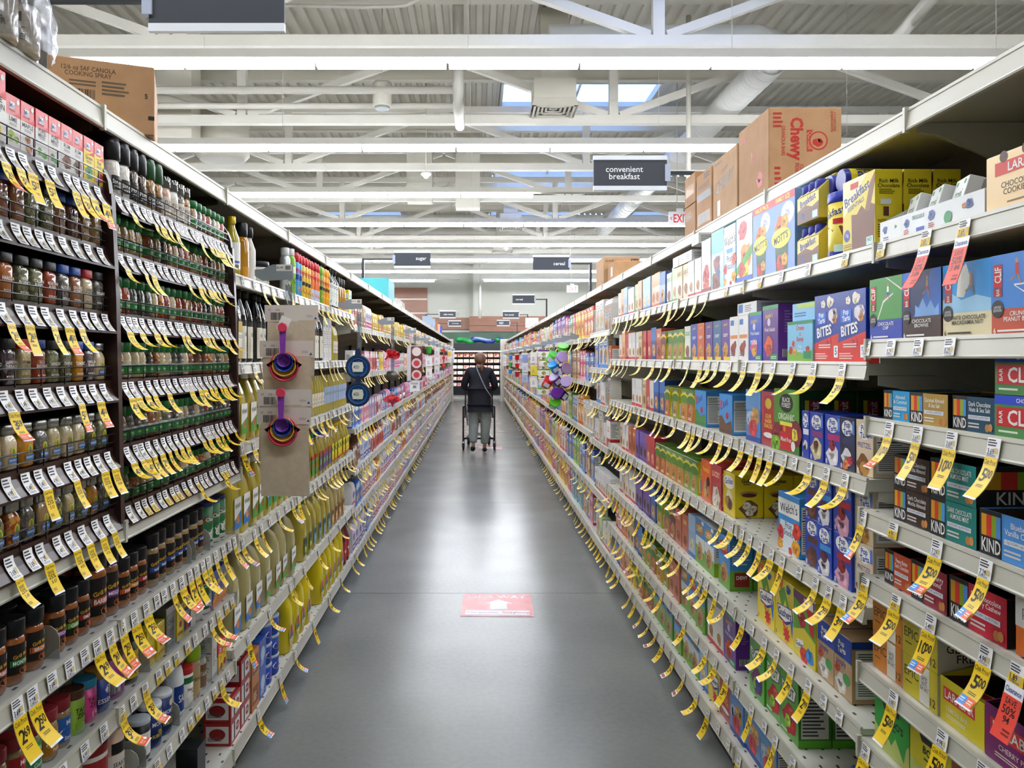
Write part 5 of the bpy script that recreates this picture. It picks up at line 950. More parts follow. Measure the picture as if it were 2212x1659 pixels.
def poptart(key, desc, base, mid, art2, w=.088, h=.141, words=None, tc=W_):
    f = [('e', .5, .8, .36, .15, W_), ('t', 'Pop\nTarts', .5, .8, .12, '#1f3a9a', .1, .62, .03), ('r', .2, .5, .95, .62, mid)]
    if words: f.append(('t', words, .5, .55, .09, tc, 0, .8, .012))
    for i, (x, y, r, c) in enumerate(art2): f.append(('b', x, y, r, c, i+3))
    f += [('t', '8', .12, .07, .1, W_, 0, .12), ('r', .84, .7, .97, .95, '#5f86e0')]
    carton(key, desc, w, h, .115, base, f, [('r', 0, .88, 1, 1, base)]+NF, name='toaster_pastry_carton', cat='carton')
poptart('pt1', 'blue toaster pastry carton with cookie picture', '#1f3fae', '#e6e6ea', [(.5, .28, .36, '#cfc9c6'), (.45, .22, .2, '#2a2426')], .05); poptart('pt2', 'blue toaster pastry carton with plum label', '#1f3fae', '#8a3a7a', [(.5, .26, .44, '#d9c9a0'), (.5, .34, .2, '#6a3a26')]); poptart('pt3', 'blue toaster pastry carton with magenta label', '#1f3fae', '#b02a6a', [(.5, .22, .42, '#e6dfe2'), (.5, .4, .24, '#8a2a3a')], .092)
poptart('pt4', 'black and blue toaster pastry carton with berries', '#23264a', '#3a3f6a', [(.45, .25, .36, '#e2dfe2'), (.7, .2, .2, '#c8324a'), (.4, .1, .2, '#d9804a')], .084); poptart('pt5', 'cream pretzel pastry carton with brown waves', '#dcc7a8', '#dcc7a8', [(.4, .2, .4, '#7a4a26'), (.55, .14, .3, '#b5843f')], .086, .141, 'PRETZEL', '#3a4a9a')
poptart('pt6', 'blue toaster pastry carton with chocolate pastry', '#1f3fae', '#5a3322', [(.5, .22, .42, '#5a3326'), (.45, .16, .26, '#7a4a36')], .09); poptart('pt7', 'blue toaster pastry carton with red cherry label', '#1f3fae', '#b0262f', [(.5, .2, .42, '#d9a0b4'), (.5, .38, .24, '#8a2a33')], .105); poptart('pt8', 'blue toaster pastry carton with frosted pastry', '#1f3fae', '#3a93d8', [(.5, .22, .42, '#e6e3e6'), (.5, .38, .26, '#5a2a36')], .09)
carton('simply', 'tan and blue simple toaster pastry carton', .1, .165, .135, '#b8976f', [('r', 0, .62, 1, 1, '#23429c'), ('t', 'Pop\nTarts', .42, .8, .1, W_, .1, .6, .02), ('t', 'simply', .4, .53, .12, '#4a4a9a', 0, .8, .01), ('b', .4, .2, .34, '#e2dcd4', 3), ('b', .2, .42, .16, '#b5402f', 5), ('e', .7, .32, .2, .09, '#4a9a4f')], [('r', .0, .88, 1, 1, '#23429c')]+NF, name='toaster_pastry_carton', cat='carton')
GUS = [('p', [(0, 1), (0, .7), (.2, .95), (.35, .7), (.45, 1)], '#e0742a'), ('b', .7, .88, .12, '#2a5fae', 2), ('p', [(.2, .75), (.4, .5), (.55, .7), (.7, .45), (.8, .55), (.5, .9)], '#5f9a2f'), ('p', [(.12, .55), (.9, .62), (.95, .42), (.6, .3), (.2, .34)], '#2f2f8a'), ('p', [(.15, .54), (.87, .6), (.9, .44), (.55, .34), (.2, .37)], W_), ('t', 'Gushers', .52, .47, .13, '#23307a', .08, .68, .03), ('s', .62, .16, .2, 9, '#d9262f'), ('p', [(.8, .42), (.95, .42), (.9, .15), (.84, .3)], '#2f6fd0'), ('p', [(.4, .35), (.5, .35), (.5, .2), (.44, .28)], '#d9262f'), ('t', '6', .08, .08, .07, '#3a3512', 0, .1)]
carton('gush', 'yellow fruit gel snack carton with paint splashes', .155, .2, .075, '#ecd51c', GUS, [('b', .4, .7, .3, '#d9262f', 3), ('b', .6, .3, .26, '#2f6fd0', 4), ('L', .2, .1, .8, .2, 2, '#7a6a12')], name='fruit_snack_carton', cat='carton')
FBF = [('p', [(0, .38), (.5, .5), (1, .4), (1, .9), (.5, .8), (0, .88)], '#5f9a2f'), ('p', [(0, .88), (.5, .8), (1, .9), (1, 1), (0, 1)], '#6a3a5a'), ('r', .5, .84, .9, .96, '#e9e6e2'), ('p', [(.55, .84), (.95, .84), (.95, .45), (.75, .5), (.7, .7)], '#b8262a'), ('b', .4, .62, .2, '#a82430', 3), ('t', 'Foot', .2, .68, .08, W_, -.1, .34, .03), ('p', [(.1, .12), (.5, .2), (.45, .3), (.15, .26)], W_), ('t', 'Gushers', .3, .21, .07, '#23307a', .1, .36, .02), ('b', .5, .1, .2, '#d93a2a', 6), ('b', .75, .14, .2, '#2f7fd0', 7)]
carton('fbfmix', 'green, red and yellow variety fruit roll carton', .155, .2, .075, '#e2cf2a', FBF, NF, name='fruit_snack_carton', cat='carton')
FB2 = [('p', [(.05, .72), (.3, .66), (.6, .74), (.9, .68), (.8, .52), (.4, .48), (.1, .55)], '#2a2a2a'), ('p', [(.08, .7), (.3, .65), (.6, .72), (.86, .67), (.77, .53), (.4, .5), (.12, .56)], W_), ('t', 'FOOT', .45, .6, .12, '#2f5a24', .06, .6, .03), ('b', .52, .26, .42, '#b3222c', 3), ('b', .42, .2, .18, '#9ac43a', 5), ('b', .6, .36, .14, '#d95a3a', 6), ('r', .1, .86, .6, .98, '#b0262f'), ('L', .05, .03, .6, .08, 1, '#e6f0c8')]
carton('fbf', 'green fruit roll carton with red coil', .135, .238, .1, '#4fa32a', FB2, [('r', 0, 0, 1, .1, '#5fae2f'), ('r', 0, .1, 1, 1, '#3f7f26'), ('r', .08, .12, .92, .8, '#d9d9d2'), ('L', .12, .14, .88, .78, 14, '#4a4a4a')], name='fruit_roll_carton', cat='carton'); carton('fbf_p', 'green fruit roll carton with purple coil', .135, .238, .1, '#4fa32a', FB2[:3]+[('b', .52, .26, .42, '#6a2a5f', 3), ('b', .42, .2, .16, '#9ac43a', 5), ('b', .6, .2, .2, '#33408a', 8)], NF, name='fruit_roll_carton', cat='carton')
CHW = lambda c: [('r', 0, .6, 1, 1, '#3f8fd8'), ('p', [(0, 0), (1, 0), (1, .3), (0, .4)], '#6aa33a'), ('e', .45, .78, .42, .14, c), ('t', 'CHEWY', .45, .78, .13, '#f4e0b4', .08, .7, .03), ('b', .5, .3, .36, '#c7a070', 3), ('b', .45, .22, .26, '#9a6a3f', 5), ('r', .7, .9, .95, .98, '#e9eef6')]
carton('chw_r', 'blue-green chewy bar carton, red oval', .135, .2, .09, '#3f8fd8', CHW('#b8302a'), [('r', .0, 0, 1, .4, '#6aa33a'), ('r', .2, .08, .85, .36, '#8a2a22'), ('t', 'CHEWY', .52, .26, .08, W_, 0, .5, .02), ('L', .1, .5, .9, .9, 9, '#dfe6ee')], name='chewy_bar_carton', cat='carton'); carton('chw_t', 'white-sided chewy bar carton, tan oval', .135, .2, .09, '#d9dde0', CHW('#b5843f'), [('r', 0, 0, 1, .28, '#8fb02a'), ('t', 'CHEWY', .5, .2, .08, '#4a2a16', 0, .6, .03), ('L', .1, .4, .9, .9, 10, '#8a8f94')], name='chewy_bar_carton', cat='carton'); carton('chw_g', 'green chewy bar carton with brown oval', .135, .19, .09, '#6aa33a', CHW('#4a2a1c'), [('r', .15, .2, .85, .5, '#3a241a'), ('b', .5, .15, .2, '#7a4a2a', 3), ('L', .1, .6, .9, .9, 6, '#c9dca8')], name='chewy_bar_carton', cat='carton')
simple('thin_p', 'purple cookie thins carton', .1, .17, .06, '#6a4a9a', '#7f5fae', [(.5, .3, .34, '#4a2f22')], '', W_, '#5a3a8a'); simple('orbar', 'orange-brown bar carton', .11, .17, .08, '#b5552a', '#c86a3a', [(.5, .28, .3, '#8a4a2a')], 'BAR', '#f0dcc0'); simple('white_a', 'white snack carton with red stripe', .1, .17, .07, '#e3e2e0', '#dcdbd8', [(.5, .28, .28, '#b5843f')], '', W_, '#c8323a'); simple('blue_d', 'blue breakfast biscuit carton', .12, .18, .09, '#33569c', '#4a7ac0', [(.5, .3, .34, '#c99a5a')], '', W_, '#1f3a7a'); simple('tan_c', 'tan almond bar carton', .1, .17, .07, '#c9ac7a', '#dcc79a', [(.5, .3, .32, '#8a5a32')], 'ALMOND', '#5a3a20'); simple('red_c', 'red strawberry bar carton', .1, .17, .07, '#b83238', '#c8484a', [(.5, .3, .32, '#d9a08a')], '', W_, '#8a1f26'); simple('peach_c', 'peach bar carton', .11, .19, .07, '#d99a6a', '#e6b48a', [(.5, .3, .34, '#b5703a')], '', W_, '#c8602a'); simple('sky_c', 'pale blue bar carton', .11, .19, .07, '#8fb4dc', '#a9c8ea', [(.5, .3, .34, '#d9c8a8')], '', W_, '#3f6fb0'); simple('lime_c', 'pale green bar carton', .1, .18, .07, '#a9c48a', '#c8dcae', [(.5, .3, .32, '#b5843f')], '', W_, '#5f8a3a'); simple('rosecarton', 'red-splashed white snack carton', .13, .235, .09, '#e2dede', '#d9d4d4', [(.5, .35, .4, '#b8322f'), (.5, .15, .38, '#c85a4a')], '', W_, '#8a2226')
carton('go', 'white and red cereal carton', .16, .2, .07, '#b8201f', [('r', 0, .35, 1, 1, '#e9e8e4'), ('t', 'GO', .5, .68, .2, '#c8302a', 0, .6, .02)], [('r', 0, .35, 1, 1, '#d9d8d4'), ('L', .1, .4, .9, .9, 9, '#777777')], name='cereal_carton', cat='carton'); carton('yellowlow', 'small yellow snack carton', .12, .1, .08, '#e3cf2a', [('e', .5, .6, .4, .25, '#4a7a2a'), ('b', .5, .3, .3, '#a9773a', 2)], NVS, name='snack_carton', cat='carton'); carton('whiteflat', 'small white snack carton stacked on top', .11, .05, .2, '#dfdeda', [('L', .1, .2, .9, .8, 3, '#8a8a8a')], [('L', .05, .2, .95, .8, 4, '#8a8a8a')], name='snack_carton', cat='carton')
# ---- bottom of the nut bar bay
EP = lambda c: [('t', 'EPIC', .26, .6, .24, '#3a2a1a', 0, .42, .0), ('r', .5, .02, .78, .98, '#e2ddd2'), ('t', 'DATES\nNUTS\nSEA SALT', .64, .55, .12, '#2f2a26', 0, .24, .01), ('t', '12', .88, .22, .2, '#3a2a1a', 0, .14), ('L', .08, .3, .4, .36, 1, '#5a3a22')]
for k, c, ds in (('o', '#c77a24', 'orange'), ('y', '#c9b92c', 'mustard yellow')): tray('epic_'+k, 'open %s date bar box with white panel' % ds, .13, .085, .16, c, EP(c), [('r', 0, 0, 1, 1, '#d9d2c4'), ('t', 'GLUTEN\nFREE', .4, .5, .22, '#3a332c', 0, .6, .01)], '#3a2a1c', .1, name='date_bar_box', fill=.4)
LAR = lambda t1: [('r', .08, .5, .8, .8, '#d43a33'), ('t', 'LARABAR', .44, .65, .2, W_, 0, .66, .01), ('t', t1, .4, .33, .1, '#e9dcd0', 0, .5, .006), ('L', .15, .12, .6, .22, 2, '#e6dcc8')]
tray('lara_y', 'open yellow fruit bar box with red banner', .14, .09, .17, '#d3c31c', LAR('LEMON BAR'), [], '#3a3324', .13, name='fruit_bar_box'); tray('lara_p', 'open purple fruit bar box with red banner', .19, .1, .17, '#7a2468', LAR('CHERRY PIE'), [], '#4a2a44', .135, name='fruit_bar_box')
carton('lara_bar', 'loose yellow wrapped fruit bar', .12, .022, .035, '#d9cf2a', [], [], [('r', .1, .2, .9, .8, '#b8262a')], name='wrapped_bar', cat='snack bar'); carton('lara_bar_r', 'loose red wrapped fruit bar', .12, .022, .035, '#a8343a', [], [], [('r', .15, .2, .85, .8, '#d9d2c8')], name='wrapped_bar', cat='snack bar')
BOB = [('p', [(0, .45), (.2, .3), (.3, .42), (.5, .22), (.62, .42), (.85, .1), (.92, .4), (1, .5), (1, 0), (0, 0)], '#b9c46a'), ('t', "BOBO'S", .58, .66, .14, '#1a1c16', -.1, .66, .03), ('L', .35, .5, .8, .56, 1, '#2a3a22'), ('p', [(.2, 1), (.75, 1), (.72, .82), (.3, .8)], '#1d1812')]
for k, c, ds in (('g', '#2a9a33', 'green'), ('y', '#d3c41c', 'yellow'), ('b', '#9a4a26', 'brown')): tray('bobo_'+k, '%s oat bar display box with zigzag base' % ds, .15, .125, .12, c, BOB, [], '#2a1f16', .15, name='oat_bar_box', fill=.6)
carton('power', 'white and orange protein crisp carton', .14, .125, .1, '#e06f24', [('r', 0, .42, 1, 1, '#ece9e6'), ('t', 'power', .4, .62, .16, '#77777c', 0, .6, .0), ('b', .45, .85, .16, '#6a3a26', 3), ('c', .3, .28, .1, W_), ('c', .6, .28, .1, W_)], name='protein_bar_carton', cat='carton'); carton('ptb', 'purple and white protein carton', .1, .06, .1, '#4a2a7a', [('r', 0, 0, 1, .5, '#dddae4'), ('L', .1, .6, .9, .9, 2, '#d9cfe8')], name='protein_bar_carton', cat='carton')
tray('bluebox', 'dark blue snack display box with white panel', .2, .12, .16, '#1f2f7a', [('r', .06, .05, .7, .75, '#e6e8ee'), ('t', 'RX', .2, .6, .2, '#23309a', 0, .3)], [], '#2a3350', .14, name='display_box'); carton('spark', 'navy snack carton with yellow lettering', .1, .11, .08, '#24407a', [('t', 'SNACK', .5, .25, .18, '#e8d23a', 0, .8, .02), ('r', .1, .6, .4, .85, '#d9dde6')], name='snack_carton', cat='carton')
# ---- generic goods further down the aisle
CERP = []; CPAL = [('#c8402f', '#e0a83a', '#e8dcc4'), ('#33569c', '#6f9ad4', '#d9b48a'), ('#e0a03a', '#b5602a', '#e9d9b4'), ('#6a3a8a', '#9a6ab4', '#e0c89a'), ('#5f9a3a', '#a9c85a', '#d9b47a'), ('#d9d6d0', '#b8b4ac', '#c7a070'), ('#2f6fb8', '#d9dde6', '#d9a86a'), ('#a8344a', '#d9889a', '#e6d4c0'), ('#d98a2a', '#f0cf4a', '#b5703a'), ('#e3e0da', '#c8302a', '#d9a86a'), ('#3f8fae', '#9fd0dc', '#b5843f'), ('#8a5a32', '#c9a06a', '#e6d4b4'), ('#c83a6a', '#e0a0b8', '#d9c0a0'), ('#dcdad6', '#4f7fc0', '#a9773a')]
CNAME = ['red and amber', 'blue', 'amber', 'purple', 'green', 'white', 'blue and white', 'rose', 'orange', 'white and red', 'teal', 'brown', 'pink', 'white and blue']
for i, (a, b2, c) in enumerate(CPAL):
    w = (.19, .2, .175, .21)[i % 4]; h = (.27, .295, .28, .25)[(i*3) % 4]
    carton('cer%d' % i, CNAME[i]+' cereal box', w, h, .06, a, [('r', 0, .0, 1, .12, b2), ('e', .5, .76, .44, .14, b2), ('L', .15, .7, .85, .84, 2, W_), ('b', .5, .36, .38, c, i), ('b', .4, .28, .26, b2, i+4), ('b', .62, .3, .2, c, i+8), ('r', .05, .9, .4, .97, W_)], NF, name='cereal_box'); CERP.append('cer%d' % i)
BAKP = []
def bag(key, desc, w, h, d, base, front, name='flour_bag', cat='bag', rough=.5, puff=.012):
    mb = MB(); n = 6; bm = M(base, rough) if isinstance(base, str) else base
    def ring(z, q): return [(-w/2*q, d*(1-q)/2, z), (w/2*q, d*(1-q)/2, z), (w/2*q, d-d*(1-q)/2, z), (-w/2*q, d-d*(1-q)/2, z)]
    lv = [(0, .94), (.04, 1), (.5, 1.03), (.8, .98), (.93, .8)]
    vs = []; 
    for zz, q in lv: vs += [(x, y, zz*h) for x, y, _ in ring(0, q)]
    vs += [(-w/2*.86, d*.42, h), (w/2*.86, d*.42, h), (w/2*.86, d*.58, h), (-w/2*.86, d*.58, h)]; fs = [(3, 2, 1, 0)]
    for i in range(len(lv)):
        for k in range(4): fs.append((4*i+k, 4*i+(k+1) % 4, 4*i+4+(k+1) % 4, 4*i+4+k))
    fs.append((4*len(lv), 4*len(lv)+1, 4*len(lv)+2, 4*len(lv)+3)); mb.add(vs, fs, bm)
    mb.art(front, w*.94, h*.76, lambda x, y, e: (x-w*.47, -d*.018-e, y+h*.04))
    reg(key, name, cat, desc, w*1.03, h, d, mb.mesh(name))
def fb(key, desc, base, c1, c2, w=.13, h=.2, d=.085, **k): bag(key, desc, w, h, d, base, [('r', 0, .06, 1, .34, c1), ('e', .5, .66, .36, .16, c2), ('L', .2, .42, .8, .5, 2, '#6a6a72'), ('r', .2, .14, .8, .24, '#f0eeea')], **k)
fb('fl_w', 'white flour bag with magenta base', '#e6e4e2', '#c8306a', '#8a6aa8'); fb('fl_b', 'white sugar bag with blue base', '#e6e4e2', '#2a4fae', '#5f86d0'); fb('fl_r', 'white flour bag with red emblem', '#e3dfd9', '#b8393a', '#d9602f'); fb('fl_p', 'white and purple flour bag', '#dedae0', '#5f3a8a', '#7a5aa0'); fb('fl_t', 'tan sugar bag', '#b59a78', '#8a5a3a', '#d9c8a4'); fb('su_c', 'clear bag of brown sugar', M('#8f6f58', .15, 0, .6), '#d8d4d0', '#a93a3a', .14, .13, .1)
fb('su_y', 'yellow foil sugar pouch', '#d9b52a', '#b58a1f', '#f0e6b4', .12, .17, .07); fb('pk', 'pink baking mix bag', '#d98fae', '#c8306a', '#f0dce4', .13, .19, .08)
def gb(key, desc, a, b2, c, w=.1, h=.17, name='baking_box'): carton(key, desc, w, h, .06, a, [('r', 0, .68, 1, 1, b2), ('e', .5, .82, .36, .1, W_), ('b', .5, .36, .36, c, len(key)), ('r', 0, 0, 1, .1, b2)], NF, name=name)
gb('bx_r', 'red and white cake mix box', '#c8322f', '#e6e0da', '#8a4a2a'); gb('bx_b', 'blue cake mix box', '#2f5fb4', '#9ac0e6', '#d9c08a'); gb('bx_o', 'orange muffin mix box', '#e08a2a', '#f0c87a', '#a95a2a'); gb('bx_p', 'pink frosting mix box', '#d9708a', '#f0d0d8', '#e9dccb'); gb('bx_w', 'white baking box with brown picture', '#e3e0da', '#d0ccc4', '#8a5a3a'); gb('bx_n', 'brown cocoa box', '#5a3526', '#8a5a3f', '#c79a6a'); gb('bx_l', 'lavender baking box', '#a890c0', '#c9b8da', '#e0d4c0'); gb('bx_y', 'yellow cornmeal box', '#e3c43a', '#f0dc8a', '#c98a3a')
tub('fr_r', 'frosting_tub', 'red-lidded frosting tub', .036, .1, '#e3dcd6', '#b8282c', [('r', 0, 0, 1, .4, '#8a4a33'), ('e', .5, .65, .36, .2, '#c8323a')]); tub('sp_b', 'sprinkle_jar', 'white-lidded jar of blue sprinkles', .025, .1, '#6f9ad4', '#e6e6e6', [('r', 0, .2, 1, .7, '#e0d8e4'), ('b', .5, .45, .3, '#c84a7a', 3)])
tub('pb', 'peanut_butter_jar', 'red-lidded jar of peanut butter', .042, .13, '#a9743f', '#b8242a', [('r', 0, .25, 1, .8, '#d9cf9a'), ('e', .5, .52, .36, .2, '#b8282c')]); bottle('redbot', 'vinegar_jug', 'jug', 'dark red vinegar jug', [(.055, 0), (.058, .01), (.058, .17), (.03, .25), (.02, .26)], M('#6a1f24', .12, 0, .5), ([(.022, .258), (.024, .26), (.024, .285), (.02, .29)], '#e6e2da'), (.03, .16, .058, .1, [('r', 0, 0, 1, 1, '#a92f33'), ('b', .5, .5, .3, '#e0d4c0', 3)]), n=18)
bag('pouch', 'clear pouch of granola', .15, .245, .08, M('#d6d0c6', .12, 0, .6), [('r', .25, .5, .75, .8, '#e9e6e0'), ('b', .5, .72, .2, '#8a5a3a', 3), ('r', .3, .52, .7, .62, '#3f6fb8'), ('b', .5, .2, .4, '#a9773f', 5), ('b', .4, .15, .3, '#8a5a2f', 7)], name='granola_pouch', cat='pouch')
# ================================================================ STOCKING THE SHELVES
Q = []
def put(key, side, xf, y, z, place, deep=0, rot=0.0, scale=1.0, lie=None, stacked=0, dx=0.0):
    Q.append((key, side, xf+dx, y, z, place, deep, rot, scale, lie, stacked))
def row(side, xf, z, y, place, items, gap=0.003, deep=0, jit=0.006, stop=None):
    """items from the near end away from the camera; '@y' moves, '>d' skips, 'key*n' repeats, 'key^n' stacks, 'key+n' adds copies behind"""
    z += 0.0012
    for it in items:
        if it[0] == '@': y = float(it[1:]); continue
        if it[0] == '>': y += float(it[1:]); continue
        n = 1; st = 1; dp = deep
        if '+' in it: it, q = it.split('+'); dp = int(q)
        if '^' in it: it, q = it.split('^'); st = int(q)
        if '*' in it: it, q = it.split('*'); n = int(q)
        p = P[it]
        for _ in range(n):
            if stop and y+p.w > stop: return y
            j = rnd.uniform(0, jit)
            for s in range(st):
                put(it, side, xf+j, y+p.w/2, z+s*(p.h+0.0012), place, 0, rnd.uniform(-.007, .007) if p.name not in ('spice_jar',) else 0, stacked=s)
            for k in range(dp): put(it, side, xf+j+(k+1)*(p.d+0.004), y+p.w/2, z, place, k+1)
            y += p.w+gap
    return y
# ---- the rack of square jars
def rx(z): return 0.9-(0.006+0.026*(2.0-z)/0.8)+0.009
T = TIERS; R_A = ['top', 'second', 'third', 'fourth', 'fifth', 'lowest']
pa = lambda i: "square jar rack's %s tier" % R_A[i]
row(-1, rx(T[0]), T[0], 1.405, pa(0), ['ex6', 'ex0', 'ex1', 'ex2*2', 'ex3*2', 'ex4', 'ex5*2'][:0]+['ex6', 'ex0', 'ex1', 'ex2*2', 'ex3*2', 'ex4', '@1.805', 'ex5'], .001, 0, .003)
row(-1, rx(T[1]), T[1], 1.43, pa(1), ['sq%d' % i for i in (0, 1, 2, 3, 4, 5, 6, 7)], .0085, 0, .002)
row(-1, rx(T[2]), T[2], 1.386, pa(2), ['sq%d' % i for i in (14, 8, 9, 10, 11, 12, 13, 14, 15)], .0075, 0, .002)
row(-1, rx(T[3]), T[3], 1.386, pa(3), ['sq%d' % i for i in (3, 16, 17, 18, 19, 20, 21, 22)]+['o_onion'], .0075, 0, .002)
row(-1, rx(T[4]), T[4], 1.386, pa(4), ['o_'+k for k in ('tan', 'onion', 'turm', 'grey', 'sesame', 'pale', 'onion', 'herb', 'chive')], .0075, 0, .004)
row(-1, rx(T[5]), T[5], 1.386, pa(5), ['o_herb', 'o_flake', 'o_grey', 'o_tan', 'o_herb', 'o_sesame', 'o_chive', 'o_turm', 'o_grey'], .0075, 0, .004)
# ---- the rack of green-lidded jars
pb = lambda i: "green jar rack's %s tier" % R_A[i]
g = ['chili', 'tan', 'onion', 'paprika', 'herb', 'sesame', 'turm', 'pepper', 'grey', 'flake', 'tan', 'cinn']
def gk(): return 'g_'+rnd.choice(['chili', 'tan', 'onion', 'paprika', 'herb', 'sesame', 'tan', 'pepper', 'grey', 'onion', 'flake'])
row(-1, rx(T[0]), T[0], 1.905, pb(0), ['gr_s', 'gr_s', 'gr_p', 'gr_p', 'gr_h', 'gr_h', '>.01', 'cl_pink', 'cl_white', 'cl_grey', 'cl_seed', '>.008']+[gk() for _ in range(8)], .0045, 0, .003, 2.755)
row(-1, rx(T[1]), T[1], 1.9, pb(1), [gk() for _ in range(4)]+['>.01', 'G_chili']+[gk() for _ in range(6)]+['>.012', 'G_tan']+[gk() for _ in range(7)], .0025, 0, .003, 2.757)
row(-1, rx(T[2]), T[2], 1.9, pb(2), ['g_white']+[gk() for _ in range(19)], .0025, 0, .003, 2.757)
row(-1, rx(T[3]), T[3], 1.9, pb(3), [gk() for _ in range(12)]+['>.015', 'G_chili']+[gk() for _ in range(6)], .0022, 0, .003, 2.757)
row(-1, rx(T[4]), T[4], 1.9, pb(4), [gk() for _ in range(6)]+['>.01', 'G_herb']+[gk() for _ in range(12)], .0025, 0, .003, 2.757)
row(-1, rx(T[5]), T[5], 1.905, pb(5), ['g_herb', '>.012', 's_flake', 's_tan', 's_onion', '>.02', 's_tan', 's_onion', '>.02', 's_chili', 's_tan', 's_onion', 's_herb', 's_turm', 's_flake', '>.02', 's_onion', 's_herb', 's_tan', '>.02', 's_herb', 's_tan'], .0025, 0, .003, 2.757)
# ---- seasonings under the racks
pc = lambda s: '%s shelf under the spice racks' % s
X = .9
row(-1, X, .935, 1.43, pc('first'), ['sh_barb', '@1.49', 'sh_mont', '@1.56', 'sh_brown', '@1.645', 'sh_mesq', 'sh_garl', 'sh_smok', '>.004', 'SH_barb', 'SH_mesq', 'sh_sweet', 'sh_honey', 'sh_apple', '>.012', 'sh_weber*2', '>.01', 'sh_weber*3', '@2.44', 'sh_weber*2', '@2.57', 'chachere*3'], .003, 1)
row(-1, X, .72, 1.44, pc('second'), ['mc_r', '>.006', 'mc_r', 'mc_g', '>.006', 'mc_o', 'mc_b', '>.005', 'zing_g', 'zing_p', 'cream_b', '@1.9', 'purp', '@1.995', 'dan', '@2.1', 'colman*2', '@2.22', 'chilitin', '@2.3', 'colman', 'oldbay', '>.006', 'steak*2', 'chachere', '@2.61', 'spike*3'], .004)
row(-1, X, .473, 1.81, pc('third'), ['lawry', '@1.92', 'seasal', '@2.08', 'salt_blk', '>.004', 'salt_navy', '>.006', 'salt_navy', '@2.32', 'grind_w', '>.006', 'steak', '@2.46', 'himal*1', 'wham', '>.02', 'white_c', '@2.66', 'ex5', 'ex5'], .004)
row(-1, X, .15, 2.25, 'bottom shelf under the spice racks', ['realsalt', '>.01', 'salt_blk', '@2.47', 'blackbox'], .004)
# ---- cooking oils
po = lambda s: "oil bays' %s shelf" % s
put('goldoil', -1, X, 2.9, 1.8862, po('second'), scale=.8)
row(-1, X, 1.885, 2.99, po('second'), ['darkoil', '>.025', 'whiteoil', '@3.27', 'cocojar'], .004)
row(-1, X+.12, 1.885, 3.24, po('second'), ['cocobox', 'cocobox'], .03)
row(-1, X, 1.885, 3.68, po('second'), ['spraysilver', '>.02', 'spraygreen', '@3.86', 'pam_b*2', 'pam_y*3', 'pam_r*3', '>.03', 'oilspray', 'orspray*3', '>.03', 'avoc*3', '>.02', 'darkoil*4', 'orspray'], .022, 0, .006, 5.3)
put('splenda', -1, X, 5.43, 1.8862, po('second'))
row(-1, X, 1.557, 2.81, po('third'), ['evo*2', '>.01', 'evob*2', '>.02', 'evob*5', '>.02', 'oilbox*2', '@3.77', 'evob*9', '>.02', 'oilbox*3', '>.04', 'olive_s*3'], .01, 0, .01, 5.48)
row(-1, X, 1.25, 2.81, po('fourth'), ['wes_g*7', '@3.75', 'olive_s*12', 'olive_l*12'], .006, 0, .006, 5.47)
row(-1, X, .898, 2.84, po('fifth'), ['wes_b*2', 'wes_g*2', 'crisco*5', '>.02', 'maz', '>.06', 'oilgreen*4', 'oilblue*4', 'maz*9'], .006, 0, .006, 5.49)
row(-1, X, .51, 2.82, po('sixth'), ['jug_b*3', 'jug_g*4', '@3.98', 'jug_s*2', 'jug_t*4', 'jug_o*4'], .022, 0, .008, 5.5)
row(-1, X, .15, 2.805, "oil bays' bottom shelf", ['redvan^2', 'redvan^3', 'brbox^2', 'blbox^2', '>.02', 'crtub^3', 'crtub^3', '@3.66', 'yjug*4', '@4.4', 'yjug*6', '>.02', 'redbot*2'], .012, 0, .006, 5.5)
# ---- baking goods beyond
BK = {1.81: ['fl_t', 'su_y', 'bx_y', 'bx_w', 'bx_o', 'fl_w', 'bx_r', 'fr_r', 'su_y'], 1.46: ['bx_o', 'bx_p', 'bx_r', 'sp_b', 'bx_w', 'pk', 'bx_l', 'bx_n', 'bx_y'], 1.06: ['bx_p', 'pk', 'bx_r', 'bx_w', 'sp_b', 'bx_l', 'bx_b', 'fr_r'], .76: ['su_c', 'su_c', 'fl_b', 'bx_r', 'fl_t', 'bx_n'], .46: ['fl_w', 'fl_p', 'fl_w', 'fl_r', 'bx_b', 'fl_w', 'bx_o'], .15: ['fl_w', 'fl_b', 'fl_w', 'fl_p', 'bx_b', 'fl_r']}
BN = {1.81: 'second', 1.46: 'third', 1.06: 'fourth', .76: 'fifth', .46: 'sixth', .15: 'bottom'}
for z, ks in BK.items():
    y = 5.56
    while y < YEND_L-.3:
        k = rnd.choice(ks); n = rnd.randint(1, 4)
        y = row(-1, X, z, y, "baking bays' %s shelf" % BN[z], ['%s*%d%s' % (k, n, '^2' if k in ('su_c', 'fr_r') and z < 1 else '')], .006, 0, .012, YEND_L-.02)+rnd.uniform(0, .03)
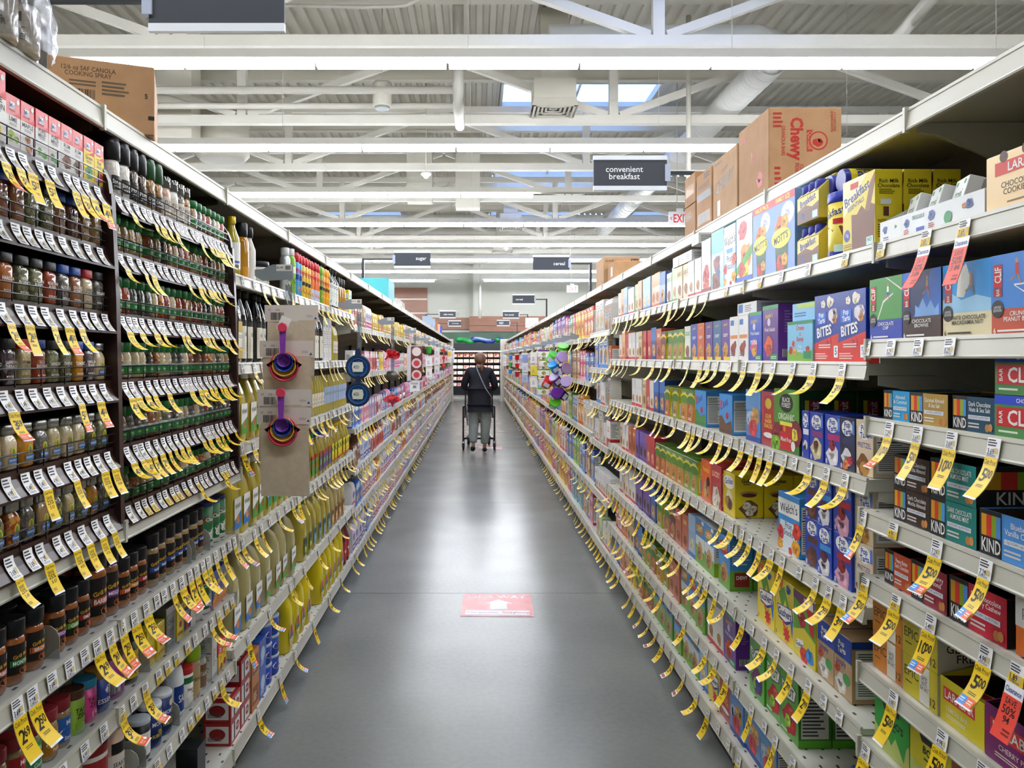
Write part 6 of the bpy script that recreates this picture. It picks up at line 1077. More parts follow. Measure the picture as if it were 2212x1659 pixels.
# ---- nut bar bay
pk_ = lambda s: "nut bar bay's %s shelf" % s
XR = .985
row(1, 1.0, 1.858, 1.301, pk_('second'), ['lara_box'], .004)
row(1, 1.0, 1.858, 1.506, pk_('second'), ['tosi_tray'], .004)
for y, r in ((1.86, 0), (1.77, 0), (1.68, 0)): Q.append(('tosi', 1, 1.035, y, 1.8625, 'the scalloped tray', 0, 0, 1.0, 'lean', 0))
row(1, XR, 1.62, 1.31, pk_('third'), ['c_orange', 'c_white', 'c_brown', 'c_chip'], .0015, 1)
row(1, XR, 1.43, 1.265, pk_('fourth'), ['clifbox^2', 'k_navy', 'k_gold', 'k_sky'], .006)
row(1, .965, 1.205, 1.30, pk_('fifth'), ['k_blue', 'k_teal^2', 'k_brown^2'], .008)
row(1, .97, 1.044, 1.24, pk_('sixth'), ['power', '@1.4', 'k_red', 'k_wine', 'k_orange'], .008)
row(1, .965, .826, 1.262, pk_('seventh'), ['lara_p', 'lara_y', 'epic_y^2', 'epic_o^2'], .006)
row(1, .965, .643, 1.405, pk_('eighth'), ['bobo_b', 'bobo_y', 'bobo_g'], .003)
row(1, .965, .39, 1.66, pk_('ninth'), ['bluebox'], .003)
for k, dy, dz, dd in (('lara_bar', 1.525, .835, .09), ('lara_bar', 1.53, .86, .11), ('lara_bar_r', 1.36, .835, .08), ('lara_bar_r', 1.34, .86, .1)): Q.append((k, 1, .965+dd-.04, dy, dz, "nut bar bay's seventh shelf", 0, .25, 1.0, None, 0))
# ---- fruit snack and bar bays
pr = lambda s: "fruit snack bays' %s shelf" % s
row(1, .998, 1.858, 1.93, pr('second'), ['bk_carton+2', '>.004', 'bk_tub', '>.01', 'bk_carrier^2', '>.015', 'motts_l', 'motts_v', 'joy', 'welch_t', 'aqua', 'rosecarton', 'white_a*2', 'tan_c*2', 'lime_c', 'greenorg', 'blue_d', 'peach_c*2', 'sky_c*2', 'peach_c', 'lime_c', 'white_a*2', 'sky_c', 'peach_c', 'white_a'], .006, 0, .008, 5.5)
for q, yy in ((0, 2.15), (1, 2.222)): Q.append(('bk_bottle', 1, 1.0, yy, 2.047+.0, 'the drink tub', 0, 0, 1.0, 'side', q))
for yy in (3.5, 3.61, 3.72, 3.84): put('whiteflat', 1, 1.0, yy, 1.858+.237 if yy < 3.55 else 1.8592+.1725+.001, pr('second'), stacked=1)
row(1, XR, 1.565, 1.94, pr('third'), ['bites*2', 'bunny', '@2.515', 'ann_p', 'ann_b', 'meat*2', 'cr_pu', 'cr_te', 'cr_pu', 'cr_or', 'cr_bl', 'greenorg', 'nv_g*3', 'nv_m', 'orbar', '>.01', 'blue_d', 'red_c*2', 'tan_c', 'white_a*3', 'red_c', 'peach_c', 'white_a'], .004, 0, .008, 5.5)
put('bunny_flat', 1, 1.0, 2.335, 1.565+.1275, pr('third'), stacked=1); put('white_lie', 1, 1.0, 2.83, 1.565+.1735, pr('third'), stacked=1)
row(1, XR, 1.277, 1.905, pr('fourth'), ['pt5', 'pt4', 'pt3', 'pt2', 'pt1', '>.01', 'bforest+3', 'raisin', 'kidbox', '@2.955', 'zbar_b+1', '@3.3', 'zbar_g+1', '>.02', 'nv_r', 'nv_o', '>.03', 'nv_g+1', '>.05', 'nv_r+1', 'blue_d*2', 'white_a', 'red_c', 'tan_c', 'white_a*3'], .0035, 0, .008, 5.5)
row(1, XR, .96, 1.91, pr('fifth'), ['pt5^2', '>.012', 'pt7^2', 'pt8^2', 'pt6^2', '>.03', 'welch', '@2.94', 'gg+3', 'lc+1', 'reese+1', '>.06', 'nv_g*2+2', 'nv_o*3', 'nv_r*2', '>.02', 'red_c*2', 'thin_p*3', 'orbar*2', 'white_a*2', 'tan_c'], .0035, 0, .008, 5.5)
row(1, XR, .66, 2.02, pr('sixth'), ['simply+1', 'simply', 'fbfmix', 'gush', '>.004', 'gush', '@3.0', 'chw_r+1', '>.05', 'chw_t+1', 'chw_t', 'sky_c', 'orbar*2', 'nv_m', 'nv_r', '>.06', 'nv_g+1', '>.02', 'blue_d', 'thin_p*4', 'white_a*3', 'tan_c', 'white_a'], .004, 0, .01, 5.5)
row(1, .975, .39, 2.32, pr('seventh'), ['fbf+2', 'fbf', 'fbf_p', '@2.9', 'ann_p+1', 'white_a*2', '>.02', 'chw_g+1', 'chw_r', 'chw_t', 'orbar*2', 'nv_g+1', 'nv_o', '>.03', 'nv_r', 'nv_g*2', 'blue_d*2', 'tan_c*2', 'peach_c*2', 'white_a', 'red_c', 'blue_d'], .004, 0, .01, 5.5)
row(1, .975, .15, 2.5, "fruit snack bays' bottom shelf", ['kidbox*3', 'raisin', 'gush', 'sky_c', '>.02', 'chw_t*2', 'chw_r+1', '>.05', 'chw_g+1', 'chw_g*2', 'nv_r*3', '>.02', 'yellowlow*2', 'peach_c*3', 'blue_d*2', 'thin_p*2', 'white_a*4', 'blue_d'], .004, 0, .01, 5.5)
row(1, XR, .39, 1.92, pr('seventh'), ['spark'], .004)
# ---- offset bay, then cereals
pe = lambda s: "offset bay's %s shelf" % s
row(1, .98, 1.78, 5.56, pe('second'), ['pouch*2', '>.03', 'cer5*2', 'cer9'], .01, stop=6.4); row(1, .98, 1.495, 5.57, pe('third'), ['orbar', '>.05', 'cer13*2', 'cer1'], .01, stop=6.4)
row(1, .97, 1.215, 5.57, pe('fourth'), ['pouch', '>.06', 'white_a*2', 'cer13', 'cer1'], .01, stop=6.4); row(1, .97, .91, 5.57, pe('fifth'), ['go', '>.03', 'white_a', 'cer5', 'white_a*2'], .01, stop=6.4)
row(1, .97, .52, 5.57, pe('sixth'), ['white_a*6', 'greenorg'], .008, stop=6.4); row(1, .965, .15, 5.57, "offset bay's bottom shelf", ['white_a*3', 'lime_c', 'cer5'], .008, stop=6.4)
CR_ = {1.75: 'second', 1.37: 'third', .94: 'fourth', .52: 'fifth', .15: 'bottom'}
for z in CR_:
    y = 6.5
    while y < YEND_R-.3:
        k = rnd.choice(CERP); n = rnd.randint(1, 3)
        if z == 1.75 and y > 12 and rnd.random() < .6: k = rnd.choice(['tan_c', 'peach_c', 'pb', 'orbar', 'red_c'])
        if z in (.15, .52) and y > 15 and rnd.random() < .5: k = rnd.choice(['su_c', 'bx_n', 'bx_w', 'tan_c', 'bx_o'])
        y = row(1, .985, z, y, "cereal bays' %s shelf" % CR_[z], ['%s*%d' % (k, n)], .008, 0, .015, YEND_R-.02)+rnd.uniform(0, .02)
# ---- build everything that was queued
LIMIT = 295; KCOUNT = {}; SEEN = {}
STUFF = {}
Q.sort(key=lambda q: (q[3], q[6], q[10]))
def matrix_of(q):
    key, side, xf, y, z, place, deep, rot, sc, lie, st = q
    rz = (PI/2 if side < 0 else -PI/2)+rot
    return (side*xf, y, z), rz
for q in Q:
    key, side, xf, y, z, place, deep, rot, sc, lie, st = q
    p = P[key]; loc, rz = matrix_of(q)
    KCOUNT[p.name] = KCOUNT.get(p.name, 0)+1
    if KCOUNT[p.name] > LIMIT or y > 17.5:
        STUFF.setdefault(side, []).append((p, loc, rz)); continue
    where = place if not deep else place+', behind another'
    if st: where = place+', stacked'
    k2 = (p.desc, where); SEEN[k2] = SEEN.get(k2, 0)+1
    q2 = (p, loc, rz, sc, lie, k2, SEEN[k2], place)
    e = Euler((0, 0, rz))
    if lie == 'lean': e = Euler((-.28, 0, rz-.25))
    if lie == 'side': e = Euler((0, PI/2, rz+PI/2)); loc = (loc[0]+.03, loc[1]-.02, loc[2]+.034)
    STUFF.setdefault('things', []).append((p, loc, e, sc, k2, SEEN[k2], place))
for p, loc, e, sc, k2, i, place in STUFF.get('things', []):
    desc, where = k2
    if SEEN[k2] > 1: lab = '%s, %s along %s' % (desc, ordn(i), where)
    else: lab = '%s on %s' % (desc, where)
    if len(lab.split()) > 16: print('LONG', lab)
    o = link(p.name, p.me, None, lab, p.cat, p.name.replace('_', ' ')+'s, '+place, loc=loc, rot=e)
    if sc != 1.0: o.scale = (sc, sc, sc)
    if loc[1] < 9:
        for kn, km in p.kids: link(kn, km, o)
    else:
        for kn, km in p.kids: link(kn, km, o)
for side in (-1, 1):
    mb = MB()
    for p, loc, rz in STUFF.get(side, []):
        Xm = Matrix.Translation(loc) @ Matrix.Rotation(rz, 4, 'Z')
        for me in [p.me]+[k[1] for k in p.kids]:
            vs = [tuple(Xm @ v.co) for v in me.vertices]
            for pl in me.polygons:
                i = mb.m(me.materials[pl.material_index]); b = len(mb.v)
                mb.v += [vs[k] for k in pl.vertices]; mb.f.append(tuple(range(b, len(mb.v)))); mb.mi.append(i); mb.sm.append(pl.use_smooth)
    if mb.v: mb.obj('distant_groceries', label='packed groceries at the far end of the '+SIDE[side], cat='groceries', kind='stuff')

# ---- price labels and flags
for i, z in enumerate(T):
    f = 0.006+0.026*(2.0-z)/0.8; xl = .9-f+.0035
    lip_tags(-1, xl, z-.008, 1.40, 1.85, .05, pa(i), [.85, 0, .22, .22, .55, .85][i], ('orange', '') if i < 4 else ('save',), True, ['2.69', '3.59', '5.57', '4.50'], [.3, .5, .8])
    lip_tags(-1, xl, z-.008, 1.89, 2.76, .044, pb(i), [.45, .5, .6, .75, .8, .25][i], ('', 'save'), True, ['2.99', '3.49', '4.29'], [.8, 1.2, 1.5], .0 if i < 5 else .5)
lip_tags(-1, .874, .935, 1.42, 2.76, .062, pc('first'), .75, ('orange', 'orange', ''), prices=['2.99', '2.50', '2.69'], bends=[.5, .8, 1.1])
lip_tags(-1, .879, .72, 1.5, 2.76, .075, pc('second'), .2, ('orange', ''), prices=['2.79', '3.59'], yel=.6)
lip_tags(-1, .883, .473, 1.75, 2.76, .08, pc('third'), .15, ('',), yel=.35); lip_tags(-1, .888, .15, 2.3, 2.76, .12, 'bottom shelf under the spice racks', 0, yel=.6)
for z, s in ((1.885, 'second'), (1.557, 'third'), (1.25, 'fourth'), (.898, 'fifth'), (.51, 'sixth')):
    lip_tags(-1, .885, z, 2.82, 5.5, .13 if z > .6 else .3, po(s), .8, ('', '', 'blue'), prices=['3.99', '2.99', '5.99', '8.99'])
lip_tags(-1, .888, .15, 2.95, 5.5, .35, "oil bays' bottom shelf", .9, ('blue', ''), prices=['9.99', '8.99'])
for z in BK:
    lip_tags(-1, .885 if z > .2 else .888, z, 5.55, 14, .14, "baking bays' %s shelf" % BN[z], .75, ('',)); lip_tags(-1, .885, z, 14, 26.5, .3, "baking bays' %s shelf" % BN[z], .9, ('',))
tag(1, .985, 1.535, 1.858, pk_('second'), '7.69', ('3.84', .25, 'clear'), True); tag(1, .985, 1.665, 1.858, pk_('second'), '7.69', ('3.84', .5, 'clear'), True); tag(1, .985, 1.85, 1.858, pk_('second'), '4.39', None, True)
for y in (1.55, 1.66, 1.77, 1.88): tag(1, .965, y, 1.62, pk_('third'), '8.29')
for z, xl, s, ft in ((1.43, .965, 'fourth', ('orange', 'blue', '')), (1.205, .95, 'fifth', ('blue',)), (1.044, .95, 'sixth', ('blue', '')), (.826, .945, 'seventh', ('', 'green')), (.643, .945, 'eighth', ('green', '')), (.39, .945, 'ninth', ('',))):
    lip_tags(1, xl, z, 1.36, 1.89, .145, pk_(s), .85, ft, prices=['5.00', '5.00', '10.00'], bends=[.5, .7, .9], yel=.15)
tag(1, .95, 1.335, 1.044, pk_('sixth'), '1.89', ('.94', .3, 'clear'), True)
lip_tags(1, .985, 1.858, 1.95, 3.2, .2, pr('second'), .15, ('',), yel=.6); lip_tags(1, .985, 1.858, 3.2, 5.5, .14, pr('second'), .65, ('',))
for z, xl, s, st in ((1.565, .965, 'third', .14), (1.277, .965, 'fourth', .1), (.96, .96, 'fifth', .1), (.66, .95, 'sixth', .1), (.39, .945, 'seventh', .12), (.15, .945, 'bottom', .15)):
    lip_tags(1, xl, z, 1.95, 3.4, st, pr(s), .8, ('',), prices=['2.99', '2.99', '2.99', '3.99', '2.50']); lip_tags(1, xl, z, 3.4, 5.5, st*1.15, pr(s), .85, ('', '', 'red'))
for z, s in ((1.78, 'second'), (1.495, 'third'), (1.215, 'fourth'), (.91, 'fifth'), (.52, 'sixth'), (.15, 'bottom')): lip_tags(1, .955, z, 5.54, 6.4, .12, pe(s), .8, ('',))
for z in CR_: lip_tags(1, .965 if z > .6 else .948, z, 6.45, 14, .17, "cereal bays' %s shelf" % CR_[z], .8, ('',)); lip_tags(1, .962 if z > .6 else .948, z, 14, 26.5, .33, "cereal bays' %s shelf" % CR_[z], .9, ('',))
build_tags({True: 290, False: 290}); far_tags()
# ================================================================ ABOVE THE SHELVES: signs and cartons
SIGNG = M('#3a3d44', .5)
def sign(text, xc, y, zc, side, desc, tx=.45, lines=1, hgt=.2, arm=True):
    o = empty('aisle_sign', desc, 'sign', (xc, y, zc), 0)
    w, h = .437, .155
    p = MB(); p.box(-w/2, w/2, -.006, .006, -h/2, h/2, SIGNG)
    p.art([('t', text, tx, .5, .24 if lines == 2 else .26, '#f2f4f6', 0, .8, .004)] if text else [], w, h, lambda x, yy, e: (x-w/2, -.006-e, yy-h/2)); p.obj('panel', o)
    for s in (-1, 1):
        q = MB(); q.box(-w/2-.001, w/2+.001, -.009, .009, min(s*h/2, s*(h/2+.026)), max(s*h/2, s*(h/2+.026)), M('#dfe4ea', .35)); q.obj('edge_strip', o)
    q = MB(); q.box(min(side*(w/2-.012), side*(w/2+.02)), max(side*(w/2-.012), side*(w/2+.02)), -.014, .014, -.05, .05, M('#a9b0c4', .3)); q.obj('bracket', o)
    xe = side*(1.37 if text else 1.395)-xc
    q = MB(); q.bar((side*(w/2+.015), 0, 0), (xe, 0, 0), .02, .02, M('#2c2d31', .35)); q.box(xe-.015, xe+.015, -.015, .015, 2.19-zc, .011, M('#2c2d31', .35)); q.obj('arm', o)
sign('convenient\nbreakfast', .915, 4.56, 2.68, 1, 'dark hanging sign reading convenient breakfast', .42, 2)
sign('cereal', .895, 9.2, 2.71, 1, 'dark hanging sign reading cereal, beside the stacked kraft cartons', .72)
sign('cereal', .92, 15.0, 2.72, 1, 'smaller-looking dark sign reading cereal against the cream wall', .3)
sign('hot cereal', .92, 20.6, 2.73, 1, 'dark hanging sign reading hot cereal', .4)
sign('peanut\nbutter', .9, 26.0, 2.75, 1, 'dark hanging sign reading peanut butter', .35, 2)
sign('', -.84, 2.47, 2.735, -1, 'blank dark hanging sign above the spice racks')
sign('sugar', -.776, 9.2, 2.76, -1, 'dark hanging sign reading sugar', .74)
sign('cake mixes', -.79, 20.6, 2.74, -1, 'dark hanging sign reading cake mixes', .55)
sign('food storage', -.77, 26.6, 2.76, -1, 'dark hanging sign reading food storage', .55)
def kraft(label, side, xf, y0, y1, z, depth, h, front=(), near=(), m=KRAFT, rot=0.0, flap=True):
    """carton on the top shelf: front faces the aisle, near end faces the camera"""
    w = y1-y0; mb = MB(); d = depth
    mb.cbox(-w/2, w/2, 0, d, 0, h, m, .003)
    mb.art(front, w, h, lambda x, y, e: (x-w/2, -e, y))
    if side > 0: mb.art(near, d, h, lambda x, y, e: (w/2+e, x, y))
    else: mb.art(near, d, h, lambda x, y, e: (-w/2-e, d-x, y))
    if flap: mb.box(-w/2+.01, w/2-.01, d/2-.025, d/2+.025, h, h+.0006, M('#c9a77f', .25))
    o = mb.obj('kraft_carton', label=label, cat='carton', loc=(side*xf, (y0+y1)/2, z), rot=(0, 0, (PI/2 if side < 0 else -PI/2)+rot)); o['group'] = 'kraft cartons on top of the shelving'
RC = '#b5372f'; ZT = 2.1915
kraft('large kraft carton with red rotated lettering on the top shelf', 1, 1.07, 2.80, 3.12, ZT, .268, .305, [('r', .45, .45, .49, .6, RC), ('L', .1, .8, .3, .9, 3, RC), ('L', .75, .3, .8, .5, 3, RC), ('b', .72, .2, .12, RC, 3)],
      [('t', 'Chewy', .36, .62, .2, RC, -PI/2, .52, .04), ('r', .52, .47, .6, .73, RC), ('t', 'QUAKER', .56, .6, .07, '#b58b64', -PI/2, .22, .02), ('c', .68, .6, .13, RC), ('c', .68, .6, .11, '#b08560'), ('b', .68, .58, .08, RC, 4), ('t', 'GRANOLA BARS', .2, .6, .045, RC, -PI/2, .36), ('t', '12 CARTONS\n(8 BARS EACH)', .88, .83, .035, RC, -PI/2, .25), ('L', .06, .75, .24, .95, 4, RC), ('r', .9, .4, .95, .5, RC), ('t', 'OPEN TH\nFOR PRICE', .42, .18, .05, RC, -PI/2, .35), ('L', .08, .05, .2, .3, 4, RC)])
kraft('kraft carton with dark script standing beyond the large red-lettered one', 1, 1.07, 3.14, 3.46, ZT, .25, .27, [('t', 'CHEWY', .5, .56, .2, '#5a4a3c', .1, .75, .03), ('t', 'QUAKER', .5, .75, .07, '#5a4a3c', .1, .4), ('r', .2, .05, .32, .3, '#d9d4cc'), ('L', .1, .88, .6, .94, 1, '#6a5a4a')], [('L', .1, .2, .5, .6, 4, '#6a5a4a')], KRAFT2)
kraft('kraft carton with a dark printed band, third from the near end', 1, 1.07, 3.48, 3.72, ZT, .25, .265, [('r', .05, .5, .95, .64, '#4a4d52'), ('t', 'POP-TARTS', .5, .74, .09, '#3a3d42', 0, .85, .02), ('r', .1, .08, .9, .28, '#8a6a4a'), ('B', .15, .1, .85, .26, '#2f2a26'), ('L', .5, .85, .9, .95, 2, '#3a3d42')], m=KRAFT)
kraft('lower small kraft carton of the two stacked beside the dark-banded one', 1, 1.07, 3.74, 3.93, ZT, .2, .15, [('L', .1, .5, .9, .8, 4, '#5a4a3c')]); kraft('upper small kraft carton of the two stacked beside the dark-banded one', 1, 1.07, 3.74, 3.93, ZT+.152, .2, .15, [('r', .1, .3, .9, .7, '#8a6a4a'), ('r', .13, .34, .87, .66, '#b08a63')])
kraft('kraft carton marked 4 standing behind a smaller plain one', 1, 1.07, 6.45, 6.85, ZT, .31, .24, [('t', '4', .82, .12, .2, '#2a2622', 0, .2, .02)], [('t', '12/14.00oz', .2, .85, .08, '#2a2622', 0, .3), ('r', .75, .78, .95, .92, '#2a2622'), ('t', '70345', .85, .85, .09, '#b08a63', 0, .17)], KRAFT2)
kraft('smaller plain kraft carton in front of the one marked 4', 1, 1.10, 6.14, 6.42, ZT, .27, .165, [('r', .55, .3, .8, .75, '#d9d4c8'), ('L', .58, .35, .78, .7, 4, '#7a746a')])
kraft('kraft carton of cooking spray above the racks', -1, .945, 2.1, 2.4, ZT, .262, .19, [], [('t', '12/6 oz SAF CANOLA\nCOOKING SPRAY', .38, .82, .07, '#4a3a2c', 0, .5, .004), ('L', .2, .6, .45, .7, 2, '#6a5a48'), ('L', .5, .5, .85, .72, 4, '#6a5a48'), ('r', .2, .42, .46, .58, '#b08a63'), ('B', .2, .43, .46, .57, '#3a2f26'), ('t', '5', .92, .56, .07, '#3a2f26', 0, .1), ('r', .94, .22, 1, .28, '#33302e')], rot=.37)
# shrink-wrapped pack of garlic powder
o = empty('wrapped_pack', 'plastic-wrapped pack of garlic powder jars beside the kraft carton', 'pack', (-.872, 1.53, ZT))
WR = clear('crinkled wrap', '#e4e6ee', .16, .3)
for i in range(2):
    for j in range(2):
        p = MB(); cx, cy = -.06-.09*j, -.04+.075*i; p.lathe([(.03, .004), (.033, .01), (.033, .095), (.03, .105)], speckled('garlic', '#c9bba4', '#d8cbb4', 200), 20, cx, cy)
        round_art(p, [('r', .1, .62, .7, .85, '#1b1b20'), ('t', 'nature', .4, .73, .12, W_, 0, .4), ('t', 'GARLIC\nPOWDER', .5, .35, .15, '#26221e', 0, .7, .01)], .0334, .085, .012, .085, 8, cx, cy); jj = p.obj('jar', o)
        p = MB(); p.lathe([(.032, .105), (.034, .108), (.034, .135), (.031, .138)], '#17171a', 20, cx, cy); p.obj('lid', jj)
p = MB()
def wrapT(u, v):
    a = 2*PI*u; r = 1+.035*math.sin(7*a+12*v)+.02*math.sin(13*a-9*v); q = 1-.25*v**3
    c, s = math.cos(a), math.sin(a); c = math.copysign(abs(c)**.6, c); s = math.copysign(abs(s)**.6, s)
    return (-.105+.108*c*r*q, .0+.095*s*r*q, .003+.17*v+.012*math.sin(7*a)*v)
p.sheet(wrapT, 96, 24, WR); p.obj('wrap', o)
p = MB(); p.art([('t', "LAWRY'S", .3, .25, .12, '#2a3350', -.1, .45, .008), ('c', .28, .5, .1, '#d9626a'), ('c', .28, .5, .07, '#eceaf0'), ('c', .29, .5, .04, '#d9626a'), ('L', .5, .1, .95, .28, 3, '#c8838a')], .19, .16, lambda x, y, e: (-.2+x, -.102-e, .01+y)); p.obj('print', o)
# goods on the top shelf further away
for i, (k, n) in enumerate((('cer1', 4), ('cer13', 3))):
    row(1, 1.09, 2.19, 8.4+i*.9, 'top shelf of the cereal bays', [k+'*'+str(n)], .006)
p = MB(); p.box(0, .3, 0, .01, 0, .3, '#ecebe6'); p.art([('r', 0, 0, 1, .25, '#d9342f'), ('t', 'great\nwelcome', .5, .65, .14, '#c98a94', .1, .8)], .3, .3, lambda x, y, e: (x, -e, y)); p.obj('display_card', label='white and red display card on the top shelf far along the cereals', cat='card', loc=(1.12, 17.6, ZT))
p = MB(); p.cbox(-.3, .3, 0, .3, 0, .24, M('#4fb0b4', .5), .004); p.obj('teal_carton', label='teal carton on the top shelf above the baking goods', cat='carton', loc=(-.95, 8.5, ZT), rot=(0, 0, PI/2))
for i in range(3):
    p = MB(); p.cbox(-.14, .14, 0, .2, 0, .1, M(('#cfc8bd', '#d9d4cc', '#b8b0a4')[i], .6), .003); p.obj('stock_box', label='pale stock box on the top shelf beyond the teal carton, %s of three' % ('first', 'second', 'third')[i], cat='box', loc=(-.95, 9.3+.32*i, ZT), rot=(0, 0, PI/2))
for i, c in enumerate(('#8b9aa8', '#8b9aa8', '#a05a4a', '#d99a6a', '#2a46b8')):
    p = MB(); p.cbox(-.12, .12, 0, .2, 0, .26-.02*(i > 1), M(c, .5), .003); p.art([('c', .5, .6, .25, '#dfe4ea')] if i < 2 else [('L', .2, .3, .8, .7, 3, '#e9e6e0')], .24, .26, lambda x, y, e: (x-.12, -e, y)); p.obj('appliance_box', label=('grey', 'second grey', 'rust red', 'peach', 'royal blue')[i]+' boxed item on the top shelf far along the baking goods', cat='box', loc=(-.95, 16.2+i*1.15, ZT), rot=(0, 0, PI/2))
# exit signs
for i, (x, y, z, s) in enumerate(((3.72, 14, 4.0, 1.0), (2.75, 22, 3.45, .8))):
    o = empty('exit_sign', 'white exit sign with red letters, ' + ('partly behind the kraft cartons' if i == 0 else 'small and far before the cream wall'), 'sign', (x, y, z))
    p = MB(); p.box(-.2*s, .2*s, -.02, .02, 0, .25*s, M('#f1eff2', .4)); p.art([('t', 'EXIT', .55, .5, .6, '#e0292f', 0, .7, .02), ('t', '<', .1, .5, .3, '#e0292f', 0, .1)], .4*s, .25*s, lambda xx, yy, e: (xx-.2*s, -.02-e, yy)); p.obj('panel', o)
    p = MB(); p.box(-.06*s, .06*s, -.015, .015, .25*s, .31*s, WHITE); p.tube([(-.05, 0, .3*s), (-.05, 0, 6.62-z)], .008, PAINTS, 6); p.obj('hanger', o)

# ================================================================ CLIP STRIPS HANGING INTO THE AISLE
GREYP = M('#8d959d', .35)
STRIPM = clear('frosted strip', '#c9d2da', .22, .3)
def hanger(side, y, z, xl, label, length, price='$5.99', strip=True):
    """grey arm standing out from the shelf lip with a clear strip hung from its tip"""
    o = empty('strip_hanger', label, 'hanger', (side*xl, y, z)); s = -side
    p = MB(); pts = [(0, .01), (.03, .012), (.07, .03), (.15, .03), (.15, -.03), (.142, -.03), (.138, -.038), (.13, -.03), (.03, -.035), (0, -.015)]
    p.prism([(s*a, b) for a, b in (pts if s > 0 else pts[::-1])], -.001, .001, GREYP); p.obj('arm', o)
    p = MB(); a0, a1 = sorted((s*.085, s*.147)); p.box(a0, a1, -.0016, -.0011, .004, .03, WHITE)
    p.art([('t', price, .22, .5, .35, '#22242a', 0, .4), ('B', .55, .2, .95, .8)], .062, .026, lambda x, yy, e: (a0+x, -.0016-e, .004+yy)); p.obj('price_card', o)
    if strip:
        xs = s*.134
        p = MB(); p.tube([(xs, 0, -.036), (xs, 0, -.052)], .0012, STEEL, 5); p.tube([(xs-.006, 0, -.052), (xs, 0, -.062), (xs+.006, 0, -.052)], .0012, STEEL, 5); p.obj('hook', o)
        p = MB(); p.box(xs-.014, xs+.014, -.0009, .0009, -length, -.05, STRIPM)
        k = int((length-.05)/.06)
        for i in range(k): p.add([(xs+.004*math.cos(t*PI/5), -.0013, -.075-.06*i+.013*math.sin(t*PI/5)) for t in range(10)], [tuple(range(10))], '#7d868e')
        p.obj('strip', o)
    return side*xl+s*.134
CANV = mottled('cream canvas', '#bfae97', '#cbbba5', 40, .85, bump=.05); CARDP = M('#d9cfc8', .4)
xs = hanger(-1, 3.0, 1.915, .872, 'grey hanger and clear strip holding the canvas bags', .62)
for i, (dx, dz, ln) in enumerate(((.012, 1.785, .22), (-.005, 1.645, .23), (-.012, 1.455, .22), (-.012, 1.385, .285))):
    o = empty('canvas_bag', 'folded canvas bag on a printed card, %s on the hanging strip' % ('topmost', 'second from the top', 'third from the top', 'lowest')[i], 'bag', (xs+dx, 2.992-.007*i, dz), 0, 'canvas bags on the strip'); 
    p = MB(); p.box(-.105, .105, -.001, 0, -.065, 0, CARDP); p.art([('t', 'vi', .09, .72, .16, '#6a6664', 0, .12, 0), ('t', 'via', .24, .72, .16, '#6a6664', 0, .16, 0), ('B', .1, .1, .38, .55), ('L', .78, .25, .94, .4, 3, '#a9a09a'), ('p', [(.92, .14), (.98, .14), (.95, .3)], '#3a4f8a')], .21, .065, lambda x, y, e: (x-.105, -.001-e, y-.065)); p.obj('header_card', o)
    p = MB()
    def bagT(u, v, ln=ln, i=i): return (-.094+.188*u+.006*v*(1 if i % 2 else -1), -.001+.003*math.sin(5*u+3*v+i), -.06-ln*v)
    p.sheet(bagT, 10, 10, CANV); p.sheet(lambda u, v: (bagT(1-u, v)[0], bagT(1-u, v)[1]+.004, bagT(1-u, v)[2]), 10, 10, CANV)
    for k in (0, 1): p.box(-.094-.0005 if k == 0 else .0935-.006, -.0935 if k == 0 else .0945-.006, 0, .0035, -.06-ln*.98, -.061, CANV)
    p.obj('bag_cloth', o)
def cups(x, y, z, label, s=1.0):
    o = empty('measuring_cups', label, 'measuring cups', (x, y, z), 0, 'nested measuring cup sets')
    cols = ('#d8405c', '#e8b04a', '#2f4fae', '#6a2f9a')
    for i, c in enumerate(cols):
        r = (.056-.010*i)*s; p = MB(); M_ = M(c, .3); n = 26; dy = -.003*i
        prof = [(r*.55, .042-.006*i), (r*.8, .034-.006*i), (r*.97, .004), (r*1.04, 0), (r*.95, .0), (r*.78, .03-.006*i), (r*.5, .037-.006*i)]
        vs = [(q*math.cos(2*PI*k/n), dy+d, q*math.sin(2*PI*k/n)+.008*i*s) for q, d in prof for k in range(n)]
        fs = [(a*n+k, a*n+(k+1) % n, (a+1)*n+(k+1) % n, (a+1)*n+k) for a in range(len(prof)-1) for k in range(n)]
        fs += [tuple(range(n))[::-1], tuple((len(prof)-1)*n+k for k in range(n))]
        p.add(vs, fs, M_, True)
        for sx in (-1, 1): p.add([(sx*r*.95, dy, .008*i+r*.3), (sx*r*1.25, dy, .008*i+r*.12), (sx*r*1.0, dy, .008*i-r*.1)], [(0, 1, 2), (2, 1, 0)], M_)
        p.obj('cup', o)
    p = MB(); p.prism([(-.009, .05), (.009, .05), (.013, .14), (-.013, .14)], -.022, -.016, M('#8a3fb0', .3)); p.obj('handle', o)
    p = MB(); p.lathe([(.016, 0), (.018, .003), (.018, .009), (.016, .012)], M('#dc3f5f', .35), 18); 
    v = [(a, -.03+c, .15+b) for a, b, c in p.v]; p.v = v; p.obj('ring_clip', o)
cups(xs-.008, 2.955, 1.545, 'nested measuring cups with pink outer cup, upper set on the canvas bags'); cups(xs-.012, 2.945, 1.295, 'nested measuring cups with pink outer cup, lower set on the canvas bags')
p = MB(); p.box(-.02, .02, -.0008, 0, -.055, 0, WHITE); p.art([('B', .2, .2, .8, .55)], .04, .055, lambda x, y, e: (x-.02, -.0008-e, y-.055)); p.obj('swing_tag', label='white bar code tag dangling above the upper measuring cups', cat='tag', loc=(xs+.004, 2.95, 1.735), rot=(0, .4, 0))
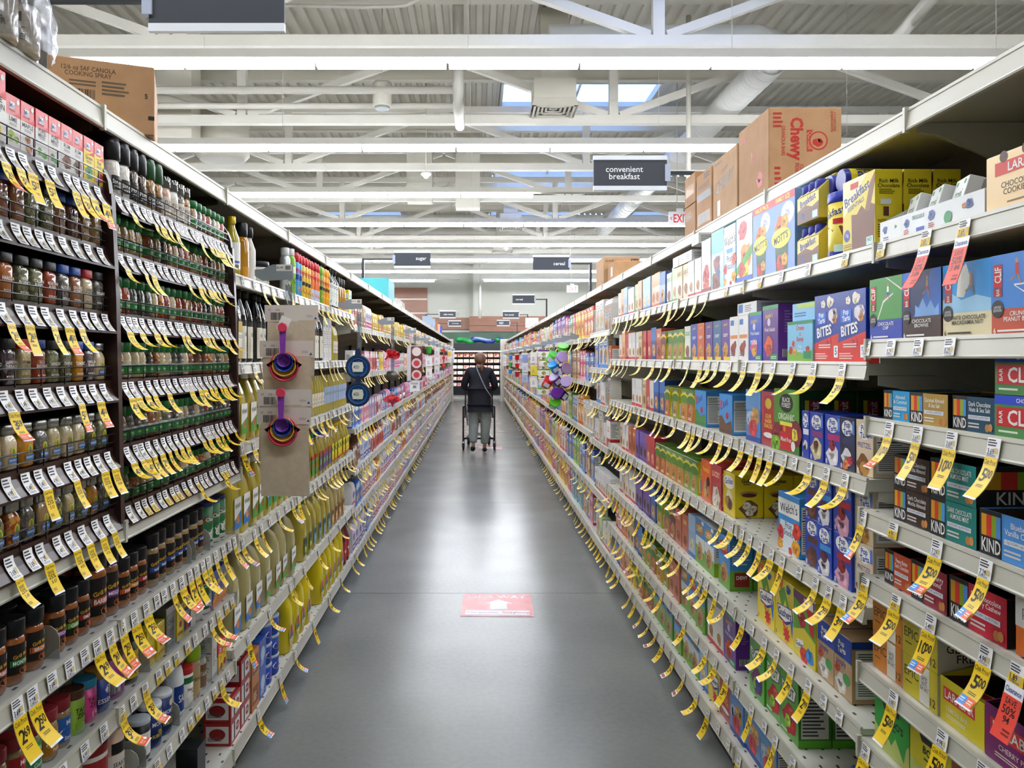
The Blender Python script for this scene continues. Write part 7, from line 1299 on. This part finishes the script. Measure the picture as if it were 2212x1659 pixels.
p = MB(); p.box(-.022, .022, -.0008, 0, -.06, 0, '#cfc6b8'); p.art([('t', 'KOLORAE', .5, .6, .16, '#5a5048', PI/2, .8, 0)], .044, .06, lambda x, y, e: (x-.022, -.0008-e, y-.06)); p.obj('swing_tag', label='tan printed tag dangling above the lower measuring cups', cat='tag', loc=(xs-.03, 2.95, 1.45), rot=(0, -.5, 0))
xs = hanger(-1, 4.8, 1.915, .872, 'grey hanger and clear strip holding the blue strainers', .6, '$10.49')
for i, z in enumerate((1.52, 1.35)):
    o = empty('strainer', 'dark blue folding strainer, %s of two on the strip' % ('upper', 'lower')[i], 'strainer', (xs-.004+.0*i, 4.77, z), 0, 'folding strainers')
    p = MB(); n = 28; NB = M('#1d2f4f', .3); LB = M('#2f5fa0', .3)
    def rings(pr, m):
        vs = [(q*math.cos(2*PI*k/n), d, q*math.sin(2*PI*k/n)) for q, d in pr for k in range(n)]
        p.add(vs, [(a*n+k, a*n+(k+1) % n, (a+1)*n+(k+1) % n, (a+1)*n+k) for a in range(len(pr)-1) for k in range(n)], m, True)
    rings([(.074, .012), (.078, .0), (.072, -.006), (.062, -.004)], NB); rings([(.062, -.004), (.058, .006), (.05, .002)], LB); rings([(.05, .002), (.046, .012), (.038, .008), (.0, .009)], M('#20508c', .3))
    for k in range(40):
        a = k*2.4; r = .006*math.sqrt(k); p.add([(r*math.cos(a)+.0018*math.cos(t), .0015, r*math.sin(a)+.0018*math.sin(t)) for t in (0, 1.05, 2.1, 3.14, 4.2, 5.2)], [tuple(range(6))], '#c9d6e2')
    p.obj('bowl', o)
    p = MB(); p.prism([(-.02, .07), (.02, .07), (.014, .115), (-.014, .115)], -.006, .002, NB); p.obj('handle', o)
    p = MB(); p.prism([(-.03, -.03), (.03, -.03), (.036, .0), (.03, .03), (-.03, .03), (-.036, 0)], -.016, -.015, '#d9dcd6'); p.art([('L', .2, .3, .8, .7, 3, '#6a7480'), ('r', .1, .4, .2, .6, '#2a3f7a')], .06, .06, lambda x, y, e: (x-.03, -.016-e, y-.03)); p.obj('card', o)
REDP = M('#c01a22', .3)
xs = hanger(-1, 6.7, 1.9, .872, 'grey hanger and clear strip holding the red funnels', .55, '$4.29')
def funnel(x, y, z, label, tilt):
    o = empty('funnel_set', label, 'funnels', (x, y, z), 0, 'red funnel sets')
    for i in range(3):
        p = MB(); r = .055-.012*i; p.lathe([(.006, -.07), (.008, -.03), (r*.9, .01), (r, .016), (r*.93, .016), (.01, -.02)], REDP, 22, caps=False); f = p.obj('funnel', o); f.location = (-.02+.03*i, -.02*i, .0); f.rotation_euler = (.5, tilt+.5*i, 0)
    p = MB(); p.tube([(0, 0, .03), (0, .0, .1)], .002, STEEL, 5); p.obj('ring', o)
funnel(xs, 6.68, 1.6, 'red funnel set with tilted cones, upper on its strip', .9); funnel(xs, 6.68, 1.21, 'red funnel set with a wide open cone, lower on its strip', -.3)
p = MB(); p.lathe([(.05, -.04), (.06, 0), (.045, .04)], M('#5f5a52', .3, .7), 18); p.obj('sink_strainer', label='dark metal strainer hanging between the two red funnel sets', cat='strainer', loc=(xs, 6.67, 1.42))
xs = hanger(-1, 9.1, 1.9, .872, 'grey hanger and clear strip holding the dish card', .5, '$7.99')
o = empty('dish_card', 'brown hanging card printed with three round dishes', 'card', (xs, 9.08, 1.72))
p = MB(); p.box(-.09, .09, -.004, 0, -.42, 0, '#d9d4d6'); p.art([('r', .25, .02, 1, .98, '#6a3a30'), ('c', .62, .83, .3, '#e6d6d0'), ('c', .62, .5, .33, '#d9c8c0'), ('c', .62, .5, .2, '#c8404a'), ('c', .62, .17, .33, '#d9c8c0'), ('c', .62, .17, .2, '#c8404a')], .18, .42, lambda x, y, e: (x-.09, -.004-e, y-.42)); p.obj('printed_front', o)
p = MB(); p.box(-.06, .06, -.003, 0, -.54, -.43, WHITE); p.art([('B', .3, .3, .7, .6), ('L', .15, .7, .85, .9, 2, '#55585e')], .12, .11, lambda x, y, e: (x-.06, -.003-e, y-.54)); p.obj('bar_code_card', o)
def hpack(k, c, label, x, y, z):
    p = MB(); m = M(c, .35)
    if k == 'b':
        p.prism([(-.05, -.15), (.05, -.15), (.046, -.02), (-.046, -.02)], -.015, .015, m); p.box(-.05, .05, -.003, .003, -.03, .01, M('#d9d6d0', .4)); p.art([('L', .2, .2, .8, .8, 4, '#8a8f98')], .08, .1, lambda a, b, e: (a-.04, -.015-e, b-.14))
    elif k == 'c':
        p.lathe([(.032, -.12), (.036, -.115), (.045, -.02), (.048, -.015)], m, 16); p.lathe([(.05, -.015), (.05, -.003), (.046, 0)], M('#dcdcdc', .35), 16)
    else:
        p.prism([(-.012, -.14), (.012, -.14), (.009, -.05), (-.009, -.05)], -.008, .008, m); p.prism([(-.03, -.05), (.03, -.05), (.034, .0), (.0, .02), (-.034, 0)], -.006, .006, m)
    p.obj('hanging_pack', label=label, cat='hanging pack', loc=(x, y, z))
for s_, y, z0, xl, ks, cs, ds in ((-1, 11.8, 1.88, .872, 'cbb', ('#3fae3a', '#e3e5e8', '#e9e6e4'), 'green cup and white bags'), (-1, 14.2, 1.88, .872, 'bbb', ('#d9d9dc', '#e6e6ea', '#dcdce0'), 'white clip packs'), (-1, 17.0, 1.88, .872, 'ttt', ('#c01a22', '#b8181f', '#c8232a'), 'red silicone tools'),
  (-1, 20.5, 1.88, .872, 'bb', ('#d8b04a', '#d9d6d0'), 'yellow and white packs'), (-1, 23.5, 1.88, .872, 'bb', ('#c9ccd0', '#b8bcc4'), 'grey packs'), (1, 11.0, 1.765, .952, 'bbb', ('#dcdcdc', '#d8c83a', '#e0e0e0'), 'white and yellow packs'), (1, 13.0, 1.765, .952, 'bbb', ('#8a9ad0', '#c9cedc', '#aab4d0'), 'pale blue bags'),
  (1, 15.5, 1.765, .952, 'ccc', ('#b8181f', '#c41f26', '#b8202a'), 'red cups'), (1, 18.5, 1.765, .952, 'ccc', ('#2f86d0', '#3fa83a', '#2f86d0'), 'blue and green cups'), (1, 22.5, 1.765, .952, 'bb', ('#c9ccd0', '#d9d9d9'), 'grey packs on the cereal side')):
    xs = hanger(s_, y, z0, xl, 'grey hanger and clear strip with '+ds, .55)
    for i, c in enumerate(cs): hpack(ks[i], c, '%s item of the %s, hung in the aisle' % (('top', 'middle', 'lowest')[i], ds), xs, y-.03, z0-.12-.17*i)
# cereal side
xs = hanger(1, 8.1, 1.775, .952, 'grey hanger and clear strip holding the bright snack cups', .62)
CUPS = [(.78, 1.575, '#5fc04a', .6, 'light green'), (.86, 1.57, '#7a5a9a', .9, 'lavender'), (.81, 1.475, '#2f8fd8', -.5, 'sky blue'), (.905, 1.455, '#4a1f7a', 1.2, 'dark violet'), (.83, 1.345, '#5a2486', -.7, 'violet'), (.92, 1.315, '#55227f', -.4, 'deep violet'), (.74, 1.315, '#c41a20', .5, 'red'), (.80, 1.2, '#64298e', .8, 'purple'), (.89, 1.19, '#4c1f74', -.9, 'dark purple'), (.80, 1.105, '#58b42a', .3, 'bright green'), (.90, 1.655, '#4fae26', 0, 'leaf green')]
for i, (x, z, c, r, nm) in enumerate(CUPS):
    o = empty('snack_cup', nm+' lidded snack cup hanging in the cluster in the aisle', 'cup', (x, 8.0-.03*(i % 3)-.11*(i % 2), z), 0, 'snack cups on a strip'); o.rotation_euler = (1.1 if i % 2 else .5, r, 0)
    p = MB(); p.lathe([(.04, -.05), (.046, -.045), (.054, .04)], M(c, .25), 20); p.box(-.03, .03, -.056, -.05, -.025, .02, '#d9d6dc'); p.obj('body', o)
    p = MB(); p.lathe([(.056, .04), (.06, .043), (.06, .053), (.055, .055)], M('#a58fc0' if 'violet' in nm or nm == 'lavender' else c, .3), 20); p.obj('lid', o)
xs = hanger(1, 9.4, 1.775, .952, 'grey hanger and clear strip holding the sandwich boxes', .62)
for i, (c, c2) in enumerate((('#5f2a80', '#e6e2dc'), ('#6fae2a', '#e2ded4'), ('#5a9a26', '#dfe3d4'), ('#e2e2de', '#cfcabf'), ('#7ab53a', '#e6e2d8'))):
    o = empty('sandwich_box', '%s clip-lid sandwich box, %s down the strip' % (('purple', 'lime', 'green', 'white', 'pale lime')[i], ordn(i+1)), 'food box', (xs+.02*(i % 2), 9.36, 1.58-.115*i), 0, 'sandwich boxes on a strip')
    p = MB(); p.cbox(-.07, .07, -.03, .03, 0, .075, M(c2, .35), .008); p.art([('b', .5, .5, .4, '#b58a5a', 3), ('b', .45, .55, .25, '#7a9a3f', 5)], .14, .075, lambda x, y, e: (x-.07, -.03-e, y)); p.obj('box_body', o)
    p = MB(); p.cbox(-.075, .075, -.034, .034, .076, .09, M(c, .3), .005); p.obj('lid', o)
for i in range(8):
    for s, z, xl in ((-1, 1.84, .872), (1, 1.755, .952)): hanger(s, 10.4+2.1*i, z, xl, 'small grey price arm standing out from the %s, %s along' % (SIDE[s], ordn(i+1)), .1, '$4.99', False)
for y in (8.0, 8.75): hanger(1, y-.9, 1.78, .952, 'small grey price arm above the cereals, %s the snack cups' % ('before' if y < 8.5 else 'just ahead of'), .1, '$6.49', False)

# ================================================================ FLOOR DECALS
def decal(x0, x1, y0, y1, label, z=.0012):
    p = MB(); w, h = x1-x0, y1-y0; p.box(0, w, 0, h, 0, .0006, mottled('scuffed red vinyl', '#c04a4e', '#cf6a66', 9, .35))
    p.art([('t', 'ONE WAY', .5, .87, .14, '#efe9e6', 0, .86, .02), ('p', [(.4, .3), (.64, .3), (.64, .56), (.72, .56), (.52, .74), (.32, .56), (.4, .56)], '#ecebea'), ('r', .06, .06, .95, .25, '#ecebea'), ('t', '6 feet apart please', .3, .155, .07, '#8a8f9a', 0, .42), ('t', 'Stay', .67, .155, .12, '#c9666a', 0, .2), ('t', 'Strong', .85, .155, .1, '#c9666a', 0, .18)], w, h, lambda x, y, e: (x, y, .0006+e))
    p.obj('floor_decal', label=label, cat='floor sticker', loc=(x0, y0, z), rot=(0, 0, -.025))
decal(-.1, .348, 4.66, 5.1, 'red one way sticker with white arrow on the concrete floor'); decal(.02, .44, 13.15, 13.55, 'red floor sticker partly hidden beyond the shopping cart')

# ================================================================ THE FAR END: meat case
MC = empty('meat_case', 'long open refrigerated meat case across the end of the aisle', 'refrigerated case', (.1, 29.3, 0))
p = MB(); p.box(-3.2, 3.4, 0, 1.0, .14, .42, M('#14161a', .3)); p.obj('base', MC); p = MB(); p.box(-3.2, 3.4, .05, 1.0, 0, .14, '#b9b6a8'); p.obj('kick_plate', MC)
p = MB(); p.box(-3.2, 3.4, .8, .95, .42, 2.1, M('#3a2a26', .5)); p.obj('back_panel', MC)
p = MB(); p.box(-3.2, 3.4, 0.02, .95, 1.83, 2.12, M('#2a2f30', .45)); p.obj('canopy', MC)
SH = [.45, .68, .9, 1.12, 1.36, 1.58]
for i, z in enumerate(SH):
    p = MB(); p.box(-3.18, 3.38, .12+.07*i, .8, z-.02, z, '#2c2526'); p.obj('shelf', MC)
p = MB(); p.box(-3.1, 3.3, .06, .11, 1.80, 1.829, glow('case lamp', '#fff0e4', 18)); p.obj('lamp', MC)
mp = []
for c, c2 in (('#d98a80', '#f0ddd4'), ('#c8584f', '#ecd6cc'), ('#e0b09a', '#f4e8dc'), ('#a8473f', '#e9d2c8'), ('#e6d9b4', '#f4efe0')):
    q = MB(); q.cbox(-.1, .1, 0, .15, 0, .05, M(c2, .2), .01); q.art([('r', .1, .15, .9, .85, c), ('r', .55, .2, .85, .6, '#f2efe8')], .2, .15, lambda x, y, e: (x-.1, y, .05+e)); mp.append(q.mesh('meat_pack'))
MN = ['pink', 'red', 'peach', 'dark red', 'cream']; MR = ['bottom', 'second lowest', 'third lowest', 'third highest', 'second highest', 'top']
for i, z in enumerate(SH):
    for j in range(10):
        x = -.98+.235*j; k = rnd.randrange(5)
        link('meat_pack', mp[k], None, '%s meat tray, %s along the %s shelf of the meat case' % (MN[k], ordn(j+1), MR[i]), 'meat pack', 'meat trays on the %s case shelf' % MR[i], loc=(x+.1, 29.3+.13+.07*i+.10*0, z+.005+.02), rot=(.9, 0, 0)).location.z = z+.005
INFB = M('#2a3f8a', .2, 0, .4); INFG = M('#1f9a4a', .2, 0, .4)
def raft(label, x, z, L, m, m2):
    p = MB(); pts = [(-L/2+L*i/12, .0, .04*math.sin(i*.5)) for i in range(13)]; p.tube(pts, [.02]+[.1+.02*math.sin(i) for i in range(11)]+[.02], m, 12)
    p.tube([(a, -.06, c+.05) for a, b, c in pts[2:-2]], .05, m2, 8); p.obj('inflatable_raft', label=label, cat='inflatable', loc=(x, 29.55, z))
raft('blue inflatable raft lying on top of the meat case', .22, 2.235, 1.0, INFB, M('#9ab4d8', .3)); raft('green inflatable raft lying beside the blue one, spice side', -.45, 2.235, .75, INFG, INFG); raft('green inflatable raft showing beyond the blue one, cereal side', .95, 2.235, .5, INFG, INFB)
p = MB(); p.box(1.0, 2.2, 0, .4, 0, .1, '#d9923a')
for i in range(8): p.lathe([(.05, .1), (.06, .12), (.06, .22), (.04, .26)], '#e0a04a', 12, 1.08+.14*i, .2)
p.obj('bottle_pack', label='long pack of orange bottles on top of the meat case', cat='bottles', loc=(.35, 29.5, 2.121))

# ---- clear fences and dividers on the seasoning shelves
for q, (z, xl) in enumerate(((.935, .874), (.72, .879), (.473, .883))):
    p = MB(); p.box(-xl-.0068, -xl-.0056, 1.3, 2.775, z+.0015, z+.034, FILM)
    p.obj('shelf_fence', label='low clear plastic fence along the %s shelf under the spice racks' % ('first', 'second', 'third')[q], cat='shelf fence')
DIV = mottled('grey frosted plastic', '#a3a299', '#adaca3', 5, .35)
for k, (z, y) in enumerate(((.935, 1.633), (.935, 2.385), (.935, 2.425), (.935, 2.555), (.72, 2.085), (.473, 2.015), (.473, 2.06), (.473, 2.295))):
    p = MB(); p.prism([(0, 0), (-.13, 0), (-.13, .07), (-.02, .07), (-.006, .06), (0, .045)], -.0012, .0012, DIV)
    p.obj('shelf_divider', label='grey plastic divider, %s along the %s shelf under the spice racks' % (ordn(k+1) if z > .9 else 'the only one' if z > .7 else ordn(k-4), 'first' if z > .9 else 'second' if z > .7 else 'third'), cat='shelf divider', loc=(-.892, y, z+.0012))
# ================================================================ THE SHOPPER AND HER CART
def skin(name, verts, edges, radii, mat, sub=2, root=0):
    """one continuous surface grown from a skeleton of joints"""
    me = bpy.data.meshes.new(name); me.from_pydata(verts, edges, [])
    o = bpy.data.objects.new(name, me); COL.objects.link(o)
    md = o.modifiers.new('skin', 'SKIN'); md.use_smooth_shade = True
    for i, r in enumerate(radii):
        v = me.skin_vertices[0].data[i]; v.radius = r if isinstance(r, tuple) else (r, r); v.use_root = i == root
    sb = o.modifiers.new('sub', 'SUBSURF'); sb.levels = sub; sb.render_levels = sub
    dg = bpy.context.evaluated_depsgraph_get(); ev = o.evaluated_get(dg)
    r = bpy.data.meshes.new_from_object(ev); r.materials.clear(); r.materials.append(mat)
    bpy.data.objects.remove(o); bpy.data.meshes.remove(me); r.name = name
    for p in r.polygons: p.use_smooth = True
    return r
def chain(paths):
    """paths share joints by name: [(name, co, r), ...] lists"""
    idx = {}; V = []; R = []; E = []
    for path in paths:
        prev = None
        for it in path:
            nm = it[0]
            if nm not in idx: idx[nm] = len(V); V.append(it[1]); R.append(it[2])
            if prev is not None: E.append((prev, idx[nm]))
            prev = idx[nm]
    return V, E, R
SKIN = mottled('skin', '#b07f66', '#bb8a70', 9, .5); JACK = mottled('navy jacket cloth', '#0f1119', '#161923', 30, .75, bump=.1, spec=.3); TROU = mottled('grey trouser cloth', '#7a827f', '#868d8a', 30, .8, bump=.1, spec=.3)
HAIR = mottled('brown hair', '#4a3021', '#6d4a33', 18, .45, stretch=(30, 30, 2))
WX, WY = .045, 12.65
paths = [[('pelvis', (0, 0, .89), (.13, .1)), ('waist', (0, .03, 1.03), (.115, .09)), ('chest', (0, .07, 1.24), (.14, .1)), ('neckbase', (.0, .09, 1.39), (.075, .065)), ('neck', (.005, .1, 1.45), (.052, .052)), ('head', (.012, .115, 1.53), (.082, .095)), ('crown', (.012, .105, 1.59), (.074, .085))]]
for s, kn, an in ((-1, (-.1, .05, .48), (-.105, -.1, .15)), (1, (.1, .03, .48), (.085, .05, .09))):
    n = 'lr'[s > 0]
    paths.append([('pelvis',), ('hip'+n, (s*.09, 0, .82), (.08, .08)), ('knee'+n, kn, (.046, .046)), ('calf'+n, ((kn[0]+an[0])/2, (kn[1]+an[1])/2-.02, (kn[2]+an[2])/2+.05), (.042, .042)), ('ankle'+n, an, (.034, .034))])
    toe = (an[0], an[1]+.13, .035) if s > 0 else (an[0]-.01, an[1]+.09, .045)
    paths.append([('ankle'+n,), ('toe'+n, toe, (.036, .025))])
    paths.append([('chest',), ('sh'+n, (s*.17, .08, 1.35), (.06, .06)), ('el'+n, (s*.25, .13, 1.12), (.042, .042)), ('wr'+n, (s*.21, .33, 1.035), (.028, .024)), ('palm'+n, (s*.2, .4, 1.035), (.032, .018))])
V, E, R = chain([[it if len(it) > 1 else (it[0], None, None) for it in p] for p in paths])
W = empty('person', 'person in navy jacket and grey trousers pushing a shopping cart away down the aisle', 'person', (WX, WY, 0))
body = link('body', skin('body', V, E, R, SKIN), W)
for s in (-1, 1):
    for k in range(4):
        x = s*(.2-.026+.0175*k); L = (.9, 1.05, 1.0, .8)[k]
        v = [(x, .415, 1.035), (x, .415+.032*L, 1.037), (x, .43+.036*L, 1.012), (x, .42+.02*L, .995)]
        link('finger', skin('finger', v, [(0, 1), (1, 2), (2, 3)], [.0085, .0085, .008, .007], SKIN, 1), W)
    v = [(s*.175, .37, 1.03), (s*.158, .4, 1.018), (s*.165, .43, 1.003)]; link('thumb', skin('thumb', v, [(0, 1), (1, 2)], [.011, .01, .008], SKIN, 1), W)
# jacket
jp = [[('hem', (0, .0, .80), (.21, .155)), ('j0', (0, .0, .86), (.205, .155)), ('j1', (0, .03, 1.02), (.185, .14)), ('j2', (0, .06, 1.2), (.175, .125)), ('j3', (0, .075, 1.33), (.15, .105)), ('j4', (.0, .09, 1.405), (.075, .07)), ('col', (.003, .095, 1.45), (.064, .064))]]
for s in (-1, 1):
    n = 'lr'[s > 0]
    jp.append([('j3',), ('js'+n, (s*.165, .08, 1.345), (.082, .08)), ('ju'+n, (s*.225, .1, 1.23), (.075, .072)), ('je'+n, (s*.262, .13, 1.1), (.066, .064)), ('jf'+n, (s*.235, .24, 1.06), (.054, .052)), ('jw'+n, (s*.212, .325, 1.037), (.044, .042))])
V, E, R = chain([[it if len(it) > 1 else (it[0], None, None) for it in p] for p in jp]); link('jacket', skin('jacket', V, E, R, JACK, 2, 1), W)
tp = [[('t0', (0, 0, .9), (.155, .118)), ('t1', (0, 0, .84), (.165, .125))]]
for s, kn, an in ((-1, (-.1, .05, .48), (-.105, -.085, .2)), (1, (.1, .03, .48), (.085, .04, .17))):
    n = 'lr'[s > 0]; md = ((kn[0]+an[0])/2, (kn[1]+an[1])/2-.015, (kn[2]+an[2])/2)
    tp.append([('t1',), ('th'+n, (s*.09, 0, .76), (.115, .125)), ('tm'+n, (s*.1, .02, .62), (.104, .108)), ('tk'+n, kn, (.09, .09)), ('tc'+n, md, (.083, .083)), ('ta'+n, an, (.068, .068)), ('tb'+n, (an[0], an[1]-.003, an[2]-.03), (.07, .07))])
V, E, R = chain([[it if len(it) > 1 else (it[0], None, None) for it in p] for p in tp]); link('trousers', skin('trousers', V, E, R, TROU, 2, 1), W)
SHOE = M('#0f0f11', .5)
v = [(.085, .02, .045), (.086, .09, .042), (.088, .165, .035)]; link('shoe', skin('shoe', v, [(0, 1), (1, 2)], [(.044, .04), (.046, .038), (.04, .028)], SHOE), W)
v = [(-.105, -.115, .115), (-.11, -.06, .075), (-.115, .0, .036)]; link('shoe', skin('shoe', v, [(0, 1), (1, 2)], [(.043, .04), (.046, .038), (.04, .028)], SHOE), W)
# hair gathered in a low tail, face
p = MB(); nu, nv = 24, 16
def hairT(u, v):
    a = 2*PI*u; t = PI*v
    if math.sin(a) > .25: t = min(t, PI*(.36+.1*(1-math.sin(a))))          # hairline above the brow
    k = 1+.018*math.sin(11*a+3*t)
    return (.012+.098*k*math.cos(a)*math.sin(t), .1+.112*k*math.sin(a)*math.sin(t), 1.545+.122*math.cos(t)*(1 if t < PI/2 else .8))
p.sheet(lambda u, v: hairT(1-u, v), nu, nv, HAIR)
p.tube([(.03, -.0, 1.475), (.036, -.022, 1.45), (.04, -.03, 1.4), (.042, -.022, 1.345), (.043, -.015, 1.32)], [.03, .036, .033, .02, .006], HAIR, 12); p.obj('hair', W)
p = MB(); p.lathe([(.02, -.012), (.026, 0), (.02, .012)], M('#d9cdb8', .4), 12, .045, .012); q = p.obj('hair_clip', W); q.location = (-.012, -.028, 1.44)
for s in (-1, 1):
    p = MB(); p.lathe([(.001, -.012), (.009, -.006), (.009, .006), (.001, .012)], '#ece8e2', 10, .012+s*.03, .196); p.lathe([(.001, -.005), (.005, 0), (.001, .005)], '#3a2a1f', 8, .012+s*.03, .203); q = p.obj('eye', W); q.location = (0, 0, 1.535)
    p = MB(); p.lathe([(.004, -.025), (.012, -.01), (.013, .01), (.005, .025)], SKIN, 10, .012+s*.078, .11, .5, 1.2); q = p.obj('ear', W); q.location = (0, 0, 1.53)
p = MB(); p.prism([(.0, -.02), (.024, -.018), (.012, .02), (.008, .022)], .185, .218, SKIN); q = p.obj('nose', W); q.location = (0, 0, 1.515)
p = MB(); p.lathe([(.002, -.006), (.02, -.002), (.02, .002), (.002, .006)], '#8f4f48', 12, .012, .188, 1, .5); q = p.obj('mouth', W); q.location = (0, 0, 1.475)
p = MB(); p.tube([(-.055, .02, 1.435), (-.03, -.048, 1.36), (.03, -.092, 1.22), (.1, -.128, 1.07), (.18, -.12, .95), (.215, .0, .9)], .0075, M('#8d8f96', .4), 6); p.obj('bag_strap', W)
# ---- shopping cart
CB = M('#15161a', .3); CX, CY = .035, 13.0
C = empty('shopping_cart', 'black wire shopping cart pushed by the person in the aisle', 'shopping cart', (CX, CY, 0))
p = MB()
for s in (-1, 1):
    p.bar((s*.265, 0, .16), (s*.265, .02, .74), .028, .03, CB); p.bar((s*.235, .02, .55), (s*.225, .06, 1.03), .026, .026, CB); p.bar((s*.265, .02, .74), (s*.232, .04, .75), .03, .03, CB)
    p.bar((s*.265, 0, .17), (s*.18, .8, .2), .028, .028, CB)
p.bar((-.265, .02, .2), (.265, .02, .2), .03, .03, CB); p.bar((-.2, .78, .2), (.2, .78, .2), .03, .03, CB); p.obj('frame', C)
p = MB(); p.tube([(-.24, .055, 1.035), (.24, .055, 1.035)], .014, M('#24252b', .35), 10); p.obj('handle', C)
p = MB(); WIRE = M('#6f7278', .3, .7)
for z, w0, y1 in ((.42, .2, .82), (.52, .21, .86), (.62, .22, .9), (.72, .23, .94)):
    p.tube([(-w0, .05, z), (w0, .05, z), (w0*.8, y1, z), (-w0*.8, y1, z), (-w0, .05, z)], .005, WIRE, 5)
for i in range(9):
    x = -.2+.05*i; p.tube([(x*1.12, .05, .73), (x, .05, .42), (x*.8, .8, .42), (x*.85, .93, .73)], .0035, WIRE, 5)
for i in range(7):
    y = .12+.11*i
    for s in (-1, 1): p.tube([(s*.2, y, .42), (s*.225, y, .73)], .0035, WIRE, 5)
p.obj('wire_basket', C)
p = MB(); p.cbox(-.2, .2, .02, .06, .7, .77, M('#c9b8ae', .4), .006); p.obj('child_seat_flap', C)
p = MB(); p.cbox(-.19, .19, .02, .05, .245, .275, M('#b9aea8', .4), .004); p.obj('lower_bar', C)
for s, y, tw in ((-1, 0, .1), (1, 0, -.1), (-1, .78, .2), (1, .78, -.2)):
    x = s*.265 if y == 0 else s*.185
    o = MB(); r = .062
    pr = [(r*.6, -.014), (r*.95, -.016), (r, -.01), (r, .01), (r*.95, .016), (r*.6, .014)]; n = 20
    vs = [(d, q*math.cos(2*PI*k/n), r+q*math.sin(2*PI*k/n)) for q, d in pr for k in range(n)]
    o.add(vs, [(a*n+k, a*n+(k+1) % n, (a+1)*n+(k+1) % n, (a+1)*n+k) for a in range(len(pr)-1) for k in range(n)]+[tuple(range(n)), tuple((len(pr)-1)*n+n-1-k for k in range(n))], M('#2c2d31', .5), True)
    q = o.obj('wheel', C); q.location = (x, y, 0.001); q.rotation_euler = (0, 0, tw)
    o = MB(); o.box(-.026, -.019, -.03, .03, r, .15, STEEL); o.box(.019, .026, -.03, .03, r, .15, STEEL); o.box(-.026, .026, -.035, .035, .14, .158, STEEL); o.tube([(-.028, 0, r), (.028, 0, r)], .008, STEEL, 8); f = o.obj('caster_fork', q)
for i, (x, y, w, d, h, c, ds) in enumerate(((-.1, .3, .16, .1, .22, '#8fa3b8', 'pale blue pack'), (.09, .42, .18, .14, .2, '#c9a54a', 'tan carton'), (.1, .2, .14, .08, .16, '#3a3f7a', 'dark blue pack'), (-.08, .58, .18, .14, .14, '#d9d4cc', 'white pack'))):
    p = MB(); p.cbox(-w/2, w/2, -d/2, d/2, 0, h, M(c, .4), .006); p.art([('r', .1, .4, .9, .8, '#e6e2da'), ('L', .2, .1, .8, .3, 2, '#6a6a6a')], w, h, lambda a, b, e: (a-w/2, -d/2-e, b)); p.obj('cart_grocery', label=ds+' lying in the shopping cart basket', cat='grocery', loc=(CX+x, CY+y, .4265))
